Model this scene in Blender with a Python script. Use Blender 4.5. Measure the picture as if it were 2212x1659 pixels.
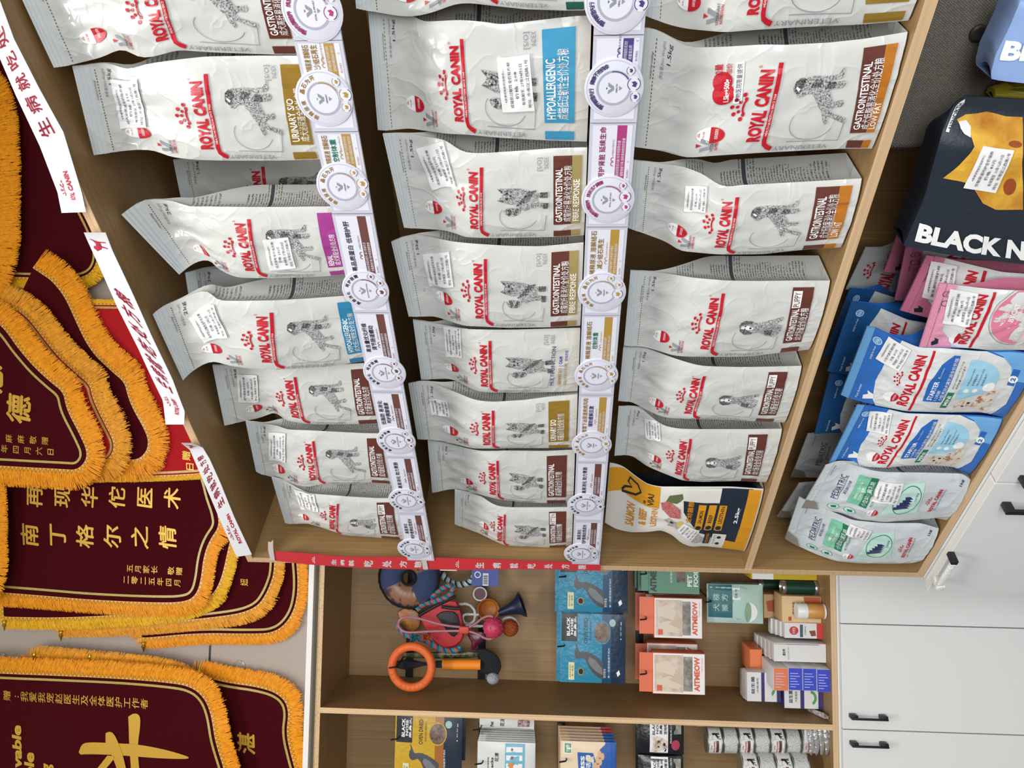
import bpy, bmesh, math, random
from mathutils import Vector, noise, geometry
import numpy as np
random.seed(7)
for o in list(bpy.data.objects): bpy.data.objects.remove(o)
SC = bpy.context.scene
COL = SC.collection
# ---------------------------------------------------------------- camera (photograph 2212 x 1659, held on its side)
F = 1621.6; PIT, ROL, Y1, Y2 = 0.05568, 0.009213, 0.82186, 0.0768
CAM = np.array([0, 0, 1.6])
cp, sp, cr, sr = math.cos(PIT), math.sin(PIT), math.cos(ROL), math.sin(ROL)
FW = np.array([0, cp, sp]); _r = np.array([1, 0, 0.]); _u = np.array([0, -sp, cp])
RT = cr*_r + sr*_u; UP = -sr*_r + cr*_u
cd = bpy.data.cameras.new('camera'); cam = bpy.data.objects.new('camera', cd); COL.objects.link(cam)
cd.sensor_fit = 'HORIZONTAL'; cd.sensor_width = 36.0; cd.lens = F*36.0/2212; cd.clip_start = 0.02
# image right = world down, image up = world right
from mathutils import Matrix
X, Yv, Z = Vector(-UP), Vector(RT), Vector(-FW)
cam.matrix_world = Matrix(((X.x, Yv.x, Z.x, 0), (X.y, Yv.y, Z.y, 0), (X.z, Yv.z, Z.z, 1.6), (0, 0, 0, 1)))
SC.camera = cam
# ---------------------------------------------------------------- world, lights, exposure
w = bpy.data.worlds.new('world'); SC.world = w; w.use_nodes = True
bg = w.node_tree.nodes['Background']; bg.inputs[0].default_value = (0.80, 0.86, 0.95, 1); bg.inputs[1].default_value = 0.13
def area(name, loc, target, sx, sy, power, color):
    l = bpy.data.lights.new(name, 'AREA'); l.shape = 'RECTANGLE'; l.size = sx; l.size_y = sy; l.energy = power; l.color = color
    o = bpy.data.objects.new(name, l); COL.objects.link(o); o.location = loc
    o.rotation_euler = (Vector(target)-Vector(loc)).to_track_quat('-Z', 'Y').to_euler()
    return o
area('shop_window_light', (0.1, -2.9, 1.7), (-0.2, 2.0, 1.45), 3.2, 2.2, 158, (0.95, 0.98, 1.0))
area('ceiling_panel_light', (-0.7, 0.2, 4.3), (-0.7, 0.21, 0), 1.5, 0.5, 62, (1.0, 0.985, 0.96))
area('ceiling_panel_light', (1.3, -1.2, 4.3), (1.3, -1.19, 0), 1.5, 0.5, 40, (1.0, 0.985, 0.96))
vs = SC.view_settings; vs.view_transform = 'Standard'; vs.look = 'None'; vs.gamma = 1.0; vs.use_curve_mapping = False; vs.exposure = 0.05

# ---------------------------------------------------------------- geometry helpers
def ray(x, y): return FW + RT*((829.5-y)/F) + UP*((1106-x)/F)
def proj(P):
    v = np.array(P)-CAM; ww = v@FW
    return 1106-F*(v@UP)/ww, 829.5-F*(v@RT)/ww
class Plane:                                   # a vertical plane in the room: s along it, z up, d behind it
    def __init__(s, O, S, N): s.O = np.array(O, float); s.S = np.array(S); s.N = np.array(N); s.O[2] = 0
    def sz(s, x, y, d=0.):
        r = ray(x, y); q = s.O-s.N*d; t = ((q-CAM)@s.N)/(r@s.N); P = CAM+r*t
        return float((P-s.O)@s.S), float(P[2])
    def P(s, a, z, d=0.):
        p = s.O+s.S*a-s.N*d; return (float(p[0]), float(p[1]), float(z))
    def px(s, x, y, d=0.): return s.P(*s.sz(x, y, d), d)
    def x_at(s, y, z, d):                      # image x where height z shows at image y
        lo, hi = -400., 2900.
        for _ in range(40):
            m = (lo+hi)/2
            if s.sz(m, y, d)[1] > z: lo = m
            else: hi = m
        return lo
    def d_at(s, x, y, z, lo=-.05, hi=.6):      # depth where the ray through x,y meets height z
        r = ray(x, y); t = (z-CAM[2])/r[2]; P = CAM+r*t
        return float(np.clip(-(P-s.O)@s.N*1.0, lo, hi))
S1 = (math.sin(Y1), -math.cos(Y1), 0); N1 = (-math.cos(Y1), -math.sin(Y1), 0)
S2 = (math.cos(Y2), math.sin(Y2), 0); N2 = (math.sin(Y2), -math.cos(Y2), 0)
U1 = Plane(CAM+ray(1580, 1237.6)*2.05, S1, N1)
U2 = Plane(CAM+ray(1250, 1440)*2.5, S2, N2)

def lin(h):
    if isinstance(h, str):
        h = h.lstrip('#'); c = [int(h[i:i+2], 16)/255 for i in (0, 2, 4)]
    else: c = list(h)
    return tuple(x/12.92 if x <= .04045 else ((x+.055)/1.055)**2.4 for x in c)+(1.,)
_M = {}
def mat(name, col, rough=.5, metal=0., spec=.5, bump=0., bscale=60., coat=0., sheen=0., var=0., vscale=8., stretch=None):
    if name in _M: return _M[name]
    m = bpy.data.materials.new(name); m.use_nodes = True; nt = m.node_tree; b = nt.nodes['Principled BSDF']
    c = lin(col); b.inputs['Base Color'].default_value = c
    b.inputs['Roughness'].default_value = rough; b.inputs['Metallic'].default_value = metal
    b.inputs['Specular IOR Level'].default_value = spec; b.inputs['Coat Weight'].default_value = coat; b.inputs['Coat Roughness'].default_value = .08
    if sheen: b.inputs['Sheen Weight'].default_value = sheen
    if bump or var:
        tc = nt.nodes.new('ShaderNodeTexCoord'); mp = nt.nodes.new('ShaderNodeMapping'); nt.links.new(tc.outputs['Object'], mp.inputs[0])
        if stretch: mp.inputs['Scale'].default_value = stretch
    if bump:
        n = nt.nodes.new('ShaderNodeTexNoise'); n.inputs['Scale'].default_value = bscale; n.inputs['Detail'].default_value = 3
        nt.links.new(mp.outputs[0], n.inputs['Vector'])
        bp = nt.nodes.new('ShaderNodeBump'); bp.inputs['Strength'].default_value = bump; bp.inputs['Distance'].default_value = .01
        nt.links.new(n.outputs[0], bp.inputs['Height']); nt.links.new(bp.outputs[0], b.inputs['Normal'])
    if var:
        n2 = nt.nodes.new('ShaderNodeTexNoise'); n2.inputs['Scale'].default_value = vscale; n2.inputs['Detail'].default_value = 4
        nt.links.new(mp.outputs[0], n2.inputs['Vector'])
        r = nt.nodes.new('ShaderNodeValToRGB'); r.color_ramp.elements[0].position = .3; r.color_ramp.elements[1].position = .7
        r.color_ramp.elements[0].color = tuple(v*(1-var) for v in c[:3])+(1,); r.color_ramp.elements[1].color = tuple(min(1, v*(1+var)) for v in c[:3])+(1,)
        nt.links.new(n2.outputs[0], r.inputs[0]); nt.links.new(r.outputs[0], b.inputs['Base Color'])
    _M[name] = m; return m
def film(name, col, rough=.3, coat=.5, k=1.0):
    """thin glossy plastic film: soft dents plus sharp creases"""
    if name in _M: return _M[name]
    m = bpy.data.materials.new(name); m.use_nodes = True; nt = m.node_tree; L = nt.links.new; b = nt.nodes['Principled BSDF']
    b.inputs['Base Color'].default_value = lin(col); b.inputs['Roughness'].default_value = rough; b.inputs['Coat Weight'].default_value = coat; b.inputs['Coat Roughness'].default_value = .06
    tc = nt.nodes.new('ShaderNodeTexCoord'); hs = []
    for sc_, pw, wt in ((5.5, 22, 1.), (13, 16, .5)):
        n = nt.nodes.new('ShaderNodeTexNoise'); n.inputs['Scale'].default_value = sc_; n.inputs['Detail'].default_value = 2; n.inputs['Distortion'].default_value = .6; L(tc.outputs['Object'], n.inputs['Vector'])
        q = n.outputs[0]
        for op, v in (('SUBTRACT', .5), ('ABSOLUTE', None), ('MULTIPLY', -2.), ('ADD', 1.), ('POWER', pw), ('MULTIPLY', wt)):
            mm = nt.nodes.new('ShaderNodeMath'); mm.operation = op; L(q, mm.inputs[0])
            if v is not None: mm.inputs[1].default_value = v
            q = mm.outputs[0]
        hs.append(q)
    n = nt.nodes.new('ShaderNodeTexNoise'); n.inputs['Scale'].default_value = 16; n.inputs['Detail'].default_value = 2; L(tc.outputs['Object'], n.inputs['Vector'])
    a1 = nt.nodes.new('ShaderNodeMath'); a1.operation = 'ADD'; L(hs[0], a1.inputs[0]); L(hs[1], a1.inputs[1]); a2 = nt.nodes.new('ShaderNodeMath'); a2.operation = 'ADD'; L(a1.outputs[0], a2.inputs[0]); L(n.outputs[0], a2.inputs[1])
    bp = nt.nodes.new('ShaderNodeBump'); bp.inputs['Strength'].default_value = .17*k; bp.inputs['Distance'].default_value = .01; L(a2.outputs[0], bp.inputs['Height']); L(bp.outputs[0], b.inputs['Normal']); L(bp.outputs[0], b.inputs['Coat Normal'])
    _M[name] = m; return m
def speckle(name, c0, c1, scale=260, thr=.5, soft=.08):
    if name in _M: return _M[name]
    m = bpy.data.materials.new(name); m.use_nodes = True; nt = m.node_tree; b = nt.nodes['Principled BSDF']; b.inputs['Roughness'].default_value = .35
    tc = nt.nodes.new('ShaderNodeTexCoord'); n = nt.nodes.new('ShaderNodeTexNoise'); n.inputs['Scale'].default_value = scale; n.inputs['Detail'].default_value = 5; n.inputs['Roughness'].default_value = .65
    nt.links.new(tc.outputs['Object'], n.inputs['Vector'])
    r = nt.nodes.new('ShaderNodeValToRGB'); e = r.color_ramp.elements; e[0].position = thr-soft; e[1].position = thr+soft; e[0].color = lin(c0); e[1].color = lin(c1)
    nt.links.new(n.outputs[0], r.inputs[0]); nt.links.new(r.outputs[0], b.inputs['Base Color']); _M[name] = m; return m
def textlike(name, base, ink, rows=46, cells=42, fill=.52, thr=.42):
    """rows of tiny printed characters, laid out along the UV map"""
    if name in _M: return _M[name]
    m = bpy.data.materials.new(name); m.use_nodes = True; nt = m.node_tree; L = nt.links.new; b = nt.nodes['Principled BSDF']; b.inputs['Roughness'].default_value = .32
    uv = nt.nodes.new('ShaderNodeUVMap'); uv.uv_map = 'uv'
    sx = nt.nodes.new('ShaderNodeSeparateXYZ'); L(uv.outputs[0], sx.inputs[0])
    def mth(op, a, bb=None):
        n = nt.nodes.new('ShaderNodeMath'); n.operation = op
        for i, v in enumerate((a, bb)):
            if v is None: continue
            if isinstance(v, (int, float)): n.inputs[i].default_value = v
            else: L(v, n.inputs[i])
        return n.outputs[0]
    v = mth('MULTIPLY', sx.outputs[1], rows); u = mth('MULTIPLY', sx.outputs[0], cells)
    fv = mth('FRACT', v); iv = mth('FLOOR', v); iu = mth('FLOOR', u)
    cb = nt.nodes.new('ShaderNodeCombineXYZ'); L(iu, cb.inputs[0]); L(iv, cb.inputs[1])
    wn = nt.nodes.new('ShaderNodeTexWhiteNoise'); wn.noise_dimensions = '2D'; L(cb.outputs[0], wn.inputs['Vector'])
    cb2 = nt.nodes.new('ShaderNodeCombineXYZ'); L(mth('FLOOR', mth('MULTIPLY', v, 4)), cb2.inputs[1]); L(mth('FLOOR', mth('MULTIPLY', u, 4)), cb2.inputs[0])
    wn2 = nt.nodes.new('ShaderNodeTexWhiteNoise'); wn2.noise_dimensions = '2D'; L(cb2.outputs[0], wn2.inputs['Vector'])
    blk = nt.nodes.new('ShaderNodeTexWhiteNoise'); blk.noise_dimensions = '1D'; L(mth('FLOOR', mth('MULTIPLY', sx.outputs[1], rows/6)), blk.inputs['W'])
    t = mth('MULTIPLY', mth('LESS_THAN', fv, fill), mth('GREATER_THAN', wn.outputs[0], .14))
    t = mth('MULTIPLY', t, mth('GREATER_THAN', wn2.outputs[0], thr))
    t = mth('MULTIPLY', t, mth('LESS_THAN', sx.outputs[0], mth('ADD', mth('MULTIPLY', blk.outputs[0], .5), .55)))
    t = mth('MULTIPLY', t, mth('GREATER_THAN', sx.outputs[0], .06))
    t = mth('MULTIPLY', t, mth('GREATER_THAN', sx.outputs[1], .24))
    t = mth('MULTIPLY', t, mth('LESS_THAN', sx.outputs[1], .93))
    bar = mth('MULTIPLY', mth('GREATER_THAN', sx.outputs[1], .53), mth('LESS_THAN', sx.outputs[1], .55))
    t = mth('MAXIMUM', t, bar)
    mx = nt.nodes.new('ShaderNodeMix'); mx.data_type = 'RGBA'; L(t, mx.inputs[0]); mx.inputs[6].default_value = lin(base); mx.inputs[7].default_value = lin(ink)
    L(mx.outputs[2], b.inputs['Base Color']); _M[name] = m; return m
def wood(name, c0, c1, axis, rough=.5, scale=1.0, rot=0.):
    """fine straight grain along one axis"""
    if name in _M: return _M[name]
    m = bpy.data.materials.new(name); m.use_nodes = True; nt = m.node_tree; b = nt.nodes['Principled BSDF']; b.inputs['Roughness'].default_value = rough
    tc = nt.nodes.new('ShaderNodeTexCoord'); mp = nt.nodes.new('ShaderNodeMapping'); rt = nt.nodes.new('ShaderNodeMapping'); rt.inputs['Rotation'].default_value = (0, 0, rot); nt.links.new(tc.outputs['Object'], rt.inputs[0]); nt.links.new(rt.outputs[0], mp.inputs[0])
    s = [260*scale]*3; s['xyz'.index(axis)] = 1.6; mp.inputs['Scale'].default_value = s
    n = nt.nodes.new('ShaderNodeTexNoise'); n.inputs['Scale'].default_value = 1; n.inputs['Detail'].default_value = 4; nt.links.new(mp.outputs[0], n.inputs['Vector'])
    r = nt.nodes.new('ShaderNodeValToRGB'); e = r.color_ramp.elements; e[0].position = .28; e[1].position = .72; e[0].color = lin(c0); e[1].color = lin(c1)
    nt.links.new(n.outputs[0], r.inputs[0]); nt.links.new(r.outputs[0], b.inputs['Base Color']); _M[name] = m; return m

# ---------------------------------------------------------------- mesh builder
class MB:
    def __init__(s): s.v = []; s.f = []; s.m = []; s.mats = []; s.uv = None
    def mi(s, m):
        if m not in s.mats: s.mats.append(m)
        return s.mats.index(m)
    def add(s, vs, fs, m):
        k = len(s.v); i = s.mi(m); s.v += [tuple(map(float, p)) for p in vs]
        for f in fs: s.f.append(tuple(k+j for j in f)); s.m.append(i)
        return s
    def quad(s, a, b, c, d, m): return s.add([a, b, c, d], [(0, 1, 2, 3)], m)
    def box(s, pl, s0, s1, z0, z1, d0, d1, m, bev=0):
        if bev: return s.bevbox(pl, s0, s1, z0, z1, d0, d1, m, bev)
        c = [pl.P(a, z, d) for d in (d0, d1) for z in (z0, z1) for a in (s0, s1)]
        return s.add(c, [(0, 1, 3, 2), (5, 4, 6, 7), (4, 0, 2, 6), (1, 5, 7, 3), (2, 3, 7, 6), (4, 5, 1, 0)], m)
    def bevbox(s, pl, s0, s1, z0, z1, d0, d1, m, r, seg=3):
        bm = bmesh.new(); bmesh.ops.create_cube(bm, size=1)
        for v in bm.verts: v.co = Vector(((s0+s1)/2+v.co.x*(s1-s0), (d0+d1)/2+v.co.y*(d1-d0), (z0+z1)/2+v.co.z*(z1-z0)))
        bmesh.ops.bevel(bm, geom=list(bm.edges), offset=r, segments=seg, affect='EDGES', profile=.5)
        bm.verts.ensure_lookup_table(); bm.verts.index_update()
        s.add([pl.P(v.co.x, v.co.z, v.co.y) for v in bm.verts], [[v.index for v in f.verts] for f in bm.faces], m); bm.free(); return s
    def tube(s, pts, r, m, n=8, closed=False, rr=None):
        pts = [Vector(p) for p in pts]; k = len(pts); vs = []; fs = []; up = None
        for i, p in enumerate(pts):
            a = pts[(i-1) % k] if (closed or i > 0) else p; b = pts[(i+1) % k] if (closed or i < k-1) else p
            t = (b-a).normalized() if (b-a).length > 1e-9 else Vector((0, 0, 1))
            if up is None: up = t.orthogonal().normalized()
            up = (up-t*up.dot(t)); up = up.normalized() if up.length > 1e-6 else t.orthogonal().normalized()
            sd = t.cross(up); q = rr[i] if rr else r
            vs += [p+up*(math.cos(2*math.pi*j/n)*q)+sd*(math.sin(2*math.pi*j/n)*q) for j in range(n)]
        for i in range(k if closed else k-1):
            for j in range(n):
                fs.append((i*n+j, i*n+(j+1) % n, ((i+1) % k)*n+(j+1) % n, ((i+1) % k)*n+j))
        if not closed: fs += [tuple(range(n-1, -1, -1)), tuple((k-1)*n+j for j in range(n))]
        return s.add(vs, fs, m)
    def lathe(s, c, ax, prof, m, n=24):
        """prof: (distance along axis, radius)"""
        ax = Vector(ax).normalized(); e = ax.orthogonal().normalized(); g = ax.cross(e); c = Vector(c); vs = []; fs = []
        for h, r in prof: vs += [c+ax*h+e*(math.cos(2*math.pi*j/n)*r)+g*(math.sin(2*math.pi*j/n)*r) for j in range(n)]
        for i in range(len(prof)-1):
            for j in range(n): fs.append((i*n+j, i*n+(j+1) % n, (i+1)*n+(j+1) % n, (i+1)*n+j))
        fs += [tuple(range(n-1, -1, -1)), tuple((len(prof)-1)*n+j for j in range(n))]
        return s.add(vs, fs, m)
    def sphere(s, c, r, m, n=20, sq=(1, 1, 1)):
        vs = []; fs = []; k = n//2
        for i in range(k+1):
            t = math.pi*i/k
            for j in range(n):
                p = 2*math.pi*j/n; vs.append((c[0]+r*sq[0]*math.sin(t)*math.cos(p), c[1]+r*sq[1]*math.sin(t)*math.sin(p), c[2]+r*sq[2]*math.cos(t)))
        for i in range(k):
            for j in range(n): fs.append((i*n+j, (i+1)*n+j, (i+1)*n+(j+1) % n, i*n+(j+1) % n))
        return s.add(vs, fs, m)
    def art(s, surf, pol, m, off=.0008):
        vs, fs = pol
        if hasattr(surf, 'nb') and fs:
            off = off*1.25+.0005
            A = [p[0] for p in vs]; C = [p[1] for p in vs]
            if max(A)-min(A) > .9/surf.na or max(C)-min(C) > .9/surf.nb: vs, fs = cutgrid(vs, fs, surf.na, surf.nb)
        return s.add([surf(a, b, off) for a, b in vs], fs, m)
    def build(s, name, parent=None, smooth=True, angle=35, loc=None):
        if not s.f: return None
        me = bpy.data.meshes.new(name); o = bpy.data.objects.new(name, me)
        base = Vector(parent['_base']) if parent is not None and '_base' in parent else Vector(loc or (0, 0, 0))
        me.from_pydata([tuple(Vector(p)-base) for p in s.v], [], s.f)
        for m in s.mats: me.materials.append(m)
        me.polygons.foreach_set('material_index', s.m)
        if s.uv is not None:
            l = me.uv_layers.new(name='uv')
            for lp in me.loops: l.data[lp.index].uv = s.uv[lp.vertex_index]
        me.validate(); me.update()
        if smooth:
            me.polygons.foreach_set('use_smooth', [True]*len(me.polygons))
            try: me.set_sharp_from_angle(angle=math.radians(angle))
            except Exception: pass
        COL.objects.link(o)
        if parent is not None:
            o.parent = parent
            if '_base' in parent: o['_base'] = parent['_base']
        else: o.location = base
        return o
def tag(o, label, cat, group=None):
    o['label'] = label; o['category'] = cat
    if group: o['group'] = group
    return o
def thing(name, label, cat, loc, group=None):
    o = bpy.data.objects.new(name, None); COL.objects.link(o); o.location = loc; o.empty_display_size = .03; o['_base'] = tuple(map(float, loc))
    return tag(o, label, cat, group)
def struct(o): o['kind'] = 'structure'; return o

# ---------------------------------------------------------------- flat artwork in (a across, b down)
_T = {}
_fc = bpy.data.curves.new('lettering', 'FONT'); _fo = bpy.data.objects.new('lettering', _fc); COL.objects.link(_fo)
def glyphs(txt, bold=0., res=2, shear=0.):
    k = (txt, bold, res, shear)
    if k in _T: return _T[k]
    cjk = any(ord(c) > 0x2e80 for c in txt)
    _fc.body = txt; _fc.offset = 0. if cjk else bold; _fc.resolution_u = res; _fc.shear = shear
    dg = bpy.context.evaluated_depsgraph_get(); dg.update(); e = _fo.evaluated_get(dg); me = e.to_mesh()
    V = np.array([(v.co.x, v.co.y) for v in me.vertices]) if len(me.vertices) else np.zeros((1, 2)); Fs = [tuple(p.vertices) for p in me.polygons]; e.to_mesh_clear()
    if cjk and bold and len(Fs):                 # thicken: the same strokes again, shifted slightly
        n = len(V); q = bold*.9; sh_ = ((q, 0), (-q, 0), (0, q), (0, -q)); Fs = [tuple(i+n*k for i in f) for k in range(4) for f in Fs]; V = np.concatenate([V+np.array(s_) for s_ in sh_])
    lo, hi = V.min(0), V.max(0); sz = np.maximum(hi-lo, 1e-6)
    _T[k] = ((V-lo)/sz, Fs, sz[0]/sz[1], V); return _T[k]
def glyph_em(c, bold=0., res=2, shear=0.):
    """one character inside its own square, so that flat ones stay flat"""
    g = glyphs(c, bold, res, shear)
    if not (ord(c[0]) > 0x2e80 or c == ':') or len(c) > 1: return g[0], g[1]
    V = g[3]; return np.array([((x-.5)*1.08+.5 if c != ':' else x+.36, (y+.10)*1.06) for x, y in V]), g[1]
def cutgrid(vs, fs, na, nb):
    bm = bmesh.new(); bv = [bm.verts.new((a, b, 0)) for a, b in vs]
    for f in fs:
        try: bm.faces.new([bv[i] for i in f])
        except ValueError: pass
    A0, A1, C0, C1 = min(v[0] for v in vs), max(v[0] for v in vs), min(v[1] for v in vs), max(v[1] for v in vs)
    for k in range(1, na):
        if not A0 < k/na < A1: continue
        bmesh.ops.bisect_plane(bm, geom=bm.verts[:]+bm.edges[:]+bm.faces[:], plane_co=(k/na, 0, 0), plane_no=(1, 0, 0))
    for k in range(1, nb):
        if not C0 < k/nb < C1: continue
        bmesh.ops.bisect_plane(bm, geom=bm.verts[:]+bm.edges[:]+bm.faces[:], plane_co=(0, k/nb, 0), plane_no=(0, 1, 0))
    bm.verts.index_update(); r = ([(v.co.x, v.co.y) for v in bm.verts], [tuple(v.index for v in f.verts) for f in bm.faces]); bm.free(); return r
def text(t, a0, a1, b0, b1, bold=0., res=2, shear=0., cut=None, rot=0):
    """rot 0 normal; 1 reads upwards (letters' tops to the left)"""
    V, Fs = glyphs(t, bold, res, shear)[:2]
    if rot == 0: vs = [(a0+x*(a1-a0), b1-y*(b1-b0)) for x, y in V]
    elif rot == 1: vs = [(a1-y*(a1-a0), b1-x*(b1-b0)) for x, y in V]
    else: vs = [(a0+y*(a1-a0), b0+x*(b1-b0)) for x, y in V]
    return cutgrid(vs, Fs, *cut) if cut else (vs, Fs)
def rect(a0, a1, b0, b1, nx=1, ny=1):
    vs = [(a0+(a1-a0)*i/nx, b0+(b1-b0)*j/ny) for j in range(ny+1) for i in range(nx+1)]
    return vs, [(j*(nx+1)+i, j*(nx+1)+i+1, (j+1)*(nx+1)+i+1, (j+1)*(nx+1)+i) for j in range(ny) for i in range(nx)]
def fan(a, b, ra, rb, n=20, t0=0, t1=360):
    vs = [(a, b)]+[(a+ra*math.cos(math.radians(t0+(t1-t0)*i/n)), b-rb*math.sin(math.radians(t0+(t1-t0)*i/n))) for i in range(n+1)]
    return vs, [(0, i+1, i+2) for i in range(n)]
def arc(a, b, ra, rb, wd, t0=0, t1=360, n=28):
    vs = []
    for i in range(n+1):
        t = math.radians(t0+(t1-t0)*i/n)
        for k in (1, 1-wd): vs.append((a+ra*k*math.cos(t), b-rb*k*math.sin(t)))
    return vs, [(2*i, 2*i+1, 2*i+3, 2*i+2) for i in range(n)]
def stroke(pts, wa, wb=None):
    wb = wb or wa; vs = []; n = len(pts)
    for i in range(n):
        p, q = pts[max(0, i-1)], pts[min(n-1, i+1)]; dx, dy = (q[0]-p[0])/wa, (q[1]-p[1])/wb; l = math.hypot(dx, dy) or 1
        nx, ny = -dy/l*wa/2, dx/l*wb/2; vs += [(pts[i][0]+nx, pts[i][1]+ny), (pts[i][0]-nx, pts[i][1]-ny)]
    return vs, [(2*i, 2*i+1, 2*i+3, 2*i+2) for i in range(n-1)]
def pgon(pts, cut=None):
    tri = geometry.tessellate_polygon([[Vector((p[0], p[1], 0)) for p in pts]]); r = (list(pts), [tuple(t) for t in tri])
    return cutgrid(*r, *cut) if cut else r
def into(pol, a0, a1, b0, b1): return [(a0+x*(a1-a0), b0+y*(b1-b0)) for x, y in pol[0]], pol[1]
def both(*ps):
    vs = []; fs = []
    for v, f in ps: k = len(vs); vs += list(v); fs += [tuple(i+k for i in g) for g in f]
    return vs, fs
def crown(a0, a1, b0, b1):
    ps = []
    for k, t in enumerate((158, 124, 90, 56, 22)):
        c, s_ = math.cos(math.radians(t)), math.sin(math.radians(t))
        for q, r in ((.62, .075), (.92, .09)): ps.append(fan(.5+c*q*.5, .80-s_*q*.76, r*.82, r*1.02, 10))
    for q in (.50, .36): ps.append(arc(.5, .62+.3*q, .36, q*.5, .28, 25, 155, 10))
    return into(both(*ps), a0, a1, b0, b1)
DOG = [(.60, .08), (.66, .02), (.70, .01), (.80, .03), (.86, .08), (.88, .16), (.87, .21), (.89, .34), (.87, .55), (.89, .75), (.99, .82), (.98, .84), (.86, .84), (.82, .81), (.80, .62), (.77, .62), (.78, .86), (.72, .89), (.66, .85), (.64, .62), (.51, .68), (.42, .72), (.45, .88), (.39, .91), (.33, .88), (.34, .77), (.28, .70), (.21, .76), (.15, .92), (.12, .99), (.03, 1.0), (.05, .93), (.13, .78), (.20, .66), (.06, .69), (.02, .66), (.14, .60), (.26, .57), (.36, .50), (.50, .42), (.60, .35), (.60, .25), (.53, .17), (.54, .11)]
CAT = [(.99, 0), (.91, .11), (.72, .08), (.61, 0), (.54, .13), (.46, .24), (.46, .36), (.36, .46), (.30, .34), (.32, .2), (.24, .12), (.10, .16), (.02, .28), (.05, .38), (.15, .44), (.28, .46), (.22, .56), (.30, .66), (.32, .85), (.26, .99), (.46, 1.), (.50, .8), (.66, .78), (.64, .99), (.82, .99), (.78, .82), (.89, .6), (.96, .4), (.98, .2)]
PUP = [(.63, .01), (.78, .04), (.88, .12), (.86, .3), (.77, .37), (.80, .5), (.86, .7), (.91, .85), (1, .99), (.8, 1.), (.72, .86), (.62, .9), (.58, 1.), (.3, .99), (.03, .9), (.02, .8), (.11, .65), (.31, .5), (.31, .34), (.24, .3), (.22, .15), (.34, .06)]
SPK = speckle('animal photo print', '#2a2a2e', '#d0d0ce', 430, .49, .13)
SPKD = speckle('dark animal photo print', '#1e1e22', '#a4a4a4', 430, .55, .14)
INK = mat('black ink', '#262a30', .4); RED = mat('red ink', '#c01c2c', .35); GREY = mat('grey ink', '#8e9499', .4); WHITE = mat('white ink', '#f2f2f0', .4)
BROWN = mat('brown ink', '#6b3a34', .33); PAPER = mat('white label paper', '#eeeceb', .55); NAVYINK = mat('navy ink', '#2a2f63', .4)
LINE = mat('pale sketch ink', '#8c8f94', .4)

# ================================================================ the room
PLA = mat('beige wall paint', '#b3a79b', .75, bump=.05, bscale=220)
FLO = mat('grey floor tile', '#8f8c87', .45)
CEI = mat('white ceiling paint', '#e6e4df', .8)
TAN = wood('oak laminate horizontal grain', '#8a6b42', '#9f7f53', 'x', rot=-.0768); TAN1 = wood('oak laminate grain along the corner unit', '#8a6b42', '#9f7f53', 'x', rot=.749)
TANV = wood('oak laminate vertical grain', '#896a41', '#9e7e52', 'z')
EDGE = wood('pale edge banding', '#c3a078', '#dcbd97', 'x', .5, .6, -.0768); EDGE1 = wood('pale edge banding of the corner unit', '#bf9c74', '#d6b792', 'x', .5, .6, .749)
DOORW = mat('white cabinet door laminate', '#e2e3e0', .42, bump=.03, bscale=500)
BLK = mat('black powder coat', '#141518', .4)
def wallbox(name, x0, x1, y0, y1, z0, z1, m):
    b = MB(); c = [(x, y, z) for z in (z0, z1) for y in (y0, y1) for x in (x0, x1)]
    b.add(c, [(0, 2, 3, 1), (4, 5, 7, 6), (0, 1, 5, 4), (2, 6, 7, 3), (0, 4, 6, 2), (1, 3, 7, 5)], m); return struct(b.build(name, smooth=False))
WD = .44                                              # back wall behind the left unit's front
wallbox('floor', -3.2, 2.6, -3.2, 3.4, -.06, 0, FLO)
wallbox('ceiling', -3.2, 2.6, -3.2, 3.4, 4.45, 4.5, CEI)
wallbox('wall_right', 2.5, 2.6, -3.2, 3.4, 0, 4.45, PLA)
b = MB(); b.box(U2, -2.4, 3.6, 0, 4.45, WD, WD+.08, PLA)
jw = U2.sz(453, 1420, WD)
b.box(U2, -2.4, 3.6, jw[1]-.004, jw[1]+.004, WD-.0015, WD, BLK)
struct(b.build('wall_back', smooth=False))

# ================================================================ cabinets
def root_at(pl, s, z, d=0): return pl.P(s, z, d)
# ---- the corner unit (right)
ZB = [.622, 1.078, 1.543, 1.994]; ZT = 2.442; TH = .018; W1 = 1.78; D1 = .40
t = thing('display_shelf_unit', 'oak laminate corner shelf unit stacked with white pet food pouches', 'shelf', U1.P(0, .60, 0))
def panel(name, s0, s1, z0, z1, d0, d1, m=None, par=None, band=True):
    b = MB(); b.box(U1, s0, s1, z0, z1, d0+(.002 if band else 0), d1, TAN1 if m is TAN else m)
    if band: b.box(U1, s0, s1, z0, z1, d0, d0+.002, EDGE1)
    return b.build(name, par, smooth=False)
panel('side_panel', 0, TH, .604, ZT+TH, 0, D1, TANV, t); panel('side_panel', W1-TH, W1, .604, ZT+TH, 0, D1, TANV, t)
panel('top_panel', TH, W1-TH, ZT, ZT+TH, 0, D1, TAN, t); panel('bottom_panel', TH, W1-TH, .604, .622, 0, D1, TAN, t)
for z in ZB[1:]: panel('shelf_board', TH, W1-TH, z-TH, z, .002, D1-.01, TAN, t)
panel('back_panel', TH, W1-TH, .622, ZT, D1-.01, D1-.002, TANV, t, False)
t = thing('base_cabinet', 'white base cabinet with angled doors beneath the oak corner shelf unit', 'cabinet', U1.P(0, 0, 0))
b = MB(); b.box(U1, .0, W1, .0, .602, 0, D1, DOORW); b.build('carcass', t, smooth=False)
DF = -.03
gs = U1.sz(2130, 1043, DF)[0]
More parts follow.
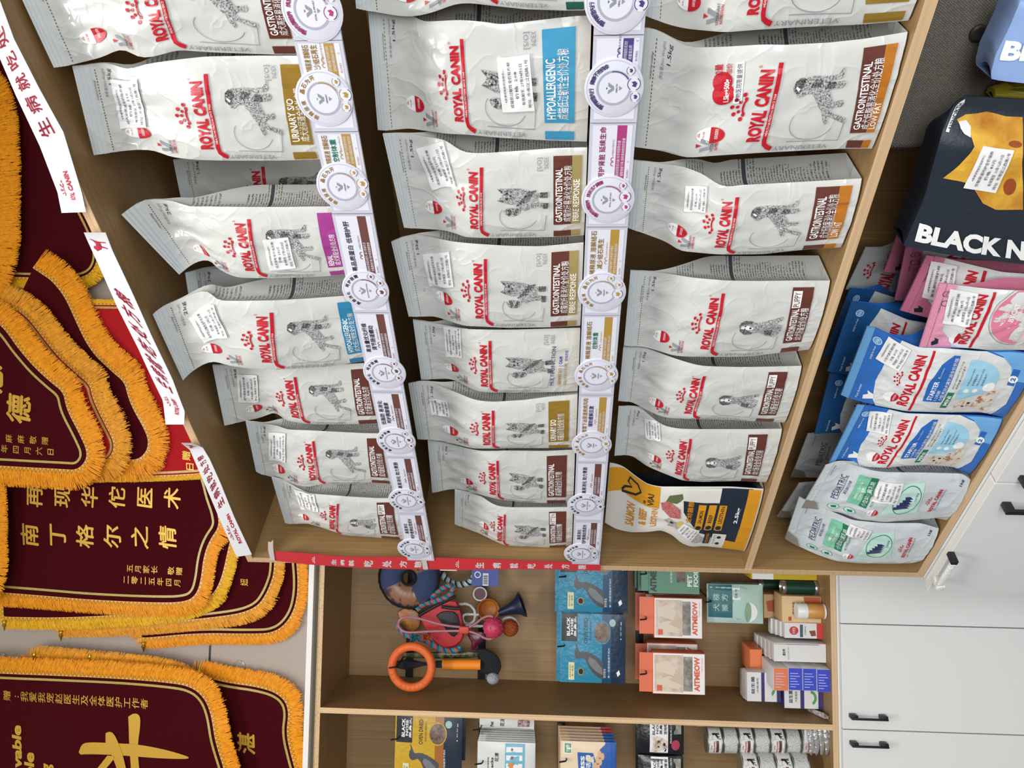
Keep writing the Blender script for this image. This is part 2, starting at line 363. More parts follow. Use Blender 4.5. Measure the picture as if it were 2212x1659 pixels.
for k, (a0, a1) in enumerate(((-.02, gs-.002), (gs+.002, gs+.46), (gs+.464, W1+.02))):
    b = MB(); b.box(U1, a0, a1, .03, .596, DF, DF+.028, DOORW, .0015); dr = b.build('door', t, smooth=False)
    if k == 2: continue
    # bow handle: two feet and a flat bar
    hx, hy = ((2181, 1087), (2212, 1030))[k]
    hs, hz = U1.sz(hx, hy, DF)
    b = MB(); hz = .50; b.box(U1, hs-.007, hs+.007, hz-.055, hz+.055, DF-.03, DF-.022, BLK, .002)
    for q in (-.045, .045): b.box(U1, hs-.007, hs+.007, hz+q-.010, hz+q+.010, DF-.026, DF, BLK, .002)
    b.build('handle', dr)
# a drawer-front handle still in its white film, on the far door
hp = U1.sz(2035, 1222, DF)
b = MB(); b.box(U1, hp[0]-.062, hp[0]+.05, hp[1]-.008, hp[1]+.008, DF-.032, DF-.022, mat('white protective film', '#e9e9e6', .3, bump=.4, bscale=120), .003)
b.box(U1, hp[0]+.05, hp[0]+.064, hp[1]-.008, hp[1]+.008, DF-.032, DF, BLK, .002); b.box(U1, hp[0]-.064, hp[0]-.045, hp[1]-.014, hp[1]+.006, DF-.034, DF, _M['white protective film'], .003)
o = b.build('wrapped_handle', t.children[1] if len(t.children) > 1 else t); o['label'] = 'handle still wrapped in white film'

# ---- the left unit
D2 = .37; ZB2, ZT2 = .684, 2.378; sR = .95; sDv = -.169; sL = -1.1
t = thing('tall_shelf_unit', 'oak laminate tall shelf unit with peg rails and a middle divider', 'shelf', U2.P(0, .666, 0))
def panel2(name, s0, s1, z0, z1, d0, d1, m, par, band=True, em=None):
    b = MB(); b.box(U2, s0, s1, z0, z1, d0+(.002 if band else 0), d1, m)
    if band: b.box(U2, s0, s1, z0, z1, d0, d0+.002, em or EDGE)
    return b.build(name, par, smooth=False)
OSB = speckle('chipboard edge', '#a98258', '#d6b58c', 180, .38, .12)
panel2('top_panel', sL, sR, ZT2, ZT2+TH, 0, D2, TAN, t, True, OSB); panel2('bottom_panel', sL, sR, ZB2-TH, ZB2, 0, D2, TAN, t, True)
panel2('divider', sDv-.009, sDv+.009, ZB2, ZT2, 0, D2-.01, TANV, t, True, wood('pale vertical edge banding', '#cba67c', '#e2c298', 'z', .5, .6))
panel2('side_panel', sL, sL+TH, ZB2, ZT2, 0, D2, TANV, t); panel2('side_panel', sR-TH, sR, ZB2, ZT2, 0, D2, TANV, t)
panel2('back_panel', sL+TH, sR-TH, ZB2, ZT2, D2-.01, D2-.002, TANV, t, False)
DB = D2-.012
def rail(x, y0, y1):
    s0, z = U2.sz(x, y1, DB); s1, _ = U2.sz(x, y0, DB)
    b = MB(); b.box(U2, s0, s1, z-.014, z+.014, DB-.008, DB, BLK, .001); b.build('peg_rail', t)
for x in (884, 1040, 1211, 1381): rail(x, 1200, 1467)
for x in (1040, 1211, 1381): rail(x, 1560, 1700)
b = MB(); b.box(U2, sL, sR, ZT2+TH+.012, ZT2+TH+.03, -.02, WD-.004, mat('white cover board', '#e8e5df', .5))
b.box(U2, sL, sR, ZT2+TH, ZT2+TH+.012, .01, WD-.004, mat('painted shadow gap', '#6d6650', .6))  # olive strip standing in for the shadow gap under the cover board
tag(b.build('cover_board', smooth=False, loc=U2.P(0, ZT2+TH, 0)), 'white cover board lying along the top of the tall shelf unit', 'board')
t = thing('base_cabinet', 'white base cabinet with black bow handles below the tall oak unit', 'cabinet', U2.P(0, 0, 0))
b = MB(); b.box(U2, sL, sR, 0, ZB2-TH-.001, .0, D2, DOORW); b.build('carcass', t, smooth=False)
D3 = -.022
g1 = U2.sz(2000, 1352, D3)[0]; g2 = U2.sz(2000, 1581.5, D3)[0]
hz0, hz1 = U2.sz(1838, 1547, D3-.02)[1], U2.sz(1918, 1551, D3-.02)[1]
for k, (a0, a1) in enumerate(((g1+.0015, sR), (g2+.0015, g1-.0015), (sL, g2-.0015))):
    b = MB(); b.box(U2, a0, a1, .03, ZB2-TH-.006, D3, D3+.02, DOORW, .0015); dr = b.build('door', t, smooth=False)
    if k == 0: continue
    hs = U2.sz(1880, (0, 1550, 1609)[k], D3-.02)[0]
    b = MB(); b.box(U2, hs-.008, hs-.001, hz1, hz0, D3-.028, D3-.022, BLK, .002)
    for a, c in ((hz1, hz1+.022), (hz0-.022, hz0)): b.box(U2, hs-.008, hs+.006, a, c, D3-.026, D3, BLK, .003)
    b.build('handle', dr)

# ================================================================ pouches
def curve(pts, pl, d0, zb):
    """(x, y[, b]) along one outline, top to bottom; the last may be ('bot', y)"""
    q = []
    for p in pts:
        if p[0] == 'bot': q.append((pl.x_at(p[1], zb, d0), p[1], 1.))
        else: q.append(tuple(p)+((None,) if len(p) == 2 else ()))
    n = len(q); L = [0.]
    for i in range(1, n): L.append(L[-1]+math.hypot(q[i][0]-q[i-1][0], q[i][1]-q[i-1][1]))
    bs = [p[2] for p in q]; bs[0] = 0. if bs[0] is None else bs[0]; bs[-1] = 1. if bs[-1] is None else bs[-1]
    kn = [i for i in range(n) if bs[i] is not None]
    bs = np.interp(L, [L[i] for i in kn], [bs[i] for i in kn])
    return lambda t: (np.interp(t, bs, [p[0] for p in q]), np.interp(t, bs, [p[1] for p in q]))
def sstep(x): x = min(1, max(0, x)); return x*x*(3-2*x)
class Pouch:
    """a gusseted film pouch standing at plane pl, its front face outlined on that plane"""
    def __init__(s, pl, L, R, zb, d0, T=.085, lean=.0, top=.42, bulge=.011, wr=.0035, na=22, nb=40, seed=0, tmin=.003, zmax=None):
        s.pl = pl; s.T = T; s.na, s.nb = na, nb
        cl, crr = curve(L, pl, d0, zb), curve(R, pl, d0, zb)
        bs = [j/nb for j in range(nb+1)]; s.th = [max(tmin/T, sstep((t-.07)/top)) for t in bs]
        sm = lambda a: [(a[max(0, i-1)]+2*a[i]+a[min(len(a)-1, i+1)])/4 for i in range(len(a))]
        dep = [d0+T*.45*(1-s.th[j])+lean*(1-bs[j]) for j in range(nb+1)]
        Lp = [cl(t) for t in bs]; Rp = [crr(t) for t in bs]
        for _ in range(1):
            Lp = list(zip(sm([p[0] for p in Lp]), sm([p[1] for p in Lp]))); Rp = list(zip(sm([p[0] for p in Rp]), sm([p[1] for p in Rp])))
        if zmax:                                   # lean forward until the top clears the board above
            k = 0
            while max(pl.sz(*Lp[0], dep[0])[1], pl.sz(*Rp[0], dep[0])[1]) > zmax and k < 40: dep = [v-.004*(1-bs[j]) for j, v in enumerate(dep)]; k += 1
        Ls = [pl.sz(*Lp[j], dep[j]) for j in range(nb+1)]; Rs = [pl.sz(*Rp[j], dep[j]) for j in range(nb+1)]
        Ls = [(p[0], max(p[1], zb+.0008*(nb-j)/nb)) for j, p in enumerate(Ls)]; Rs = [(p[0], max(p[1], zb+.0008*(nb-j)/nb)) for j, p in enumerate(Rs)]
        if zmax: Ls = [(p[0], min(p[1], zmax+.002)) for p in Ls]; Rs = [(p[0], min(p[1], zmax+.002)) for p in Rs]
        s.g = []; s.dep = dep; s.Ls, s.Rs = Ls, Rs
        for j in range(nb+1):
            row = []; t = bs[j]
            for i in range(na+1):
                a = i/na; u = Ls[j][0]+(Rs[j][0]-Ls[j][0])*a; z = Ls[j][1]+(Rs[j][1]-Ls[j][1])*a
                k = math.sin(math.pi*min(1, max(0, a)))**.6
                q = bulge*s.th[j]*k
                amp = wr*(1.0 if t < .5 else .55)*(sstep((t-.05)/.08))*k
                p = Vector((a*3.1+seed*7.3, t*4.2+seed*3.1, seed*1.7))
                n1 = abs(noise.noise(p*1.1)); n2 = abs(noise.noise(Vector((p.x*2.2+p.y*.9, p.y*1.8-p.x*.7, p.z+5)))); n3 = noise.noise(p*4.)
                q += amp*(2.6*(.28-n1)+1.7*(.25-n2)+.5*n3)
                row.append((u, z, dep[j]-q))
            s.g.append(row)
        s.base = pl.P((Ls[-1][0]+Rs[-1][0])/2, min(Ls[-1][1], Rs[-1][1]), d0+T*.4)
    def uvz(s, a, b):
        x = min(.99999, max(0, a))*s.na; y = min(.99999, max(0, b))*s.nb; i, j = int(x), int(y); fx, fy = x-i, y-j
        g = s.g; c = [(1-fx)*(1-fy), fx*(1-fy), (1-fx)*fy, fx*fy]; q = (g[j][i], g[j][i+1], g[j+1][i], g[j+1][i+1])
        return [sum(c[k]*q[k][m] for k in range(4)) for m in range(3)]
    def __call__(s, a, b, off=.0008):
        u, z, d = s.uvz(a, b); return s.pl.P(u, z, d-off)
    def inv(s, x, y):
        a, b = .5, .5
        f = lambda a, b: np.array(proj(s(a, b, 0)))
        for _ in range(14):
            r = f(a, b)-np.array((x, y)); h = .01
            J = np.array([(f(a+h, b)-f(a-h, b))/(2*h), (f(a, b+h)-f(a, b-h))/(2*h)]).T
            try: e = np.linalg.solve(J, -r)
            except Exception: break
            a = min(.985, max(.015, a+float(np.clip(e[0], -.2, .2)))); b = min(.985, max(.015, b+float(np.clip(e[1], -.2, .2))))
        return a, b
    def body(s, film, side=None, back=None, b0=.0, name='pouch', parent=None, g=.30):
        side = side or film; na, nb = s.na, s.nb; B = MB(); uv = []
        j0 = int(round(b0*nb)); rows = range(j0, nb+1)
        fr = [s.pl.P(*p) for j in rows for p in s.g[j]]
        n = na+1; k = len(rows)
        B.add(fr, [(j*n+i, (j+1)*n+i, (j+1)*n+i+1, j*n+i+1) for j in range(k-1) for i in range(na)], film); uv += [(i/na, j/nb) for j in rows for i in range(n)]
        for sd in (0, 1):
            vs = []
            for j in rows:
                u, z, d = s.g[j][na if sd else 0]; th = s.T*s.th[j]; sg = -1 if sd else 1
                for m in range(7):
                    f = m/6; vs.append(s.pl.P(u+sg*g*th*math.sin(math.pi*f)*.8, z, d+th*f)); uv.append((f, j/nb))
            B.add(vs, [((j*7+m, j*7+m+1, (j+1)*7+m+1, (j+1)*7+m) if not sd else (j*7+m, (j+1)*7+m, (j+1)*7+m+1, j*7+m+1)) for j in range(k-1) for m in range(6)], side)
        bk = []
        for j in rows:
            for i in (0, na): u, z, d = s.g[j][i]; bk.append(s.pl.P(u, z, d+s.T*s.th[j])); uv.append((.98, j/nb))
        B.add(bk, [(2*j, 2*j+1, 2*j+3, 2*j+2) for j in range(k-1)], back or film)
        for j in (0, k-1):      # close top and bottom
            a = [fr[j*n+i] for i in range(n)]; B.add(a+[bk[2*j], bk[2*j+1]], [(0, *range(1, n), n+1, n) if j else (n, n+1, *range(n-1, -1, -1))], film); uv += [(0.99, .99)]*(n+2)
        B.uv = uv; return B.build(name, parent, angle=50)
    def header(s, film, b1=.06, ridges=4, parent=None, name='heat_seal'):
        """the pressed strip across the top, with ridges"""
        B = MB(); n = s.na; nr = ridges*4+2; vs = []; q = lambda i, j: j*(n+1)+i
        for side in (0, 1):
            for j in range(nr+1):
                t = b1*j/nr; rg = .0011*(.5+.5*math.cos(2*math.pi*ridges*j/nr)) if j < nr else 0
                for i in range(n+1):
                    u, z, d = s.uvz(i/n, t); vs.append(s.pl.P(u, z, d-.0007-rg if side == 0 else d+.0022))
        m = (nr+1)*(n+1)
        fs = [(q(i, j), q(i, j+1), q(i+1, j+1), q(i+1, j)) for j in range(nr) for i in range(n)]
        fs += [(m+q(i, j), m+q(i+1, j), m+q(i+1, j+1), m+q(i, j+1)) for j in range(nr) for i in range(n)]
        for i in range(n): fs += [(q(i, 0), q(i+1, 0), m+q(i+1, 0), m+q(i, 0)), (q(i+1, nr), q(i, nr), m+q(i, nr), m+q(i+1, nr))]
        for j in range(nr): fs += [(q(0, j+1), q(0, j), m+q(0, j), m+q(0, j+1)), (q(n, j), q(n, j+1), m+q(n, j+1), m+q(n, j))]
        B.add(vs, fs, film); return B.build(name, parent, angle=60)
def sticker(surf, parent, tl, tr, bl, lines, px=True, fold=None, name='price_sticker', ws=None):
    """white price label on a surface; corners in the photograph or in (a, b)"""
    if px: tl, tr, bl = surf.inv(*tl), surf.inv(*tr), surf.inv(*bl)
    mp = lambda x, y: (tl[0]+(tr[0]-tl[0])*x+(bl[0]-tl[0])*y, tl[1]+(tr[1]-tl[1])*x+(bl[1]-tl[1])*y)
    B = MB(); v, f = rect(0, 1, 0, 1, 10, 8); B.art(surf, ([mp(*p) for p in v], f), PAPER, .0026)
    n = len(lines); ws = ws or (.62, .84, .50, .74, .86)
    for k, ln in enumerate(lines):
        if not ln: continue
        w_ = ws[k % 5]; c = .15+.74*k/max(1, n-1)*.98; h = .105 if k else .075
        v, f = text(ln, .5-w_/2, .5+w_/2, c-h/2, c+h/2, .0, 1); B.art(surf, ([mp(*p) for p in v], f), INK, .0034)
    return B.build(name, parent, smooth=False)
FILM = film('white glossy pouch film', '#d0d0cb')
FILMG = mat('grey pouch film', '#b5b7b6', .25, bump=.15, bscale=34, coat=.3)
SIDE = textlike('grey gusset print', '#b9b8b2', '#44474c', 70, 64, .5, .45)
SILV = film('pale silver header film', '#ccd2d3', .28, .5, .5)
# artwork shared by the prescription pouches (cached)
ART = {}
def art_once(k, fn):
    if k not in ART: ART[k] = fn()
    return ART[k]
def logo_art():
    return both(crown(.345, .62, .338, .413), text('ROYAL', .14, .455, .412, .458, .055, 3, 0, (24, 40)), text('CANIN', .485, .81, .412, .458, .055, 3, 0, (24, 40)),
                stroke([(.05, .512), (.075, .492), (.105, .479), (.15, .475)]+[(.15+.715*k/16, .475) for k in range(1, 17)], .05, .017), text('®', .825, .845, .405, .417))
def cat_art(P, B):
    I = lambda q: into(q, .29, .635, .555, .81)
    B.art(P, art_once('cat', lambda: I(pgon(CAT))), SPK, .0009)
    B.art(P, art_once('cats', lambda: I(both(*[stroke([(.40+.10*k, .38+.05*k), (.52+.08*k, .48+.05*k), (.56+.08*k, .60+.04*k)], .05, .03) for k in range(5)]+[stroke([(.05, .22), (.16, .26), (.28, .22)], .08, .06), stroke([(.06, .34), (.18, .36), (.30, .40)], .08, .06), stroke([(.62, .14), (.66, .2), (.66, .3)], .03, .03), stroke([(.80, .12), (.80, .2), (.76, .28)], .03, .03), stroke([(.92, .14), (.90, .22), (.86, .3)], .03, .03), pgon([(.99, 0), (.91, .11), (.84, .09)]), pgon([(.61, 0), (.54, .13), (.64, .1)]), pgon([(.64, .84), (.82, .84), (.82, .99), (.64, .99)]), pgon([(.26, .9), (.48, .9), (.46, 1.), (.26, .99)])]))), SPKD, .0013)
    B.art(P, art_once('cate', lambda: I(both(fan(.66, .19, .035, .02, 8), fan(.84, .19, .035, .02, 8), fan(.74, .26, .03, .014, 8)))), INK, .0018)
def clip_band(a0, a1, b0, b1): return rect(a0, a1, b0, b1, 16, 4)
def rx(key, name, label, pl, L, R, zb, d0, bands, en, cn, animal='dog', extra=None, weight='1.5kg', stick=None, so=False, badge=True, T=.085, seed=1, lean=0., film=None, group='prescription pouches on the corner shelves', badge_at=(.22, .185), b0a=.18, enw=None, top=.42, tagt=None, promo=None, plain=False):
    P = Pouch(pl, L, R, zb, d0, T, lean, seed=seed, top=top, zmax=2.437 if zb > 1.9 else None)
    r = thing(name, label, 'pet food bag', P.base, group)
    film = film or FILM
    P.body(film, SIDE, FILMG, b0=.05, parent=r); P.header(SILV, .062, 4, r)
    B = MB()                                     # perforation line and small print near the top
    for k in range(30): B.art(P, rect(.03+k*.031, .045+k*.031, .078, .0805), INK, .0007)
    B.art(P, text('净含量(Net Weight)', .64, .95, .098, .112, 0, 1), GREY, .0007); B.art(P, text(weight, .78, .95, .119, .136, 0, 2), INK, .0007)
    B.art(P, text('easyopening', .62, .84, .066, .075, 0, 1, .3), INK, .0022)
    B.build('small_print', r, smooth=False)
    if plain: return P, r
    B = MB(); B.art(P, art_once('logo', logo_art), RED, .0010); B.art(P, art_once('since', lambda: text('HEALTH NUTRITION SINCE 1968', .2, .60, .4705, .4795, 0, 1)), WHITE, .0016); B.build('brand_logo', r, smooth=False)
    B = MB(); V_ = .045
    B.art(P, pgon([(.055, .262), (.09, .262), (.12, .295), (.15, .262), (.19, .262), (.135, .318), (.105, .318)]), GREY, .0008); B.art(P, pgon([(.10, .248), (.14, .248), (.12, .266)]), RED, .0010)
    B.art(P, text('VETERINARY', .055, .235, .296, .307, 0, 1), BROWN, .0012); B.art(P, text('NUTRITION', .07, .225, .311, .322, .02, 1), RED, .0012); B.build('range_emblem', r, smooth=False)
    if badge:
        ba, bb = badge_at; B = MB(); B.art(P, fan(ba, bb, .075, .046, 24), WHITE, .0007); B.art(P, fan(ba, bb, .078, .048, 16, 180, 360), RED, .0010)
        B.art(P, text('扫码查真伪', ba-.035, ba+.06, bb+.014, bb+.026, 0, 1), WHITE, .0015); B.art(P, crown(ba-.02, ba+.02, bb-.044, bb-.028), RED, .0012); B.art(P, text('ROYAL CANIN', ba-.035, ba+.035, bb-.025, bb-.018, 0, 1), RED, .0012)
        B.build('scan_badge', r, smooth=False)
    B = MB()
    if animal == 'dog':
        B.art(P, art_once('dog', lambda: into(pgon(DOG), .27, .80, .545, .805)), SPK, .0009); B.art(P, art_once('dogh', lambda: into(both(pgon([(.60, .08), (.66, .02), (.80, .03), (.86, .1), (.86, .17), (.76, .2), (.66, .14), (.6, .13)]), pgon([(.7, .3), (.84, .36), (.8, .5), (.7, .46)]), pgon([(.66, .55), (.78, .6), (.76, .72), (.66, .72)])), .27, .80, .545, .805)), SPKD, .0013)
        B.art(P, art_once('dogw', lambda: into(pgon([(.64, .10), (.70, .05), (.73, .06), (.68, .13)]), .27, .80, .545, .805)), WHITE, .0016)
    elif animal == 'cat': cat_art(P, B)
    elif animal == 'pup':
        B.art(P, art_once('pup', lambda: into(pgon(PUP), .30, .58, .585, .81)), SPK, .0009); B.art(P, art_once('pupe', lambda: into(both(pgon([(.63, .01), (.78, .04), (.88, .12), (.86, .3), (.74, .3), (.70, .12)]), pgon([(.34, .06), (.5, .05), (.42, .22), (.31, .34), (.24, .3), (.22, .15)]), pgon([(.2, .62), (.4, .6), (.36, .8), (.1, .78)])), .30, .58, .585, .81)), SPKD, .0013)
        B.art(P, art_once('pupw', lambda: into(pgon([(.50, .06), (.62, .06), (.66, .22), (.58, .34), (.48, .32), (.46, .18)]), .30, .58, .585, .81)), WHITE, .0015); B.art(P, art_once('pupn', lambda: into(both(fan(.56, .27, .05, .025, 8), fan(.50, .15, .03, .018, 8), fan(.63, .15, .03, .018, 8)), .30, .58, .585, .81)), INK, .0019)
    B.art(P, arc(.30, .66, .17, .095, .03, 60, 250, 22), LINE, .0007); B.art(P, stroke([(.12, .57), (.11, .79), (.3, .80)], .006, .004), LINE, .0007)
    B.build('animal_picture', r, smooth=False)
    B = MB(); c0, e0, e1 = bands[0]
    for c, u, v in bands: B.art(P, clip_band(b0a, .935, u, v), c, .0008); B.art(P, rect(.015, .10, u, v, 4, 3), c, .0008)
    aw = enw or (.035*len(en)+.04)
    if animal != 'multi':
        B.art(P, text(en, b0a+.035, b0a+.035+aw, e0+.010, e0+.044, .02, 2), WHITE, .0014); B.art(P, text(cn, b0a+.035, min(.9, b0a+.035+.052*len(cn)), e0+.048, e0+.089, .008, 2), WHITE, .0014)
        if extra and extra[1] == 'below': B.art(P, text(extra[0], b0a+.035, b0a+.04+.034*len(extra[0]), bands[1][1]+.007, bands[1][2]-.007, .015, 2), WHITE, .0014)
        if extra and extra[1] == 'box':
            x0 = b0a+.05+aw; B.art(P, rect(x0, x0+.035*len(extra[0])+.03, e0+.006, e0+.046), WHITE, .0012); B.art(P, text(extra[0], x0+.015, x0+.015+.035*len(extra[0]), e0+.012, e0+.040, .0, 2), c0, .0018)
    else:
        TI = mat('tan ink', '#a98538', .4); B.art(P, text('MULTIFUNCTION', .16, .78, .80, .822, 0, 2), NAVYINK, .0012)
        B.art(P, text('URINARY S/O', .16, .46, .845, .868, .02, 2), TI, .0012); B.art(P, text('CALM', .51, .62, .845, .868, .03, 2), mat('blue ink', '#2f4aa0', .4), .0012)
        B.art(P, text('成猫泌尿道全价处方粮', .16, .52, .885, .908, 0, 2), TI, .0012); B.art(P, text('情绪舒缓', .55, .72, .885, .908, 0, 2), _M['blue ink'], .0012); B.art(P, rect(.485, .49, .845, .90), _M['blue ink'], .0012)
    B.build('name_band', r, smooth=False)
    B = MB(); B.art(P, text('VETERINARY', .03, .075, .52, .75, 0, 2, 0, None, 1), GREY, .0010)
    B.build('side_lettering', r, smooth=False); B = MB()
    if so:
        B.art(P, text('[S/O]', .80, .93, .755, .785, 0, 2), GREY, .0012); B.art(P, text('INDEX', .82, .93, .79, .812, 0, 2), GREY, .0012)
    B.build('index_mark', r, smooth=False)
    if stick: sticker(P, r, *stick)
    if promo: promo(P, r)
    return P, r

# ================================================================ the pouches on the corner unit
GOLD = mat('gold foil ink', '#a98636', .25, .35); BLUE = mat('blue foil ink', '#3a93c0', .25, .25); MAG = mat('magenta foil ink', '#b0479a', .28, .2); BRN = mat('brown foil ink', '#6d3d33', .28, .2)
TANB = mat('tan foil ink', '#a8975f', .3, .15); ORG = mat('orange foil ink', '#c67a2a', .3, .2)
H = 'scan'
z1, z2, z3, z0 = ZB[3]+.001, ZB[2]+.001, ZB[1]+.001, ZB[0]+.001
st = lambda name, price, date: ['※爱康宠物医院连锁中心', name, '价格: '+price, '有效期至: '+date, '地址: 市南区江西路1号']
N = 'pet_food_pouch'
# --- top shelf, right to left
rx('a', N, 'brown-banded dog pouch cut off at the right edge of the top shelf', U1,
   [(114, 146), (147, 142), (220, 124), (258, 106), (276, 109), (300, 125), (325, 124), (385, 108, .475), (455, 113), (596, 118, .836), ('bot', 118)],
   [(8, -80), (60, -92), (120, -100), (200, -103), (335, -112, .475), (545, -112, .836), ('bot', -112)], z1, .055, [(BRN, .836, .935)], 'GASTROINTESTINAL', '成犬高纤易消化全价处方粮', seed=2)
rx('b', N, 'gold-banded dog pouch priced 210, second from the right on the top shelf', U1,
   [(200, 335), (223, 332), (273, 325), (305, 323), (334, 325), (368, 339), (415, 345), (481, 347, .475), (600, 347), (637, 346, .836), ('bot', 343)],
   [(153, 142), (185, 140), (228, 134), (262, 146), (277, 151), (316, 138), (380, 129), (444, 122, .475), (560, 120), (605, 120, .836), ('bot', 120)], z1, .055,
   [(GOLD, .836, .935)], 'URINARY S/O', '成犬泌尿道全价处方粮', so=True, stick=((262, 277), (240, 170), (318, 274), st('成犬泌尿道全价处方粮', '210', '27年3月30日')), seed=3, badge_at=(.24, .185))
rx('c', N, 'magenta-banded dog pouch with its top tilted away, top shelf', U1,
   [(386, 594), (402, 580), (425, 565), (446, 561), (457, 563), (466, 578), (501, 596), (520, 600), (564, 601, .475), (664, 599), (717, 596, .836), ('bot', 590)],
   [(259, 466), (276, 452), (306, 431), (350, 431, .12), (382, 436, .2), (402, 446), (537, 447, .475), (620, 447), (684, 446, .836), ('bot', 446)], z1, .055,
   [(MAG, .836, .935)], 'RENAL', '成犬肾脏全价处方粮', weight='2kg', enw=.16, stick=((584, 583), (568, 517), (640, 577), st('成犬肾脏全价处方粮', '242元', '27年2月28日')), seed=4, b0a=.16)
rx('d', N, 'blue-banded dog pouch on the top shelf with label reading 242元', U1,
   [(394, 823), (408, 807), (438, 787), (461, 780), (496, 790), (537, 796), (600, 799, .475), (700, 793), (760, 784, .836), ('bot', 776)],
   [(328, 681), (342, 666), (400, 641), (443, 625), (458, 634), (467, 649), (510, 650), (588, 649, .475), (660, 645), (728, 640, .836), ('bot', 636)], z1, .06,
   [(BLUE, .836, .935)], 'HYPOALLERGENIC', '成犬低过敏性全价处方粮', weight='2kg', stick=((443, 740), (408, 686), (493, 727), st('成犬低过敏性全价处方粮', '242元', '26年12月16日')), seed=5, enw=.5)
rx('e', N, 'brown-banded dog pouch on the top shelf, third from its left end', U1,
   [(483, 919), (503, 915), (560, 903), (584, 894), (594, 889), (603, 897), (622, 911), (660, 916, .475), (730, 917), (776, 916, .836), ('bot', 913)],
   [(457, 788), (520, 790), (580, 790), (636, 791, .475), (700, 789), (757, 786, .836), ('bot', 782)], z1, .085,
   [(BRN, .836, .935)], 'GASTROINTESTINAL', '成犬肠道全价处方粮', weight='2kg', stick=((516, 868), (512, 806), (560, 866), st('成犬肠道全价处方粮', '205元', '27年04月20日')), seed=6, T=.08)
rx('f', N, 'brown-banded dog pouch on the top shelf, second from its left end', U1,
   [(552, 1017), (563, 1024), (617, 1038), (640, 1048), (663, 1052), (693, 1046, .475), (749, 1046), (804, 1042, .836), ('bot', 1046)],
   [(529, 909), (560, 913), (597, 919), (622, 928), (676, 930, .475), (711, 932), (792, 936, .836), ('bot', 936)], z1, .07,
   [(BRN, .836, .935)], 'GASTROINTESTINAL', '成犬肠道全价处方粮', weight='2kg', stick=((582, 992), (581, 932), (617, 998), st('成犬肠道全价处方粮', '205元', '27年04月20日')), seed=7, T=.08)
rx('g', N, 'brown-banded puppy pouch at the left end of the top shelf', U1,
   [(615, 1129), (630, 1132), (663, 1131), (690, 1138), (728, 1151, .475), (744, 1157), (795, 1160), (824, 1162, .836), ('bot', 1168)],
   [(585, 1030), (620, 1040), (645, 1055), (668, 1066), (733, 1071, .475), (760, 1073), (812, 1076, .836), ('bot', 1076)], z1, .06,
   [(BRN, .836, .935)], 'GASTROINTESTINAL', '幼犬肠道全价处方粮', 'pup', ('PUPPY', 'box'), '1.5kg', stick=((651, 1099), (635, 1055), (688, 1104), st('幼犬肠道全价处方粮', '162元', '27年04月20日')), seed=8, T=.075, enw=.46)
# the dimly seen pouches further back on the top shelf
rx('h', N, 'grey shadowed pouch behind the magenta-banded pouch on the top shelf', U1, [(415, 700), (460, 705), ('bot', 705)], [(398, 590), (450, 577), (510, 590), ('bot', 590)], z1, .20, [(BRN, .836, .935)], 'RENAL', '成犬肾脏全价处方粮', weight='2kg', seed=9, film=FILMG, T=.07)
rx('i', N, 'dim pouch deep in the gap on the top shelf beside the gold-banded pouch', U1, [(400, 480), (470, 490), ('bot', 480)], [(372, 345), (470, 335), ('bot', 335)], z1, .24, [(BLUE, .836, .935)], 'RENAL', '成犬肾脏全价处方粮', seed=10, T=.07)
# --- middle shelf
rx('j', N, 'white pouch mostly above the right frame edge on the middle shelf', U1,
   [(766, 17), (800, 24), (863, 35), (894, 36), (932, 28), (982, 9), (1010, 6), (1060, 12, .475), (1134, 20), (1225, 23, .836), ('bot', 22)],
   [(748, -190), (820, -200), (1040, -212, .475), (1200, -215, .836), ('bot', -215)], z2, .04, [(mat('green foil ink', '#2c6a58', .3, .2), .836, .935)], 'SATIETY', '成猫饱腹感全价处方粮', 'cat', seed=11)
hy = mat('sky blue foil ink', '#4ba3cc', .25, .2)
rx('k', N, 'blue-banded cat pouch priced 208 on the middle shelf', U1,
   [(814, 280), (838, 282), (884, 277), (922, 283), (965, 289), (1012, 291, .475), (1071, 297), (1177, 303, .836), ('bot', 306)],
   [(793, 22), (850, 27), (885, 32), (904, 40), (913, 47), (995, 43, .475), (1046, 47), (1081, 53), (1122, 48), (1168, 43, .836), (1256, 33), ('bot', 34)], z2, .065,
   [(hy, .836, .945)], 'HYPOALLERGENIC', '成猫低过敏性全价处方粮', 'cat', stick=((1086, 241), (1073, 123), (1155, 238), st('成猫低过敏性全价处方粮', '208', '27年04月5日')), so=True, seed=12, badge_at=(.25, .21), enw=.5)
fb = [(BRN, .836, .925), (TANB, .925, .97)]
rx('l', N, 'cat pouch with brown and tan bands next to the blue-banded cat pouch, middle shelf', U1,
   [(871, 491), (892, 493), (957, 497), (981, 503), (1004, 512), (1040, 514, .475), (1088, 514), (1196, 512, .836), ('bot', 508)],
   [(824, 289), (846, 288), (881, 288), (912, 294), (962, 302), (990, 323), (1008, 330), (1041, 331, .475), (1134, 325), (1195, 320, .836), ('bot', 318)], z2, .05,
   fb, 'GASTROINTESTINAL', '成猫优纤易消化全价处方粮', 'cat', ('FIBRE RESPONSE', 'below'), stick=((934, 410), (899, 320), (985, 402), st('成猫优纤易消化全价处方粮', '237元', '27年3月17日')), so=True, seed=13, badge_at=(.27, .20))
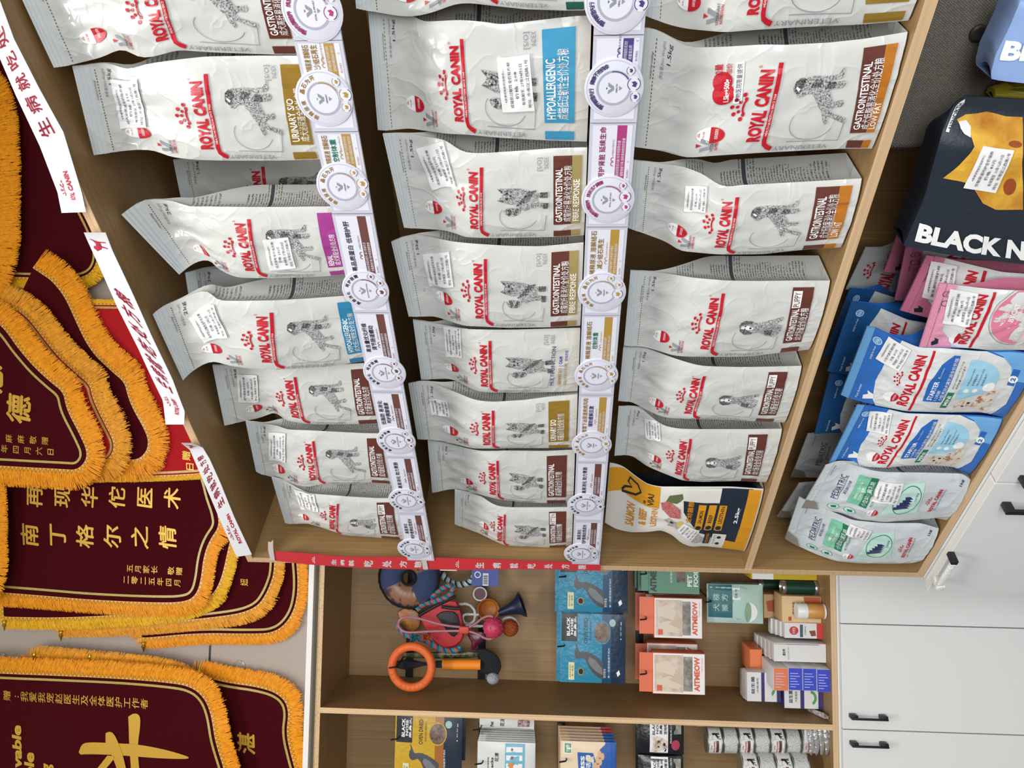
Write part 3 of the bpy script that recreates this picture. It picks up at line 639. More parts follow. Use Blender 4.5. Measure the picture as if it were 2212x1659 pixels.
rx('m', N, 'cat pouch with brown and tan bands and a crooked label, centre of middle shelf', U1,
   [(881, 683), (910, 684), (939, 683), (968, 693), (1004, 704), (1052, 706, .475), (1088, 708), (1189, 707, .836), ('bot', 703)],
   [(843, 523), (863, 514), (902, 506), (941, 514), (978, 522), (1020, 526), (1049, 528, .475), (1100, 531), (1167, 532), (1191, 530, .836), ('bot', 523)], z2, .05,
   fb, 'GASTROINTESTINAL', '成猫优纤易消化全价处方粮', 'cat', ('FIBRE RESPONSE', 'below'), stick=((928, 617), (913, 548), (980, 618), st('成猫优纤易消化全价处方粮', '237元', '27年3月17日')), so=True, seed=14, badge_at=(.30, .235))
Pn, rn = rx('n', N, 'bandless cat pouch with tan and blue lettering on the middle shelf', U1,
   [(908, 820), (940, 819), (969, 818), (985, 822), (1002, 831), (1022, 842), (1040, 847), (1061, 848, .475), (1130, 848), (1200, 847, .836), ('bot', 845)],
   [(890, 690), (950, 700), (1010, 711), (1058, 712, .475), (1115, 712), (1210, 709, .836), ('bot', 708)], z2, .065,
   [(FILM, .80, .802)], 'M', 'M', 'multi', stick=((964, 769), (958, 704), (998, 772), st('成猫泌尿道全价处方粮', '245', '27年03月26日')), so=True, seed=15, badge_at=(.27, .215))
B = MB(); cat_art(Pn, B); B.build('animal_picture', rn, smooth=False)
rx('o', N, 'gold-banded cat pouch on the middle shelf, third from its left end', U1,
   [(900, 948), (921, 949), (960, 953), (1002, 964), (1022, 969), (1067, 969, .475), (1113, 968), (1185, 968, .836), ('bot', 966)],
   [(880, 829), (905, 824), (928, 824), (960, 838), (987, 848), (1017, 861), (1037, 866), (1066, 868, .475), (1133, 864), (1184, 857, .836), ('bot', 851)], z2, .045,
   [(GOLD, .836, .95)], 'URINARY S/O', '成猫泌尿道全价处方粮', 'cat', stick=((933, 895), (926, 859), (972, 900), st('成猫泌尿道全价处方粮', '140', '27年03月26日')), so=True, seed=16, badge_at=(.27, .215))
rx('p', N, 'brown-banded cat pouch on the middle shelf, second from its left end', U1,
   [(932, 1064), (951, 1061), (976, 1056), (1017, 1061), (1045, 1071), (1078, 1079, .475), (1130, 1085), (1181, 1087, .836), ('bot', 1087)],
   [(922, 950), (961, 957), (1012, 969), (1037, 974), (1075, 974, .475), (1088, 973), (1180, 974, .836), ('bot', 971)], z2, .065,
   [(BRN, .836, .95)], 'GASTROINTESTINAL', '成猫肠道全价处方粮', 'cat', None, '1.5kg', seed=17, badge_at=(.28, .25))
rx('q', N, 'brown-banded kitten pouch at the left end of the middle shelf', U1,
   [(981, 1131), (997, 1138), (1037, 1153), (1075, 1172), (1088, 1177, .475), (1103, 1180), (1187, 1183, .836), ('bot', 1179)],
   [(981, 1058), (1015, 1065), (1042, 1073), (1058, 1085), (1075, 1093), (1091, 1095, .475), (1113, 1096), (1185, 1096, .836), ('bot', 1095)], z2, .055,
   [(BRN, .836, .95)], 'GASTROINTESTINAL', '幼猫肠道全价处方粮', 'cat', ('KITTEN', 'box'), '1.5kg', seed=18, T=.075, badge_at=(.33, .28), enw=.44)
# --- third shelf
def dz(x, y): return U1.d_at(x, y, z3, .008, .2)
rx('r', N, 'gold-striped pouch cut off by the right frame edge on the third shelf', U1,
   [(1385, 30), (1440, 52), (1481, 62), (1565, 70), (1640, 64, .475), (1740, 58), (1862, 53, .836), ('bot', 44)],
   [(1400, -230), (1680, -232, .475), (1880, -240, .836), ('bot', -240)], z3, .03, [(GOLD, .836, .97)], 'URINARY S/O', '成犬泌尿道全价处方粮', seed=19)
lf = [(BRN, .836, .92), (ORG, .92, .965)]
def promo(P, r):
    B = MB(); tl, tr, bl = P.inv(1538, 226), P.inv(1543, 137), P.inv(1603, 222); mp = lambda x, y: (tl[0]+(tr[0]-tl[0])*x+(bl[0]-tl[0])*y, tl[1]+(tr[1]-tl[1])*x+(bl[1]-tl[1])*y)
    A = lambda pol, m, o: B.art(P, ([mp(*p) for p in pol[0]], pol[1]), m, o)
    A(both(fan(.25, .35, .27, .37, 20), fan(.55, .3, .25, .32, 20)), RED, .0010); A(text('1.5kg+500g', .06, .62, .35, .58, .03, 2), WHITE, .0016); A(text('加量', .66, .99, .02, .28, .012, 2), RED, .0014); A(text('不加价', .64, .99, .38, .58, .01, 2), RED, .0014)
    A(rect(.0, 1., .68, .97, 6, 1), WHITE, .0010); A(text('宠物医院限量提供', .04, .96, .73, .92, .0, 2), INK, .0016); B.build('promotion_badge', r, smooth=False)
rx('s', N, 'large low-fat dog pouch with red bonus-size badge on the third shelf', U1,
   [(1345, 310), (1380, 319), (1429, 325), (1460, 335), (1485, 341), (1533, 337), (1642, 330, .475), (1760, 324), (1826, 321, .836), ('bot', 321)],
   [(1365, 60), (1403, 59), (1440, 74), (1470, 95), (1490, 103), (1566, 101), (1647, 96), (1696, 97, .475), (1790, 92), (1866, 84, .836), ('bot', 68)], z3, .02,
   lf, 'GASTROINTESTINAL', '成犬低脂易消化全价处方粮', 'dog', ('LOW FAT', 'below'), '1.5kg', badge_at=(.22, .29), seed=20, T=.10, promo=promo)
rx('t', N, 'low-fat dog pouch with a label priced 160元 on the third shelf', U1,
   [(1352, 490), (1371, 497), (1437, 521), (1469, 542), (1542, 549), (1568, 550, .475), (1647, 549), (1731, 540, .836), ('bot', 534)],
   [(1362, 345), (1403, 350), (1474, 359), (1517, 375), (1553, 400), (1572, 404), (1596, 400, .475), (1690, 395), (1763, 391, .836), ('bot', 385)], z3, .02,
   lf, 'GASTROINTESTINAL', '成犬低脂易消化全价处方粮', 'dog', ('LOW FAT', 'below'), '1.5kg', stick=((1476, 455), (1480, 399), (1523, 458), st('成犬低脂易消化全价处方粮', '160元', '27年06月12日')), badge_at=(.24, .235), seed=21, T=.095)
pb = [(BRN, .836, .93)]
rx('u', N, 'crisp puppy pouch without price label, centre of the third shelf', U1,
   [(1345, 746), (1393, 749), (1430, 760), (1450, 767), (1474, 770), (1532, 771, .475), (1621, 770), (1684, 762, .836), ('bot', 755)],
   [(1359, 584), (1423, 588), (1498, 600), (1567, 606, .475), (1640, 607), (1713, 606, .836), ('bot', 606)], z3, .02, pb, 'GASTROINTESTINAL', '幼犬肠道全价处方粮', 'pup', ('PUPPY', 'box'), seed=22, enw=.46, badge_at=(.22, .195))
rx('v', N, 'puppy pouch tucked behind the crisp puppy pouch on the third shelf', U1,
   [(1333, 865), (1365, 868), (1392, 883), (1418, 896), (1443, 903), (1495, 905, .475), (1580, 907), (1630, 910, .836), ('bot', 913)],
   [(1344, 749), (1395, 751), (1427, 763), (1463, 776), (1503, 788), (1525, 791, .475), (1600, 793), (1661, 792, .836), ('bot', 790)], z3, .03, pb, 'GASTROINTESTINAL', '幼犬肠道全价处方粮', 'pup', ('PUPPY', 'box'), seed=23, enw=.46, badge_at=(.22, .235))
rx('w', N, 'narrow-necked puppy pouch priced 162元 beside the yellow pouch, third shelf', U1,
   [(1325, 984), (1344, 982), (1367, 985), (1397, 1007), (1440, 1025), (1474, 1038, .475), (1516, 1041), (1599, 1039, .836), ('bot', 1042)],
   [(1334, 878), (1375, 878), (1390, 885), (1410, 903), (1435, 920), (1466, 926), (1494, 927, .475), (1560, 927), (1616, 927, .836), ('bot', 926)], z3, .03, pb, 'GASTROINTESTINAL', '幼犬肠道全价处方粮', 'pup', ('PUPPY', 'box'), seed=24, enw=.46,
   stick=((1394, 945), (1392, 901), (1427, 950), st('幼犬肠道全价处方粮', '162元', '27年04月20日')), badge_at=(.27, .27))
# --- the yellow and white kitten food pouch
YEL = mat('yellow pouch film', '#d9961f', .35, bump=.06, bscale=40); DNAVY = mat('dark navy pouch film', '#1f2a3a', .4, bump=.06, bscale=40); CREAM = mat('ivory pouch film', '#dedad2', .42, bump=.08, bscale=36)
P = Pouch(U1, [(1305, 1128), (1331, 1143), (1362, 1150), (1403, 1149), (1428, 1145), (1453, 1156), (1471, 1173), (1494, 1182), (1516, 1179), (1554, 1183), ('bot', 1190)],
          [(1315, 999), (1327, 1000), (1347, 1007), (1372, 1027), (1398, 1045), (1425, 1051), (1500, 1051), (1580, 1051), ('bot', 1056)], z3, .03, .085, seed=25, wr=.002, top=.5)
r = thing('pet_food_pouch', 'yellow, ivory and navy kitten food pouch standing by the oak side panel', 'pet food bag', P.base)
P.body(CREAM, mat('black pouch film', '#101217', .25, bump=.15, bscale=40), CREAM, 0, parent=r)
OINK = mat('orange ink', '#cf8a1d', .4)
B = MB(); B.art(P, pgon([(.55, .005), (.93, .005), (.99, .1), (.99, .36), (.57, .36), (.62, .2), (.66, .1)]), YEL, .0008); B.art(P, stroke([(.66, .10), (.72, .20), (.80, .235), (.90, .21), (.93, .15), (.85, .14), (.80, .17), (.75, .12), (.68, .10)], .035, .014), INK, .0014)
B.art(P, text('VIAI', .62, .84, .285, .325, .02, 2), INK, .0014); B.art(P, text('味', .64, .70, .255, .275, .02, 2), INK, .0014); B.build('brand_panel', r, smooth=False)
B = MB(); B.art(P, text('SALMON', .14, .55, .145, .205, .03, 2, .1), OINK, .001); B.art(P, text('& BEEF', .18, .52, .235, .285, .03, 2, .1), OINK, .001); B.art(P, text('LECITHIN', .15, .56, .315, .355, .02, 2), OINK, .001); B.build('flavour_lettering', r, smooth=False)
B = MB(); B.art(P, pgon([(.60, .525), (.98, .50), (.99, .93), (.05, .93), (.08, .78), (.24, .735), (.30, .66), (.42, .60)]), DNAVY, .0008); B.art(P, rect(.79, .985, .50, .74, 4, 6), CREAM, .0011); B.art(P, rect(.02, .985, .905, .985, 16, 3), YEL, .0010)
B.art(P, pgon([(.02, .84), (.2, .80), (.16, .95), (.02, .97)]), YEL, .0012); B.art(P, text('全幼猫粮', .45, .80, .545, .585, .03, 2), OINK, .0016)
for k, tx in enumerate(('SALMON', 'BEEF', 'LECITHIN')):
    y = .615+k*.065; B.art(P, rect(.36, .76, y, y+.048, 6, 2), YEL, .0014); B.art(P, fan(.40, y+.024, .05, .026, 14), YEL, .0014); B.art(P, fan(.40, y+.024, .035, .019, 12), DNAVY, .0018); B.art(P, text(tx, .48, .48+.033*len(tx), y+.012, y+.036, .01, 2), INK, .0018)
B.art(P, text('2.5kg', .50, .74, .855, .885, .03, 2), WHITE, .0016); B.art(P, text('全猫期食品', .12, .26, .82, .835, 0, 1), WHITE, .0018)
B.build('product_panel', r, smooth=False)
MEAT = speckle('raw meat print', '#8f3236', '#d98c84', 240, .5, .2)
B = MB(); B.art(P, pgon([(.55, .385), (.70, .37), (.74, .42), (.62, .50), (.47, .51), (.42, .44)]), MEAT, .0014); B.art(P, pgon([(.72, .40), (.86, .42), (.90, .50), (.82, .51), (.72, .47)]), mat('herb print', '#5d6b42', .5), .0013); B.art(P, fan(.36, .515, .06, .025, 12), mat('lecithin print', '#d9c35c', .4), .0018)
B.art(P, pgon([(.33, .40), (.40, .43), (.36, .48), (.38, .56), (.26, .66), (.14, .72), (.10, .64), (.20, .56), (.24, .48), (.22, .43), (.28, .44)]), speckle('grey cat print', '#6f6a66', '#c6c1bb', 200, .45, .2), .0014); B.art(P, fan(.33, .455, .025, .013, 10), INK, .0018); B.build('picture', r, smooth=False)
sticker(P, r, (1461, 1143), (1477, 1128), (1492, 1167), st('味爱全价幼猫粮', '196', '27年03月26日'))
B = MB(); B.art(P, rect(.10, .32, .695, .735, 4, 2), DNAVY, .0022); B.art(P, text('爱自品质的美味', .12, .30, .705, .725, 0, 1), OINK, .0026); B.art(P, rect(.06, .30, .745, .835, 4, 4), CREAM, .0018); B.art(P, text('COMPLETE', .10, .28, .755, .77, 0, 1), GREY, .0024); B.art(P, both(fan(.12, .79, .025, .014, 10), fan(.24, .79, .025, .014, 10)), DNAVY, .0024); B.build('claims_panel', r, smooth=False)

# ================================================================ bottom bay of the corner unit
def dlow(x, y): return U1.d_at(x, y, z0, -.02, .3)
PEDI = film('silver white pouch film', '#d0d5d8'); GRN = mat('soft green ink', '#7fc4a3', .4); DGRN = mat('deep green ink', '#1f7a57', .4); PGRN = mat('pale mint ink', '#c2e4d6', .4); WARM = mat('taupe corner film', '#8d857d', .3, bump=.1)
def pedi(label, L, R, d0, seed, stick=None, plain=False, T=.075):
    P = Pouch(U1, L, R, z0, d0, T, seed=seed, top=.5, wr=.004)
    r = thing('pet_food_pouch', label, 'pet food bag', P.base, 'silver white puppy pouches in the bottom bay')
    P.body(PEDI, textlike('silver gusset print', '#c0c3c4', '#4a4f66'), PEDI, .05, parent=r); P.header(PEDI, .065, 5, r)
    B = MB(); B.art(P, pgon([(.01, .0), (.22, .0), (.16, .085), (.01, .12)]), WARM, .0020); B.art(P, text('easyopening', .74, .95, .075, .09, 0, 1, .3), NAVYINK, .0010)
    B.art(P, text('PEDIATRIC', .30, .78, .155, .195, .0, 2, 0, (16, 24)), NAVYINK, .0010); B.art(P, text('离乳期幼犬粮', .44, .72, .215, .235, 0, 1), NAVYINK, .0010); B.art(P, rect(.30, .80, .20, .2025, 8, 1), NAVYINK, .001); B.build('range_lettering', r, smooth=False)
    if plain: return P, r
    B = MB(); B.art(P, rect(.30, .88, .26, .345, 10, 4), GRN, .0008); B.art(P, rect(.30, .88, .345, .395, 10, 3), DGRN, .0008); B.art(P, text('SMALL DOG', .42, .76, .285, .305, .01, 1), WHITE, .0013); B.art(P, text('STARTER', .42, .66, .315, .332, .01, 1), WHITE, .0013)
    B.art(P, text('小型幼犬离乳期', .33, .80, .35, .385, .0, 2), WHITE, .0014); B.art(P, text('MOTHER & BABYDOG', .36, .80, .41, .425, 0, 1), DGRN, .001); B.build('name_band', r, smooth=False)
    B = MB(); B.art(P, pgon([(.16, .50), (.82, .55), (.86, .70), (.26, .74)]), PGRN, .0007); B.art(P, arc(.52, .63, .28, .085, .05, 0, 360, 30), DGRN, .0010)
    for k in range(5): B.art(P, pgon([(.34+.05*k, .57+.012*k), (.40+.05*k, .56+.012*k), (.42+.045*k, .64), (.38+.045*k, .665)]), NAVYINK, .0014)
    B.art(P, text('CANINE', .52, .68, .675, .688, 0, 1), NAVYINK, .0012); B.build('emblem', r, smooth=False)
    B = MB(); B.art(P, art_once('lg2', lambda: both(crown(.40, .58, .765, .808), text('ROYAL CANIN', .26, .74, .812, .838, .045, 2, 0, (14, 30)))), RED, .001); B.art(P, text('VET CARE NUTRITION', .27, .73, .848, .859, 0, 1), NAVYINK, .001); B.build('brand_logo', r, smooth=False)
    B = MB(); B.art(P, fan(.22, .45, .075, .038, 22), WHITE, .0007); B.art(P, fan(.22, .45, .075, .038, 14, 190, 350), RED, .0010); B.art(P, text('扫码查真伪', .17, .28, .458, .470, 0, 1), WHITE, .0014); B.art(P, text('ROYAL CANIN', .18, .26, .428, .435, 0, 1), RED, .001); B.build('scan_badge', r, smooth=False)
    B = MB()
    for q in (.20, .31): B.art(P, fan(.14, q, .06, .04, 18), PGRN, .0008); B.art(P, arc(.14, q, .06, .04, .08, 0, 360, 20), DGRN, .001); B.art(P, pgon([(.11, q-.01), (.15, q-.02), (.17, q+.015), (.12, q+.02)]), DGRN, .0012)
    B.build('round_icons', r, smooth=False)
    B = MB(); B.art(P, text('1kg', .82, .94, .93, .952, .02, 2), NAVYINK, .001); B.build('weight_lettering', r, smooth=False)
    if stick: sticker(P, r, *stick)
    return P, r
pedi('silver puppy pouch in the bottom bay beside the blue pouches', [(1728, 1096), (1754, 1098), (1815, 1107), (1854, 1122), (1910, 1128), (1970, 1124), (2022, 1119), (2046, 1124)],
     [(1782, 1006), (1800, 1000), (1821, 996), (1842, 1004), (1882, 1016), (1910, 1020), (2000, 1021), (2080, 1023), (2098, 1037)], dlow(2070, 1080), 31, stick=((1882, 1080), (1898, 1036), (1935, 1088), st('小型犬离乳期奶糕', '96元', '26年10月28日')))
pedi('silver puppy pouch at the left end of the bottom bay', [(1694, 1162), (1715, 1175), (1760, 1196), (1804, 1212), (1854, 1217), (1920, 1218), (1970, 1217), (1990, 1212)],
     [(1724, 1072), (1760, 1090), (1800, 1106), (1843, 1124), (1910, 1130), (1990, 1130), (2030, 1142)], dlow(2010, 1180), 32, stick=((1826, 1152), (1836, 1128), (1870, 1166), st('小型犬离乳期奶糕', '96元', '26年10月28日')))
pedi('grey shadowed puppy pouch directly behind the blue pouch, bottom bay', [(1707, 1030), (1760, 1032), (1900, 1040), (1990, 1040)], [(1743, 937), (1770, 935), (1820, 930), (1930, 935), (2000, 935)], .24, 33, plain=True)
pedi('grey shadowed puppy pouch at the back of the bottom bay, nearest the left end', [(1677, 1116), (1730, 1118), (1850, 1130), (1950, 1130)], [(1724, 1044), (1760, 1042), (1900, 1045), (1970, 1045)], .125, 34, plain=True, T=.05)
BLUF = mat('royal blue pouch film', '#2f6fc0', .26, bump=.15, bscale=34, coat=.4); SKYF = mat('sky blue pouch film', '#6da9dd', .26, bump=.15, bscale=34, coat=.4); LSKY = mat('light sky ink', '#9fd0e6', .35); MBLU = mat('mid blue ink', '#2b66b5', .35); OFFW = film('soft white film', '#d9dad8')
PUPP = speckle('tan and white puppy print', '#a8672f', '#dcd3c6', 70, .44, .06)
def starter(label, L, R, d0, seed, stick=None, plain=False, lean=0., T=.08, film=BLUF):
    P = Pouch(U1, L, R, z0, d0, T, lean, seed=seed, top=.5, wr=.0028)
    r = thing('pet_food_pouch', label, 'pet food bag', P.base, 'blue puppy starter pouches in the bottom bay')
    P.body(film, BLUF, BLUF, .05, parent=r); P.header(SKYF if not plain else film, .055, 4, r)
    B = MB(); B.art(P, fan(.87, .09, .045, .028, 18), SKYF, .0010); B.art(P, arc(.87, .09, .045, .028, .12, 0, 360, 20), WHITE, .0012); B.art(P, text('1kg', .845, .895, .08, .1, 0, 1), WHITE, .0014); B.art(P, text('净含量 Net Weight', .62, .80, .082, .096, 0, 1), WHITE, .0012)
    B.art(P, text('Petit format', .05, .25, .085, .10, 0, 1, .2), WHITE, .001); B.art(P, pgon([(.06, .13), (.12, .125), (.15, .15), (.20, .14), (.17, .18), (.10, .19)]), WHITE, .001); B.build('small_print', r, smooth=False)
    B = MB(); B.art(P, pgon([(.0, .22), (.10, .185), (.35, .165), (.70, .175), (1, .22), (1, .70), (.88, .86), (.60, .93), (.25, .94), (.02, .90)]), OFFW, .0006)
    B.build('white_panel', r, smooth=False)
    B = MB(); B.art(P, art_once('lg3', lambda: both(crown(.40, .62, .245, .315), text('ROYAL CANIN', .10, .90, .325, .385, .05, 3, 0, (24, 34)), rect(.03, .97, .405, .42, 18, 1))), RED, .0010); B.build('brand_logo', r, smooth=False)
    if plain: return P, r
    B = MB(); B.art(P, pgon([(.22, .46), (.50, .445), (.80, .475), (.93, .53), (.93, .565), (.22, .565)]), MBLU, .001); B.art(P, text('STARTER', .25, .55, .475, .503, .02, 2), WHITE, .0015); B.art(P, text('1-2月龄', .25, .42, .512, .532, 0, 2), WHITE, .0015)
    B.art(P, text('小型犬幼犬离乳期全价奶糕', .25, .90, .538, .561, .01, 2), WHITE, .0015); B.art(P, text('Mother & Babydog', .60, .76, .49, .50, 0, 1), WHITE, .0014); B.art(P, rect(.12, .40, .575, .612, 6, 2), DGRN, .0012); B.art(P, text('MINI', .17, .34, .582, .606, .02, 2), WHITE, .0017)
    B.art(P, text('ADULT WEIGHT UP TO 10 kg', .46, .86, .585, .598, 0, 1), INK, .0012); B.art(P, text('成犬体重10公斤以下', .46, .80, .604, .617, 0, 1), INK, .0012); B.build('name_band', r, smooth=False)
    B = MB(); B.art(P, fan(.60, .63, .30, .20, 26, 180, 360), LSKY, .0009)
    for k, tx in enumerate(('Healthy growth & support', '支持健康成长', 'Supports immune system', '支持免疫力')): B.art(P, text(tx, .52, .52+.26*(1-.3*(k % 2)), .66+.026*k, .673+.026*k, 0, 1), NAVYINK, .0014)
    B.art(P, both(fan(.44, .67, .03, .016, 12), fan(.44, .72, .03, .016, 12)), WHITE, .0014); B.art(P, both(fan(.50, .79, .07, .035, 16)), WHITE, .0013); B.build('benefit_panel', r, smooth=False)
    B = MB(); B.art(P, pgon([(.62, .985), (.62, .90), (.80, .87), (.94, .80), (.99, .74), (.99, .985)]), SKYF, .0010); B.art(P, rect(.55, .78, .885, .925, 6, 3), MBLU, .0013); B.art(P, fan(.64, .905, .05, .028, 18), WHITE, .0016); B.art(P, text('2', .615, .665, .892, .918, .03, 2), MBLU, .0020); B.build('stage_mark', r, smooth=False)
    B = MB(); B.art(P, into(pgon([(0, .25), (.1, .05), (.35, 0), (.5, .1), (.52, .35), (.4, .5), (.7, .55), (.9, .7), (1, 1), (.0, 1), (.15, .6)]), .06, .46, .65, .86), PUPP, .0012); B.art(P, both(fan(.16, .70, .014, .009, 8), fan(.22, .725, .018, .010, 8)), INK, .0016); B.build('puppy_picture', r, smooth=False)
    B = MB(); B.art(P, fan(.20, .28, .08, .045, 22), WHITE, .0008); B.art(P, fan(.20, .28, .08, .045, 14, 190, 350), RED, .0011); B.art(P, text('扫码查真伪', .15, .26, .292, .305, 0, 1), WHITE, .0016); B.build('scan_badge', r, smooth=False)
    if stick: sticker(P, r, *stick)
    return P, r
starter('blue puppy starter pouch overlapped by the pink pouch in the bottom bay', [(1814, 851), (1826, 857), (1860, 868), (1898, 876), (1957, 888), (2048, 891), (2120, 891), (2173, 903)],
        [(1870, 705), (1888, 706), (1930, 727), (1984, 750), (2035, 751), (2116, 758), (2190, 757), (2245, 765)], dlow(2205, 835), 41, stick=((1890, 772), (1919, 722), (1940, 800), st('小型犬离乳期奶糕', '85.5元', '27年10月12日')))
starter('blue puppy starter pouch next to the silver pouches in the bottom bay', [(1789, 1001), (1815, 991), (1837, 996), (1871, 1008), (1910, 1010), (1992, 1004), (2060, 1009), (2093, 1026)],
        [(1850, 874), (1905, 880), (1957, 892), (2048, 895), (2120, 897), (2170, 903)], dlow(2130, 965), 42, stick=((1870, 928), (1878, 886), (1918, 938), st('小型犬离乳期奶糕', '85.5元', '26年10月26日')))
DKB = mat('blue starter film darkened for shade', '#23588f', .3, bump=.12, bscale=34, coat=.3)  # starter film for the rear pouches, the bay's shade mixed into its blue
starter('shade-toned blue pouch leaning directly behind the front blue starter pouch', [(1785, 801), (1850, 815), (1960, 830), (2080, 840)], [(1836, 651), (1880, 655), (1960, 690), (2140, 720)], .12, 43, plain=True, film=DKB)
starter('shade-toned blue pouch behind the second blue starter pouch in the bottom bay', [(1757, 937), (1800, 935), (1900, 935), (2040, 945)], [(1790, 806), (1850, 810), (1950, 830), (2080, 840)], .13, 44, plain=True, film=DKB)
starter('dim blue pouch at the back below the board, behind the shade-toned blue pouch', [(1778, 770), (1840, 772), (2040, 790)], [(1834, 622), (1880, 625), (2080, 690)], .23, 45, plain=True, film=DKB)
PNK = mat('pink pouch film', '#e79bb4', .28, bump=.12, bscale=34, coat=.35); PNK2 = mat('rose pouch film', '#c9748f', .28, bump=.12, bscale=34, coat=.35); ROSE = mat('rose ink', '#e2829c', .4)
KIT = speckle('cream kitten print', '#8d7560', '#d8cdbf', 60, .42, .1)
def baby(label, L, R, d0, seed, stick=None, plain=False, zb=None):
    P = Pouch(U1, L, R, z0, d0, .042, .0, seed=seed, top=.5, wr=.003)
    r = thing('pet_food_pouch', label, 'pet food bag', P.base, 'pink kitten pouches in the bottom bay')
    P.body(OFFW, PNK2, PNK2, .04, parent=r)
    P.header(PNK2 if plain else PNK, .06, 5, r)
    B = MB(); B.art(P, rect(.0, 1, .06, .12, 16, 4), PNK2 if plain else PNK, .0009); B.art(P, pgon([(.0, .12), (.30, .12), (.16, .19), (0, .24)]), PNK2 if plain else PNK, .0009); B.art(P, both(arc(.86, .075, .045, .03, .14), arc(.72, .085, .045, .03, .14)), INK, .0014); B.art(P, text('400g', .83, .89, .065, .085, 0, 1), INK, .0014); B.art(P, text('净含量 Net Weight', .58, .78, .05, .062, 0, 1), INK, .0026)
    B.art(P, pgon([(.04, .085), (.10, .075), (.13, .10), (.17, .09), (.14, .125), (.07, .13)]), INK, .0014); B.build('small_print', r, smooth=False)
    B = MB(); B.art(P, art_once('lg4', lambda: both(text('ROYAL CANIN', .08, .92, .275, .34, .05, 3, 0, (22, 34)), rect(.02, .97, .365, .385, 16, 1))), RED, .001); B.build('brand_logo', r, smooth=False)
    if not plain:
        P0 = P; P = lambda a, b, off=.0008: P0(a, min(.985, .42+(b-.42)*1.55) if b > .42 else b, off)
        B = MB(); B.art(P, fan(.62, .62, .46, .20, 26, 0, 180), ROSE, .0009); B.art(P, arc(.62, .62, .49, .213, .02, 0, 180), GREY, .0009); B.art(P, text('MOTHER &', .48, .80, .475, .497, .01, 2), WHITE, .0013); B.art(P, text('BABYCAT', .44, .84, .508, .535, .03, 2), WHITE, .0013); B.art(P, text('1-4月龄', .52, .74, .545, .56, 0, 2), WHITE, .0013)
        B.art(P, text('离乳期幼猫全价奶糕', .24, .92, .575, .61, .02, 2), WHITE, .0013); B.art(P, fan(.62, .622, .40, .16, 26, 180, 360), mat('pale rose ink', '#efccd5', .4), .0008); B.build('name_panel', r, smooth=False)
        B = MB(); B.art(P, into(pgon([(0, 0), (.22, .2), (.5, .22), (.85, .12), (.95, 0), (1, .4), (.9, .75), (.95, 1), (.1, 1), (.08, .5)]), .10, .50, .64, .86), KIT, .0012); B.build('kitten_picture', r, smooth=False)
        B = MB(); B.art(P, fan(.18, .235, .10, .04, 20), WHITE, .0014); B.art(P, fan(.18, .235, .10, .04, 14, 190, 350), RED, .0017); B.build('scan_badge', r, smooth=False); P = P0
    if stick: sticker(P, r, *stick)
    return P, r
baby('front pink kitten pouch with label reading 48元 in the bottom bay', [(1984, 749), (2040, 750), (2093, 752, .375), (2140, 757), (2212, 756), ('bot', 765)], [(2027, 611), (2065, 615), (2110, 621), (2150, 625, .375), (2212, 628), ('bot', 632)], .02, 51, stick=((2034, 696), (2051, 622), (2092, 704), st('离乳期幼猫奶糕', '48元', '27年06月03日')))
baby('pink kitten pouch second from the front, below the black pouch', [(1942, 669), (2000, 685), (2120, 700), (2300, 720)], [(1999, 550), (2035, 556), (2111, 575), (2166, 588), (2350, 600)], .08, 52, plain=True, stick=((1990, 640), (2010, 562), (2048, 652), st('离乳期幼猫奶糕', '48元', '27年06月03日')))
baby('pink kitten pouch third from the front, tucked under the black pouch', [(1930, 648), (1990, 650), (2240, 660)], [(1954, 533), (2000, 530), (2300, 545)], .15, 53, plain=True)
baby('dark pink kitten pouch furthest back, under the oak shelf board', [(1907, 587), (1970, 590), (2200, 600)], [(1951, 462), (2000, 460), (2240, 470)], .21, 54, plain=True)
def back_bag():
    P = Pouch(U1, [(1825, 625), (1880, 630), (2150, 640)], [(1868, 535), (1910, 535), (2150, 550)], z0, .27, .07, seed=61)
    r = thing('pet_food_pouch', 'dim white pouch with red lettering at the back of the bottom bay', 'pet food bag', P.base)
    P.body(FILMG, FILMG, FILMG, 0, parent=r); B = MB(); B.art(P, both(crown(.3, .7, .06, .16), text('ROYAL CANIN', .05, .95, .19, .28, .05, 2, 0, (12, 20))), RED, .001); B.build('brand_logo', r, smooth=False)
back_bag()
# the black pouch lying on its side, print turned with it
BLKF = mat('matte black navy pouch film', '#222a36', .48, bump=.12, bscale=160); AMB = speckle('amber cat print', '#b0611a', '#f0c446', 16, .5, .28)
def laid(label, name, film, L, R, d0, T, seed, lean=0.):
    P = Pouch(U1, L, R, z0, d0, T, lean, seed=seed, top=.3, wr=.002, bulge=.016)
    r = thing(name, label, 'pet food bag', P.base); P.body(film, film, film, 0, parent=r); return P, r
P, r = laid('black pouch lying on its side with amber cat picture, bottom bay', 'pet_food_pouch', BLKF,
            [(2088, 206, 0.), (2060, 225), (2036, 283), (2012, 370), (1999, 420), (1985, 455), (1951, 532, 1.)], [(2345, 220, 0.), (2330, 290), (2310, 420), (2290, 575, 1.)], .045, .06, 71)
q = lambda pts: [P.inv(*p) for p in pts]
B = MB(); B.art(P, pgon(q([(2066, 257), (2085, 246), (2110, 244), (2130, 240), (2170, 250), (2208, 252), (2209, 300), (2207, 350), (2209, 400), (2209, 452), (2150, 452), (2122, 438), (2105, 410), (2090, 395), (2070, 390), (2036, 384), (2072, 355), (2095, 330), (2104, 316), (2096, 290), (2076, 276)])), AMB, .0010)
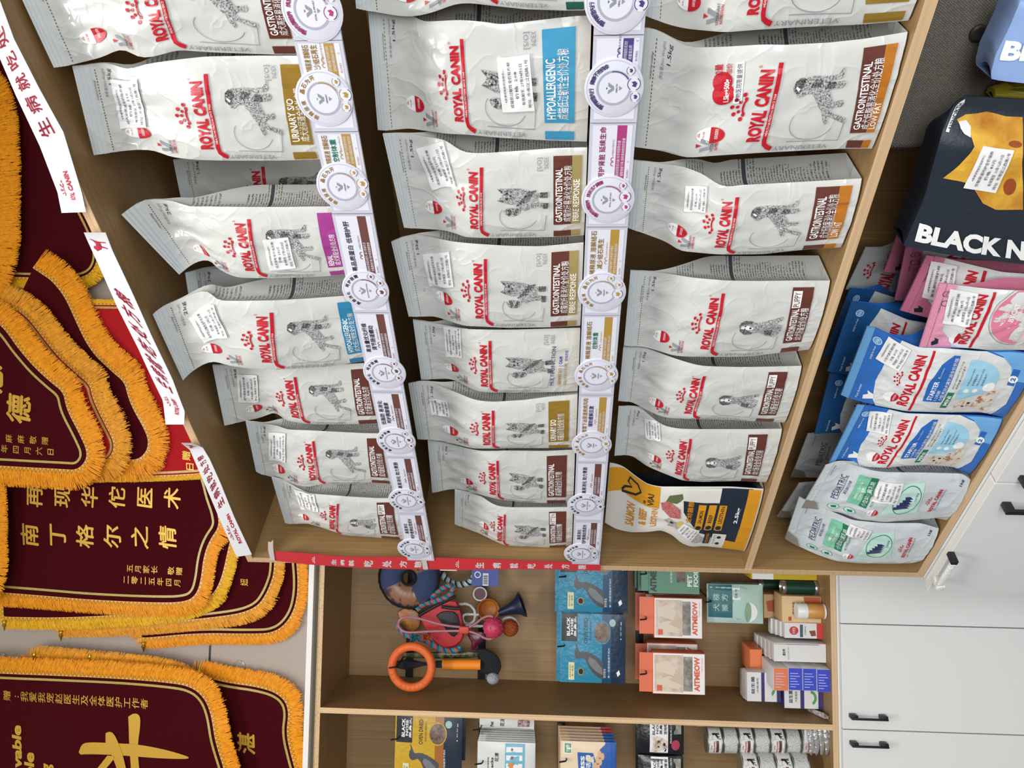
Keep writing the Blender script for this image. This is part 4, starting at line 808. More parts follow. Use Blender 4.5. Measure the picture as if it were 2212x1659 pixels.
B.art(P, pgon(q([(2070, 261), (2086, 258), (2096, 272), (2096, 296), (2082, 288), (2074, 276)])), PAPER, .0015); B.art(P, fan(*P.inv(2180, 402), .045, .05, 16), mat('burnt orange print', '#9a4a1c', .4), .0015); B.art(P, fan(*P.inv(2192, 310), .05, .02, 14), _M['burnt orange print'], .0015); B.build('cat_picture', r, smooth=False)
B = MB(); cor = q([(1975, 520), (2212, 562), (1986, 480)])
v, f = text('BLACK N', 0, 1, 0, 1, .05, 3, .0, (14, 4)); mp = lambda x, y: (cor[2][0]+(cor[1][0]-cor[0][0])*x+(cor[0][0]-cor[2][0])*y, cor[2][1]+(cor[1][1]-cor[0][1])*x+(cor[0][1]-cor[2][1])*y)
B.art(P, ([mp(*p) for p in v], f), WHITE, .0012); B.build('brand_lettering', r, smooth=False)
B = MB(); B.art(P, pgon(q([(2033, 281), (2042, 250), (2052, 232), (2065, 216), (2084, 213), (2082, 222), (2068, 240), (2055, 266), (2049, 285)])), PAPER, .0012); B.build('corner_label', r, smooth=False)
c3 = q([(2045, 279), (2070, 222), (2057, 277)]); B = MB(); v, f = text('41°NORTH', 0, 1, 0, 1, .03, 2); B.art(P, ([(c3[0][0]+(c3[1][0]-c3[0][0])*x+(c3[2][0]-c3[0][0])*y, c3[0][1]+(c3[1][1]-c3[0][1])*x+(c3[2][1]-c3[0][1])*y) for x, y in v], f), INK, .0020); B.build('corner_lettering', r, smooth=False)
sticker(P, r, (2079, 404), (2122, 313), (2149, 415), st('低敏肠道呵护全价猫粮', '89元', '26年12月15日'))
P, r = laid('light blue pouch lying on its side at the right frame edge, bottom bay', 'pet_food_pouch', mat('light blue pouch film', '#8fabdc', .4, bump=.06), [(2260, -60, 0.), (2205, 0), (2180, 60), (2150, 120), (2140, 160), (2142, 172, 1.)], [(2420, -60, 0.), (2400, 60), (2390, 182, 1.)], .06, .06, 72)
B = MB(); cor = [P.inv(*p) for p in ((2158, 129), (2235, 131), (2167, 85))]; v, f = text('BL', 0, 1, 0, 1, .05, 3, 0, (4, 4)); B.art(P, ([mp2 for mp2 in [(cor[2][0]+(cor[1][0]-cor[0][0])*x+(cor[0][0]-cor[2][0])*y, cor[2][1]+(cor[1][1]-cor[0][1])*x+(cor[0][1]-cor[2][1])*y) for x, y in v]], f), WHITE, .0012); B.build('brand_lettering', r, smooth=False)
P, r = laid('sliver of an olive yellow pouch between the black and light blue pouches', 'pet_food_pouch', mat('olive yellow pouch film', '#a79a20', .4), [(2200, 188, 0.), (2150, 203), (2145, 215, 1.)], [(2420, 170, 0.), (2420, 200), (2420, 215, 1.)], .13, .03, 73)
# woven mesh storage box with button studs
MESH = None
def mesh_mat():
    m = bpy.data.materials.new('grey woven mesh'); m.use_nodes = True; nt = m.node_tree; b = nt.nodes['Principled BSDF']; b.inputs['Roughness'].default_value = .7
    tc = nt.nodes.new('ShaderNodeTexCoord'); br = nt.nodes.new('ShaderNodeTexBrick'); mp = nt.nodes.new('ShaderNodeMapping'); mp.inputs['Rotation'].default_value = (math.pi/2, 0, 0)
    nt.links.new(tc.outputs['Object'], mp.inputs[0]); nt.links.new(mp.outputs[0], br.inputs[0]); br.inputs['Scale'].default_value = 150; br.inputs['Color1'].default_value = lin('#857d72'); br.inputs['Color2'].default_value = lin('#736b60'); br.inputs['Mortar'].default_value = lin('#2e2a26'); br.inputs['Mortar Size'].default_value = .045
    br.inputs['Brick Width'].default_value = .42; br.inputs['Row Height'].default_value = .42
    nt.links.new(br.outputs[0], b.inputs['Base Color']); return m
MESH = mesh_mat(); md = .17
a0 = U1.sz(1960, 330, md)[0]
t = thing('storage_box', 'grey woven mesh box with button studs at the back of the bottom bay', 'box', U1.P(a0+.3, z0, md+.1))
B = MB(); B.box(U1, a0, 1.74, z0, .995, md, md+.2, MESH, .02); B.build('mesh_cover', t)
for x, y in ((2112, 71), (2018, 291)):
    s_, z_ = U1.sz(x, y, md); B = MB(); B.lathe(U1.P(s_, z_, md), U1.N, [(0, .014), (.004, .014), (.007, .011), (.0075, .006), (.006, 0.0008)], mat('dark stud', '#35302a', .5), 18); B.build('stud', t)
B = MB(); B.tube([U1.P(a0+.01+k*.04, z0+.008, md-.004) for k in range(15)], .008, mat('grey piping', '#4c4a46', .6)); B.build('piping', t)

# ================================================================ shelf talkers
PLATE = mat('pale lilac plastic', '#c4c4d0', .45); CARD = mat('lilac white card', '#dcdbe6', .5); DISC = mat('lilac disc', '#d6d6e2', .45); RIM = mat('grey ring', '#a9a9b8', .4)
TI = {'g': ('#b08a3c', 'ochre'), 'b': ('#6b4238', 'chestnut'), 'p': ('#4b3a78', 'violet'), 'm': ('#a83a74', 'plum'), 'k': ('#3c3540', 'charcoal')}
tin = lambda c: mat(TI[c][1]+' talker ink', TI[c][0], .5)
GRT = mat('green talker ink', '#2d8a6a', .5)
def tags(row, zt, spec):
    pr = None
    for k, (yl, yr, xc, yc, c, dial, emblem, lines, bar, label) in enumerate(spec):
        d = -.006-.0012*(k % 2); h = .074; zc0 = zt-h
        xl = U1.x_at(yl, zt-.03, 0); s0 = U1.sz(xl, yl)[0]; xr = U1.x_at(yr, zt-.03, 0); s1 = U1.sz(xr, yr)[0]
        sc, zc = U1.sz(xc, yc, d); R_ = .0455
        t = thing('shelf_talker', label, 'shelf label', U1.P(s0, zc0, d), 'printed labels along the '+row+' shelf edge')
        B = MB(); B.box(U1, s0, s1-.001, zc0, zt, d, -.001, PLATE); B.build('backing_plate', t, smooth=False)
        f = Surf(s0, s1, zt, h, d)
        ink = tin(c); W = s1-s0; m = lambda x: x/W
        B = MB(); B.art(f, rect(m(.006), 1-m(.004), .07, .93), CARD, .0004)
        x0 = (sc-s0+R_-.006)/W
        B.build('printed_card', t, smooth=False)
        B = MB(); B.art(f, rect(x0-m(.03), 1-m(.004), .60, .81), ink, .0007); wt = 1-m(.01)-x0
        for q in (0, 1): B.art(f, text(bar[q], x0+.02, min(1-m(.008), x0+.02+m(.0031)*len(bar[q])*1.35), .62+.10*q, .69+.10*q, 0, 1), CARD, .0010)
        B.build('colour_bar', t, smooth=False)
        B = MB()
        for q, (tx, cc) in enumerate(lines):
            wd = m(.0108)*len(tx); y0 = (.13 if len(lines) == 2 else .22)+.175*q; xa = x0+max(0, (wt-wd)/2)
            B.art(f, text(tx, xa, min(1-m(.006), xa+wd), y0, y0+.145, .025, 2), GRT if cc == 'n' else tin(cc), .0010)
        B.art(f, arc(x0+wt*.3, .535, m(.004), .045, .35, -30, 200, 10), ink, .001); B.art(f, arc(x0+wt*.3+m(.008), .535, m(.004), .045, .35, -30, 200, 10), ink, .001); B.art(f, text('(犬猫处方粮全价)', x0+wt*.45, x0+wt*.45+m(.03), .51, .56, 0, 1), ink, .001)
        B.art(f, text('建议零售价:', x0, x0+m(.016), .86, .905, 0, 1), ink, .001); B.art(f, text('元', x0+m(.028), x0+m(.031), .86, .905, 0, 1), ink, .001); B.build('lettering', t, smooth=False)
        B = MB(); cc = U1.P(sc, zc, d); B.lathe(cc, U1.N, [(0, R_), (.0022, R_), (.0026, R_-.001), (.0026, .001)], DISC, 40); dl = B.build('dial', t)
        g = Surf(sc-R_, sc+R_, zc+R_, 2*R_, d-.0026)
        B = MB(); B.art(g, arc(.5, .5, .47, .47, .035, 0, 360, 40), PLATE, .0002); B.art(g, arc(.5, .5, .30, .30, .13, 0, 360, 40), RIM, .0002); B.art(g, arc(.5, .5, .285, .285, .06, -60, 10), tin(c), .0004); B.art(g, fan(.5, .5, .255, .255, 30), CARD, .0004)
        n = len(dial)
        for q, ch in enumerate(dial):
            if ch == ' ': continue
            th = math.radians(148-(148-22)*q/(n-1)); v, ff = text(ch, -.042, .042, -.042, .042, .03, 2); ca, sa = math.sin(th), math.cos(th)
            B.art(g, ([(.5+.385*math.cos(th)+x*ca-y*sa, .5-.385*math.sin(th)+x*sa+y*ca) for x, y in v], ff), tin('k' if c == 'b' else c), .0006)
        B.art(g, pgon([(.40, .40), (.46, .40), (.50, .455), (.54, .40), (.60, .40), (.53, .50), (.47, .50)]), GREY, .0008); B.art(g, pgon([(.475, .37), (.525, .37), (.50, .395)]), tin(c), .0008); B.art(g, text(emblem, .5-.012*len(emblem), .5+.012*len(emblem), .53, .56, .02, 1), tin('k'), .0008); B.art(g, pgon([(.46, .585), (.54, .585), (.50, .64)]), GREY, .0008)
        o = B.build('dial_face', dl, smooth=False)
        for q, (an, rr) in enumerate(((-42, .0075), (-80, .0115), (-112, .0085)) if k % 3 else ((-25, .0075), (-60, .0075), (-95, .0115))):
            a = math.radians(an); ps, pz = sc+math.cos(a)*.036, zc+math.sin(a)*.036
            if pz < zc0+rr*.6: pz = zc0+rr*.8
            B = MB(); e = Surf(ps-rr, ps+rr, pz+rr, 2*rr, d-.0030); B.art(e, fan(.5, .5, .5, .5, 22), CARD, .0003); B.art(e, arc(.5, .5, .45, .45, .12, 30, 150), tin(c), .0006); B.art(e, arc(.5, .5, .45, .45, .12, 200, 330), tin('k'), .0006); B.art(e, pgon([(.28, .62), (.36, .36), (.5, .45), (.64, .32), (.70, .55), (.55, .72)]), tin(c), .0006); B.build('icon', dl, smooth=False)
class Surf:
    """flat print area: a in 0..1 along the plane, b in 0..1 downwards"""
    def __init__(s, s0, s1, zt, h, d, pl=None): s.s0, s.s1, s.zt, s.h, s.d, s.pl = s0, s1, zt, h, d, pl or U1
    def __call__(s, a, b, off=.0008): return s.pl.P(s.s0+(s.s1-s.s0)*a, s.zt-s.h*b, s.d-off)
UR = '稀释尿液 晶石为开'; GA = '高易消化 呵护肠胃'; VI = '慢病专属营养 焕发活力健康'; HM = '营养管理先行 健康不抱侥幸'
gb = ('用于辅助溶解下泌尿道的鸟粪石', '配方有助于稀释尿液减少结石生成'); bb = ('高消化率蛋白配方 减少肠道负担', '适量膳食纤维 呵护肠道菌群健康')
tags('top', ZB[3]+.004, [
 (84, -70, 675, 22, 'm', VI, 'VITAL SUPPORT', (('呵护肾脏 延续生命', 'm'),), bb, 'plum-dialled shelf label cut by the right frame edge on the top shelf'),
 (280, 84, 701, 212, 'g', UR, 'URINARY', (('稀释尿液 溶解结石', 'g'), ('减少结石再生', 'g')), gb, 'ochre shelf label under the gold-banded dog pouch, top shelf'),
 (457, 281, 741, 402, 'g', UR, 'URINARY', (('稀释尿液 溶解结石', 'g'), ('控制体重', 'n')), gb, 'ochre shelf label with green words under the gap on the top shelf'),
 (670, 458, 790, 626, 'b', GA, 'GASTROINTESTINAL', (('高品质蛋白 低铜护肝', 'k'),), bb, 'brown shelf label under the magenta-banded pouch on the top shelf'),
 (842, 671, 831, 804, 'b', GA, 'GASTROINTESTINAL', (('高含量优化纤维', 'k'), ('调节肠道蠕动', 'k')), bb, 'brown shelf label under the blue-banded dog pouch on the top shelf'),
 (983, 843, 856, 952, 'b', GA, 'GASTROINTESTINAL', (('低脂肪 易消化', 'k'), ('呵护胰腺健康', 'k')), bb, 'brown shelf label third from the left on the top shelf edge'),
 (1105, 984, 878, 1080, 'b', GA, 'GASTROINTESTINAL', (('高易消化 助力胃肠', 'k'),), bb, 'brown shelf label second from the left on the top shelf edge'),
 (1206, 1106, 895, 1185, 'b', GA, 'GASTROINTESTINAL', (('高易消化', 'k'), ('呵护患病幼宠成长', 'k')), bb, 'brown shelf label at the left end of the top shelf edge')])
tags('middle', ZB[2]+.003, [
 (72, -70, 1331, 2, 'p', HM, 'HEALTH', (('减重塑形', 'p'),), ('适中的能量密度', '适量蛋白'), 'violet shelf label cut by the right frame edge on the middle shelf'),
 (261, 73, 1326, 189, 'p', HM, 'HEALTH', (('', 'p'),), ('适中的能量密度 适口性好', '适量蛋白质'), 'violet shelf label under the blue-banded cat pouch, middle shelf'),
 (486, 262, 1313, 430, 'm', VI, 'VITAL SUPPORT', (('呵护肾脏 延续生命', 'm'),), ('支持宠物肾功能 科学调整磷含量', '缓解食欲下降 独特香味和特定能量'), 'plum shelf label on the middle shelf edge'),
 (676, 487, 1300, 630, 'g', UR, 'URINARY', (('稀释尿液 溶解结石', 'g'), ('减少结石再生', 'g')), gb, 'ochre shelf label under the centre pouch of the middle shelf'),
 (849, 677, 1288, 810, 'g', UR, 'URINARY', (('稀释尿液 溶解结石', 'g'), ('控制体重', 'n')), gb, 'ochre shelf label with green words on the middle shelf edge'),
 (994, 850, 1278, 960, 'g', UR, 'URINARY', (('管理下泌尿道疾病风险', 'g'), ('辅助缓解应激', 'p')), gb, 'ochre shelf label with violet words on the middle shelf edge'),
 (1121, 995, 1265, 1090, 'b', GA, 'GASTROINTESTINAL', (('高易消化 助力胃肠', 'k'),), bb, 'brown shelf label second from the left on the middle shelf edge'),
 (1214, 1122, 1255, 1195, 'b', GA, 'GASTROINTESTINAL', (('高易消化', 'k'), ('呵护患病幼宠成长', 'k')), bb, 'brown shelf label at the left end of the middle shelf edge')])
# ================================================================ paper strips
def ribbon(name, label, cat, up, lo, m, arts, d=-.004, curl=None, group=None, thick=.0008, tapes=()):
    """paper strip between two outlines of image points; a runs along it, b across"""
    n = 40; t_ = lambda pts, u: (np.interp(u, np.linspace(0, 1, len(pts)), [p[0] for p in pts]), np.interp(u, np.linspace(0, 1, len(pts)), [p[1] for p in pts]))
    def S(a, b, off=0.):
        dd = d-(curl(a) if curl else 0); p, q = t_(up, a), t_(lo, a); A = U1.sz(*p, dd); C = U1.sz(*q, dd)
        return U1.P(A[0]+(C[0]-A[0])*b, A[1]+(C[1]-A[1])*b, dd-off)
    B = MB(); v, f = rect(0, 1, 0, 1, n, 2); B.art(S, (v, f), m, 0); B.add([S(a, b, -thick) for a, b in v], [tuple(reversed(g)) for g in f], m)
    t = thing(name, label, cat, S(.5, 1, 0), group); B.build('paper', t, angle=60)
    B = MB()
    for pol, mm in arts: B.art(S, pol, mm, .0006)
    B.build('lettering', t, smooth=False); return S, t
PS = mat('white paper strip', '#e9e7e8', .55); RS = mat('red paper strip', '#d0333b', .5); RI = mat('crimson strip ink', '#b8324a', .5)
SLOGAN = '生病就吃处方粮'
ANI = [(0, .2), (.12, .05), (.25, .1), (.3, .25), (.6, .3), (.85, .18), (.98, .0), (1., .12), (.88, .35), (.85, .55), (.9, .95), (.82, .95), (.75, .6), (.45, .6), (.4, .95), (.32, .95), (.3, .6), (.18, .5), (.1, .35)]
def slog(x0, x1, b0, b1, bold=.025, m=None, step=None):
    n = len(SLOGAN); w_ = (x1-x0)/n
    return [(text(c, x0+w_*k+w_*.14, x0+w_*(k+1)-w_*.14, b0, b1, bold, 2), m or RI) for k, c in enumerate(SLOGAN)]
g = 'slogan strips along the top of the corner unit'
ribbon('slogan_strip', 'white slogan strip at the right, running out of the top right corner', 'paper strip', [(133, 460), (124, 415), (86, 316), (35, 208), (0, 127), (-50, 20)], [(185.5, 458), (177, 418), (137, 286), (84, 190), (30, 84), (-10, -25)], PS,
       [(both(crown(.17, .25, .18, .44), text('ROYAL CANIN', .13, .28, .50, .70, .05, 2)), RI)]+slog(.40, 1.09, .22, .74), curl=lambda a: .012*max(0, 1-a*6)**2, group=g)
ribbon('slogan_strip', 'white slogan strip in the middle, hanging below the red banner', 'paper strip', [(358, 917), (352, 866), (327, 815), (299, 754), (253, 663), (215, 577), (192, 527), (181, 502.5)], [(397.5, 917), (399, 889), (390, 866), (372, 818), (329, 729), (286, 633), (243, 542), (228, 502.5)], PS,
       [(both(crown(.13, .2, .15, .45), text('ROYAL CANIN', .085, .22, .52, .74, .05, 2)), RI)]+slog(.285, .68, .20, .76)+[(into(pgon(ANI), .83, .93, .12, .86), RI)], curl=lambda a: .02*max(0, 1-a*4)**2+.012*max(0, a*5-4)**2, group=g)
ribbon('slogan_strip', 'white slogan strip at the left end beside the red vertical strip', 'paper strip', [(511, 1203), (481, 1137), (456, 1078), (430, 1018), (410, 972), (391, 957)], [(544, 1198), (506, 1117), (476, 1043), (453, 992), (438, 967), (415, 957)], PS,
       [(both(crown(.10, .19, .15, .45), text('ROYAL CANIN', .07, .24, .52, .76, .05, 2)), RI)]+slog(.29, .72, .22, .76)+[(into(pgon(ANI), .84, .94, .12, .86), RI)], curl=lambda a: .022*max(0, a*4-3)**2, group=g)
def red(label, up, lo, cr, x0, x1):
    # a runs down the strip; characters stay upright one below another
    n = len(SLOGAN); w_ = (x1-x0)/n; A = []
    for k, c in enumerate(SLOGAN):
        v, f = text(c, 0, 1, 0, 1, .04, 2); A.append((([(x0+w_*k+w_*.18+y*w_*.50, .86-x*.56) for x, y in v], f), WHITE))
    v, f = crown(0, 1, 0, 1); A.append((([(cr+y*.035, .82-x*.60) for x, y in v], f), WHITE))
    return ribbon('slogan_strip', label, 'paper strip', up, lo, RS, A, d=-.004, group='red strips down the left side panel')
red('upper red slogan strip taped down the left side panel of the corner unit', [(585, 1190), (660, 1195), (720, 1201), (760, 1203), (850, 1203), (924, 1204)], [(592, 1211), (660, 1219), (720, 1223), (760, 1226), (850, 1229), (920, 1230)], .245, .37, 1.0)
red('lower red slogan strip on the left side panel of the corner unit', [(921, 1204), (1000, 1206), (1100, 1210), (1200, 1213), (1298, 1216)], [(918, 1230), (1000, 1231), (1100, 1230), (1200, 1230), (1297, 1233)], .20, .30, .95)
TAPE = mat('clear tape', '#cfc6bf', .25)
def tape(label, pts, d=-.0065):
    B = MB(); v = [U1.px(x, y, d) for x, y in pts]; v2 = [U1.px(x, y, d+.001) for x, y in pts]; n = len(v)
    B.add(v+v2, [tuple(range(n))[::-1], tuple(range(n, 2*n))]+[(i, (i+1) % n, n+(i+1) % n, n+i) for i in range(n)], TAPE)
    tag(B.build('adhesive_tape', smooth=False, loc=v[0]), label, 'tape', 'tape holding the red strips')
tape('torn tape piece at the upper end of the red strip', [(579, 1170), (585, 1171), (590, 1166), (590, 1185), (594, 1211), (584, 1210), (579, 1188)])
tape('tape piece over the joint of the two red strips', [(909, 1196), (917, 1193), (920, 1204), (925, 1230), (914, 1230), (911, 1210)])

# ================================================================ the velvet banners on the back wall
VEL = mat('maroon velvet', '#43060f', .9, spec=.06, sheen=.06, bump=.25, bscale=9); VELR = mat('scarlet velvet', '#b0141c', .8, spec=.2, sheen=.06, bump=.2, bscale=9)
TRIM = speckle('gold sequin braid', '#927a30', '#d9c468', 420, .5, .2); BRAID = speckle('golden scallop braid', '#cf8f22', '#ffd070', 500, .5, .2)
FRO = mat('orange silk fringe', '#ff9c12', .55, spec=.3, var=.18, vscale=60); FRY = mat('golden yellow silk fringe', '#f0b416', .55, spec=.3, var=.18, vscale=60); FRG = mat('straw gold silk fringe', '#ee9f26', .55, spec=.3, var=.2, vscale=60)
GFOIL = mat('gold foil lettering', '#d9a93a', .38, .25); ZIG = mat('antique gold cord', '#a06c12', .4, .2); FIN = mat('brass finial', '#c9a22e', .3, .8)
def smooth_line(p, n=3):
    p = [tuple(map(float, q)) for q in p]
    for _ in range(n):
        q = [p[0]]
        for i in range(len(p)-1):
            a, b = p[i], p[i+1]; q += [(a[0]*.75+b[0]*.25, a[1]*.75+b[1]*.25), (a[0]*.25+b[0]*.75, a[1]*.25+b[1]*.75)]
        p = q+[p[-1]]
    return p
def resample(p, step):
    L = [0.]
    for a, b in zip(p, p[1:]): L.append(L[-1]+math.hypot(b[0]-a[0], b[1]-a[1]))
    n = max(2, int(L[-1]/step)); t = np.linspace(0, L[-1], n); return list(zip(np.interp(t, L, [q[0] for q in p]), np.interp(t, L, [q[1] for q in p])))
def offs(p, k):
    r = []
    for i in range(len(p)):
        a, b = p[max(0, i-1)], p[min(len(p)-1, i+1)]; dx, dy = b[0]-a[0], b[1]-a[1]; l = math.hypot(dx, dy) or 1
        r.append((p[i][0]+dy/l*k, p[i][1]-dx/l*k))
    return r
def banner(label, edge, back, d, cloth=VEL, fr=FRO, fl=.065, trim=.035, out=1, seed=1, chars=(), fin=None, trimmed=True, scallop=True, sm=3, frn=1.0, wave=0.0018):
    """edge: visible border of the cloth in the photograph; back: points closing it off out of view"""
    rnd = random.Random(seed)
    P2 = lambda pts: [U2.sz(x, y, d) for x, y in pts]
    e = resample(smooth_line(P2(edge), sm), .006); bk = P2(back)
    root = thing('velvet_banner', label, 'banner', U2.P(sum(q[0] for q in e)/len(e), min(q[1] for q in e), d), 'velvet thank-you banners on the wall')
    pts = e+bk; ar = sum(pts[i][0]*pts[(i+1) % len(pts)][1]-pts[(i+1) % len(pts)][0]*pts[i][1] for i in range(len(pts)))
    sg = 1 if ar > 0 else -1                      # outward side of the border
    w_ = lambda s_, z_: wave*math.sin(s_*23+seed)+wave*.6*math.sin(s_*41+z_*9+seed*2)
    at = lambda q, o=0.: U2.P(q[0], q[1], d-o-w_(*q))
    bm = bmesh.new(); vs, fs = pgon(pts); lo = [min(p[i] for p in pts) for i in (0, 1)]; hi = [max(p[i] for p in pts) for i in (0, 1)]
    bv = [bm.verts.new((a, b, 0)) for a, b in vs]
    for f in fs:
        try: bm.faces.new([bv[i] for i in f])
        except ValueError: pass
    for i in (0, 1):
        k = int((hi[i]-lo[i])/.03)
        for j in range(1, k): bmesh.ops.bisect_plane(bm, geom=bm.verts[:]+bm.edges[:]+bm.faces[:], plane_co=[lo[i]+(hi[i]-lo[i])*j/k if i == m else 0 for m in range(3)], plane_no=[1 if i == m else 0 for m in range(3)])
    bm.verts.index_update(); B = MB(); gv = [(v.co.x, v.co.y) for v in bm.verts]; gf = [tuple(v.index for v in f.verts) for f in bm.faces]; bm.free()
    B.add([at(q) for q in gv], gf, cloth); B.add([at(q, -.0018) for q in gv], [tuple(reversed(f)) for f in gf], cloth); B.build('cloth', root)
    def band(k0, k1, o, m, name, zig=0.):
        a, c = offs(e, k0*sg), offs(e, k1*sg); B = MB(); n = len(e); v = []
        for i in range(n): v += [at(a[i], o), at(c[i], o)]
        B.add(v, [(2*i, 2*i+1, 2*i+3, 2*i+2) for i in range(n-1)], m)
        if zig:
            ln = resample(e, .0022); nn = len(ln); z = []
            oo = [offs(ln, (k0+(k1-k0)*(.5+.38*math.sin(j*.0022/zig*2*math.pi)))*sg)[j] if False else None for j in range(0)]
            base = offs(ln, 1.0)
            z = [(ln[j][0]+(base[j][0]-ln[j][0])*sg*(k0+(k1-k0)*(.5+.42*math.sin(j*.0022/zig*2*math.pi))), ln[j][1]+(base[j][1]-ln[j][1])*sg*(k0+(k1-k0)*(.5+.42*math.sin(j*.0022/zig*2*math.pi)))) for j in range(nn)]
            v, f = stroke(z, .0022); B.add([at(q, o+.0012) for q in v], f, ZIG)
        return B.build(name, root)
    if trimmed: band(-trim, -trim+.009, .0022, TRIM, 'sequin_trim')
    if scallop: band(-.003, .016, .0034, BRAID, 'scallop_braid', .016)
    B = MB(); en = resample(e, .0011/frn); nm = offs(en, 1.0)
    for layer in (0, 1):
        for i in range(len(en)):
            p = en[i]; nx, ny = (nm[i][0]-p[0])*sg, (nm[i][1]-p[1])*sg; ang = rnd.gauss(0, .09); ca, sa = math.cos(ang), math.sin(ang); dx, dy = nx*ca-ny*sa, nx*sa+ny*ca
            dy -= .10; l = math.hypot(dx, dy); dx /= l; dy /= l
            L = fl*rnd.uniform(.82, 1.06); o0 = .002-.002*layer; bend = rnd.gauss(0, .06); wd = rnd.uniform(.0016, .0030)
            px, py = -dy*wd/2, dx*wd/2; v = []
            for k in range(4):
                t = k/3; s_, z_ = p[0]+dx*L*t+px*0-dy*bend*L*t*t, p[1]+dy*L*t+dx*bend*L*t*t-.012*t*t*(1 if abs(dx) > .5 else 0); oo = o0+rnd.uniform(0, .0015)+.003*math.sin(t*2.2)
                tp = 1-.4*t; v += [at((s_+px*tp, z_+py*tp), oo), at((s_-px*tp, z_-py*tp), oo)]
            B.add(v, [(0, 1, 3, 2), (2, 3, 5, 4), (4, 5, 7, 6)], fr)
    B.build('fringe', root, smooth=False)
    if chars:
        B = MB()
        for c, x, y, h, wd, bold, sh in chars:
            v, f = glyph_em(c, bold, 4, sh); A, C, D_ = U2.sz(x+h/2, y+wd/2, d), U2.sz(x+h/2, y-wd/2, d), U2.sz(x-h/2, y+wd/2, d)
            B.add([at((A[0]+(C[0]-A[0])*q[0]+(D_[0]-A[0])*q[1], A[1]+(C[1]-A[1])*q[0]+(D_[1]-A[1])*q[1]), .0028) for q in v], f, GFOIL)
        B.build('lettering', root, smooth=False)
    if fin:
        for x, y in fin:
            s_, z_ = U2.sz(x, y, d); B = MB(); c = U2.P(s_, z_, d-.004); ax = [-q if y < 1394 else q for q in U2.S]
            B.lathe(c, ax, [(-.014, .006), (-.012, .006), (-.010, .011), (-.004, .011), (-.002, .006), (.004, .010), (.010, .009), (.016, .005), (.030, .0012)], FIN, 14); B.build('finial', root)
    return root
A_ = [(-60, 668), (0, 693), (60, 776), (108, 822), (138, 846), (144, 872), (154, 898), (177, 942), (190, 972), (187, 997), (167, 1017), (137, 1015), (60, 1011), (-60, 1004)]
sh = lambda p, dx, dy: [(x+dx, y+dy) for x, y in p]
def col(t, x0, x1, y0, y1, h, wd, bold=.02, s=.12):
    n = len(t); return [(c, x0+(x1-x0)*k/max(1, n-1), y0+(y1-y0)*k/max(1, n-1), h, wd, bold, s) for k, c in enumerate(t) if c != ' ']
# the red one whose foot reaches lowest behind the corner unit
banner('scarlet banner partly covered, seen just above the white slogan strip', [(-60, 652), (120, 656), (420, 660), (560, 690), (640, 800), (600, 940), (500, 1020), (300, 1032), (-60, 1030)], [(-60, 850)], .352, VELR, FRY, .02, .018, seed=11,
       chars=col('赠日', 404, 411, 985, 1009, 18, 20), sm=2)
banner('maroon banner at the right with its gold trim rounding a lower corner', [(-60, -80), (10, 60), (70, 230), (125, 348), (176, 452), (206, 512), (214, 555), (206, 583), (184, 600), (147, 604), (30, 600), (-60, 596)], [(-60, 300)], .395, VEL, FRY, .045, .022, seed=12)
banner('banner above the frame, only its orange foot fringe showing at top right', [(-60, 170), (-30, 205), (-8, 250), (-4, 400), (-6, 560), (-30, 610), (-60, 640)], [(-90, 400)], .35, VEL, FRO, .10, .03, seed=13, trimmed=False)
banner('lowest maroon banner of the left stack, above the white cover board', [(304, 1240), (304, 1372), (306, 1378), (316, 1379), (430, 1368), (538, 1370), (596, 1368), (632, 1334), (646, 1279), (643, 1215), (630, 1100), (560, 1000), (304, 990)], [(304, 1100)], .425, VEL, FRO, .042, .022, seed=14, fin=((312, 1392),))
banner('third maroon banner of the left stack, showing one small gold character', [(126, 1240), (126, 1346), (128, 1352), (138, 1354), (250, 1352), (470, 1335), (551, 1319), (580, 1280), (600, 1219), (580, 1100), (520, 1000), (126, 985)], [(126, 1100)], .405, VEL, FRG, .042, .022, seed=15, chars=[('妞', 528, 1258, 16, 15, .02, .1)], fin=((134, 1368),))
banner('second banner of the left stack, showing only its straw gold fringe', [(6, 1240), (6, 1328), (8, 1333), (16, 1334), (150, 1336), (380, 1322), (452, 1295), (478, 1262), (492, 1200), (505, 1140), (480, 1060), (420, 1000), (6, 985)], [(6, 1100)], .385, VEL, FRY, .045, .022, seed=16, trimmed=False, fin=((12, 1346),))
c1 = col('再现华佗医术', 75, 373, 1074, 1078, 36, 44)+col('南丁格尔之情', 65, 363, 1158, 1163, 38, 48)+col('五月家长 敬赠', 281, 388, 1228, 1234, 14, 17, .01, .05)+col('二零二五年四月', 274, 384, 1252, 1259, 14, 17, .01, .05)
banner('maroon banner with two columns of brushed gold characters at centre left', [(-60, 1276), (100, 1288), (200, 1297), (330, 1303), (402, 1302), (427, 1285), (437, 1250), (442, 1200), (454, 1168), (477, 1137), (472, 1105), (460, 1075), (452, 1040), (430, 980), (380, 950), (-60, 950)], [(-60, 1100)], .367, VEL, FRO, .052, .03, seed=17, chars=c1)
banner('banner above the frame whose orange foot fringe crosses the two-column banner', [(-60, 1030), (-20, 1042), (-14, 1100), (-14, 1200), (-16, 1262), (-60, 1275)], [(-90, 1150)], .30, VEL, FRO, .062, .03, seed=18, trimmed=False)
banner('fourth layer of the fanned stack, dark maroon with wide orange fringe', sh([(-60, 600), (0, 640)]+A_[2:], 133, -22)[:-1]+[(-60, 985)], [(-60, 850)], .335, VEL, FRO, .085, .03, seed=19, trimmed=False)
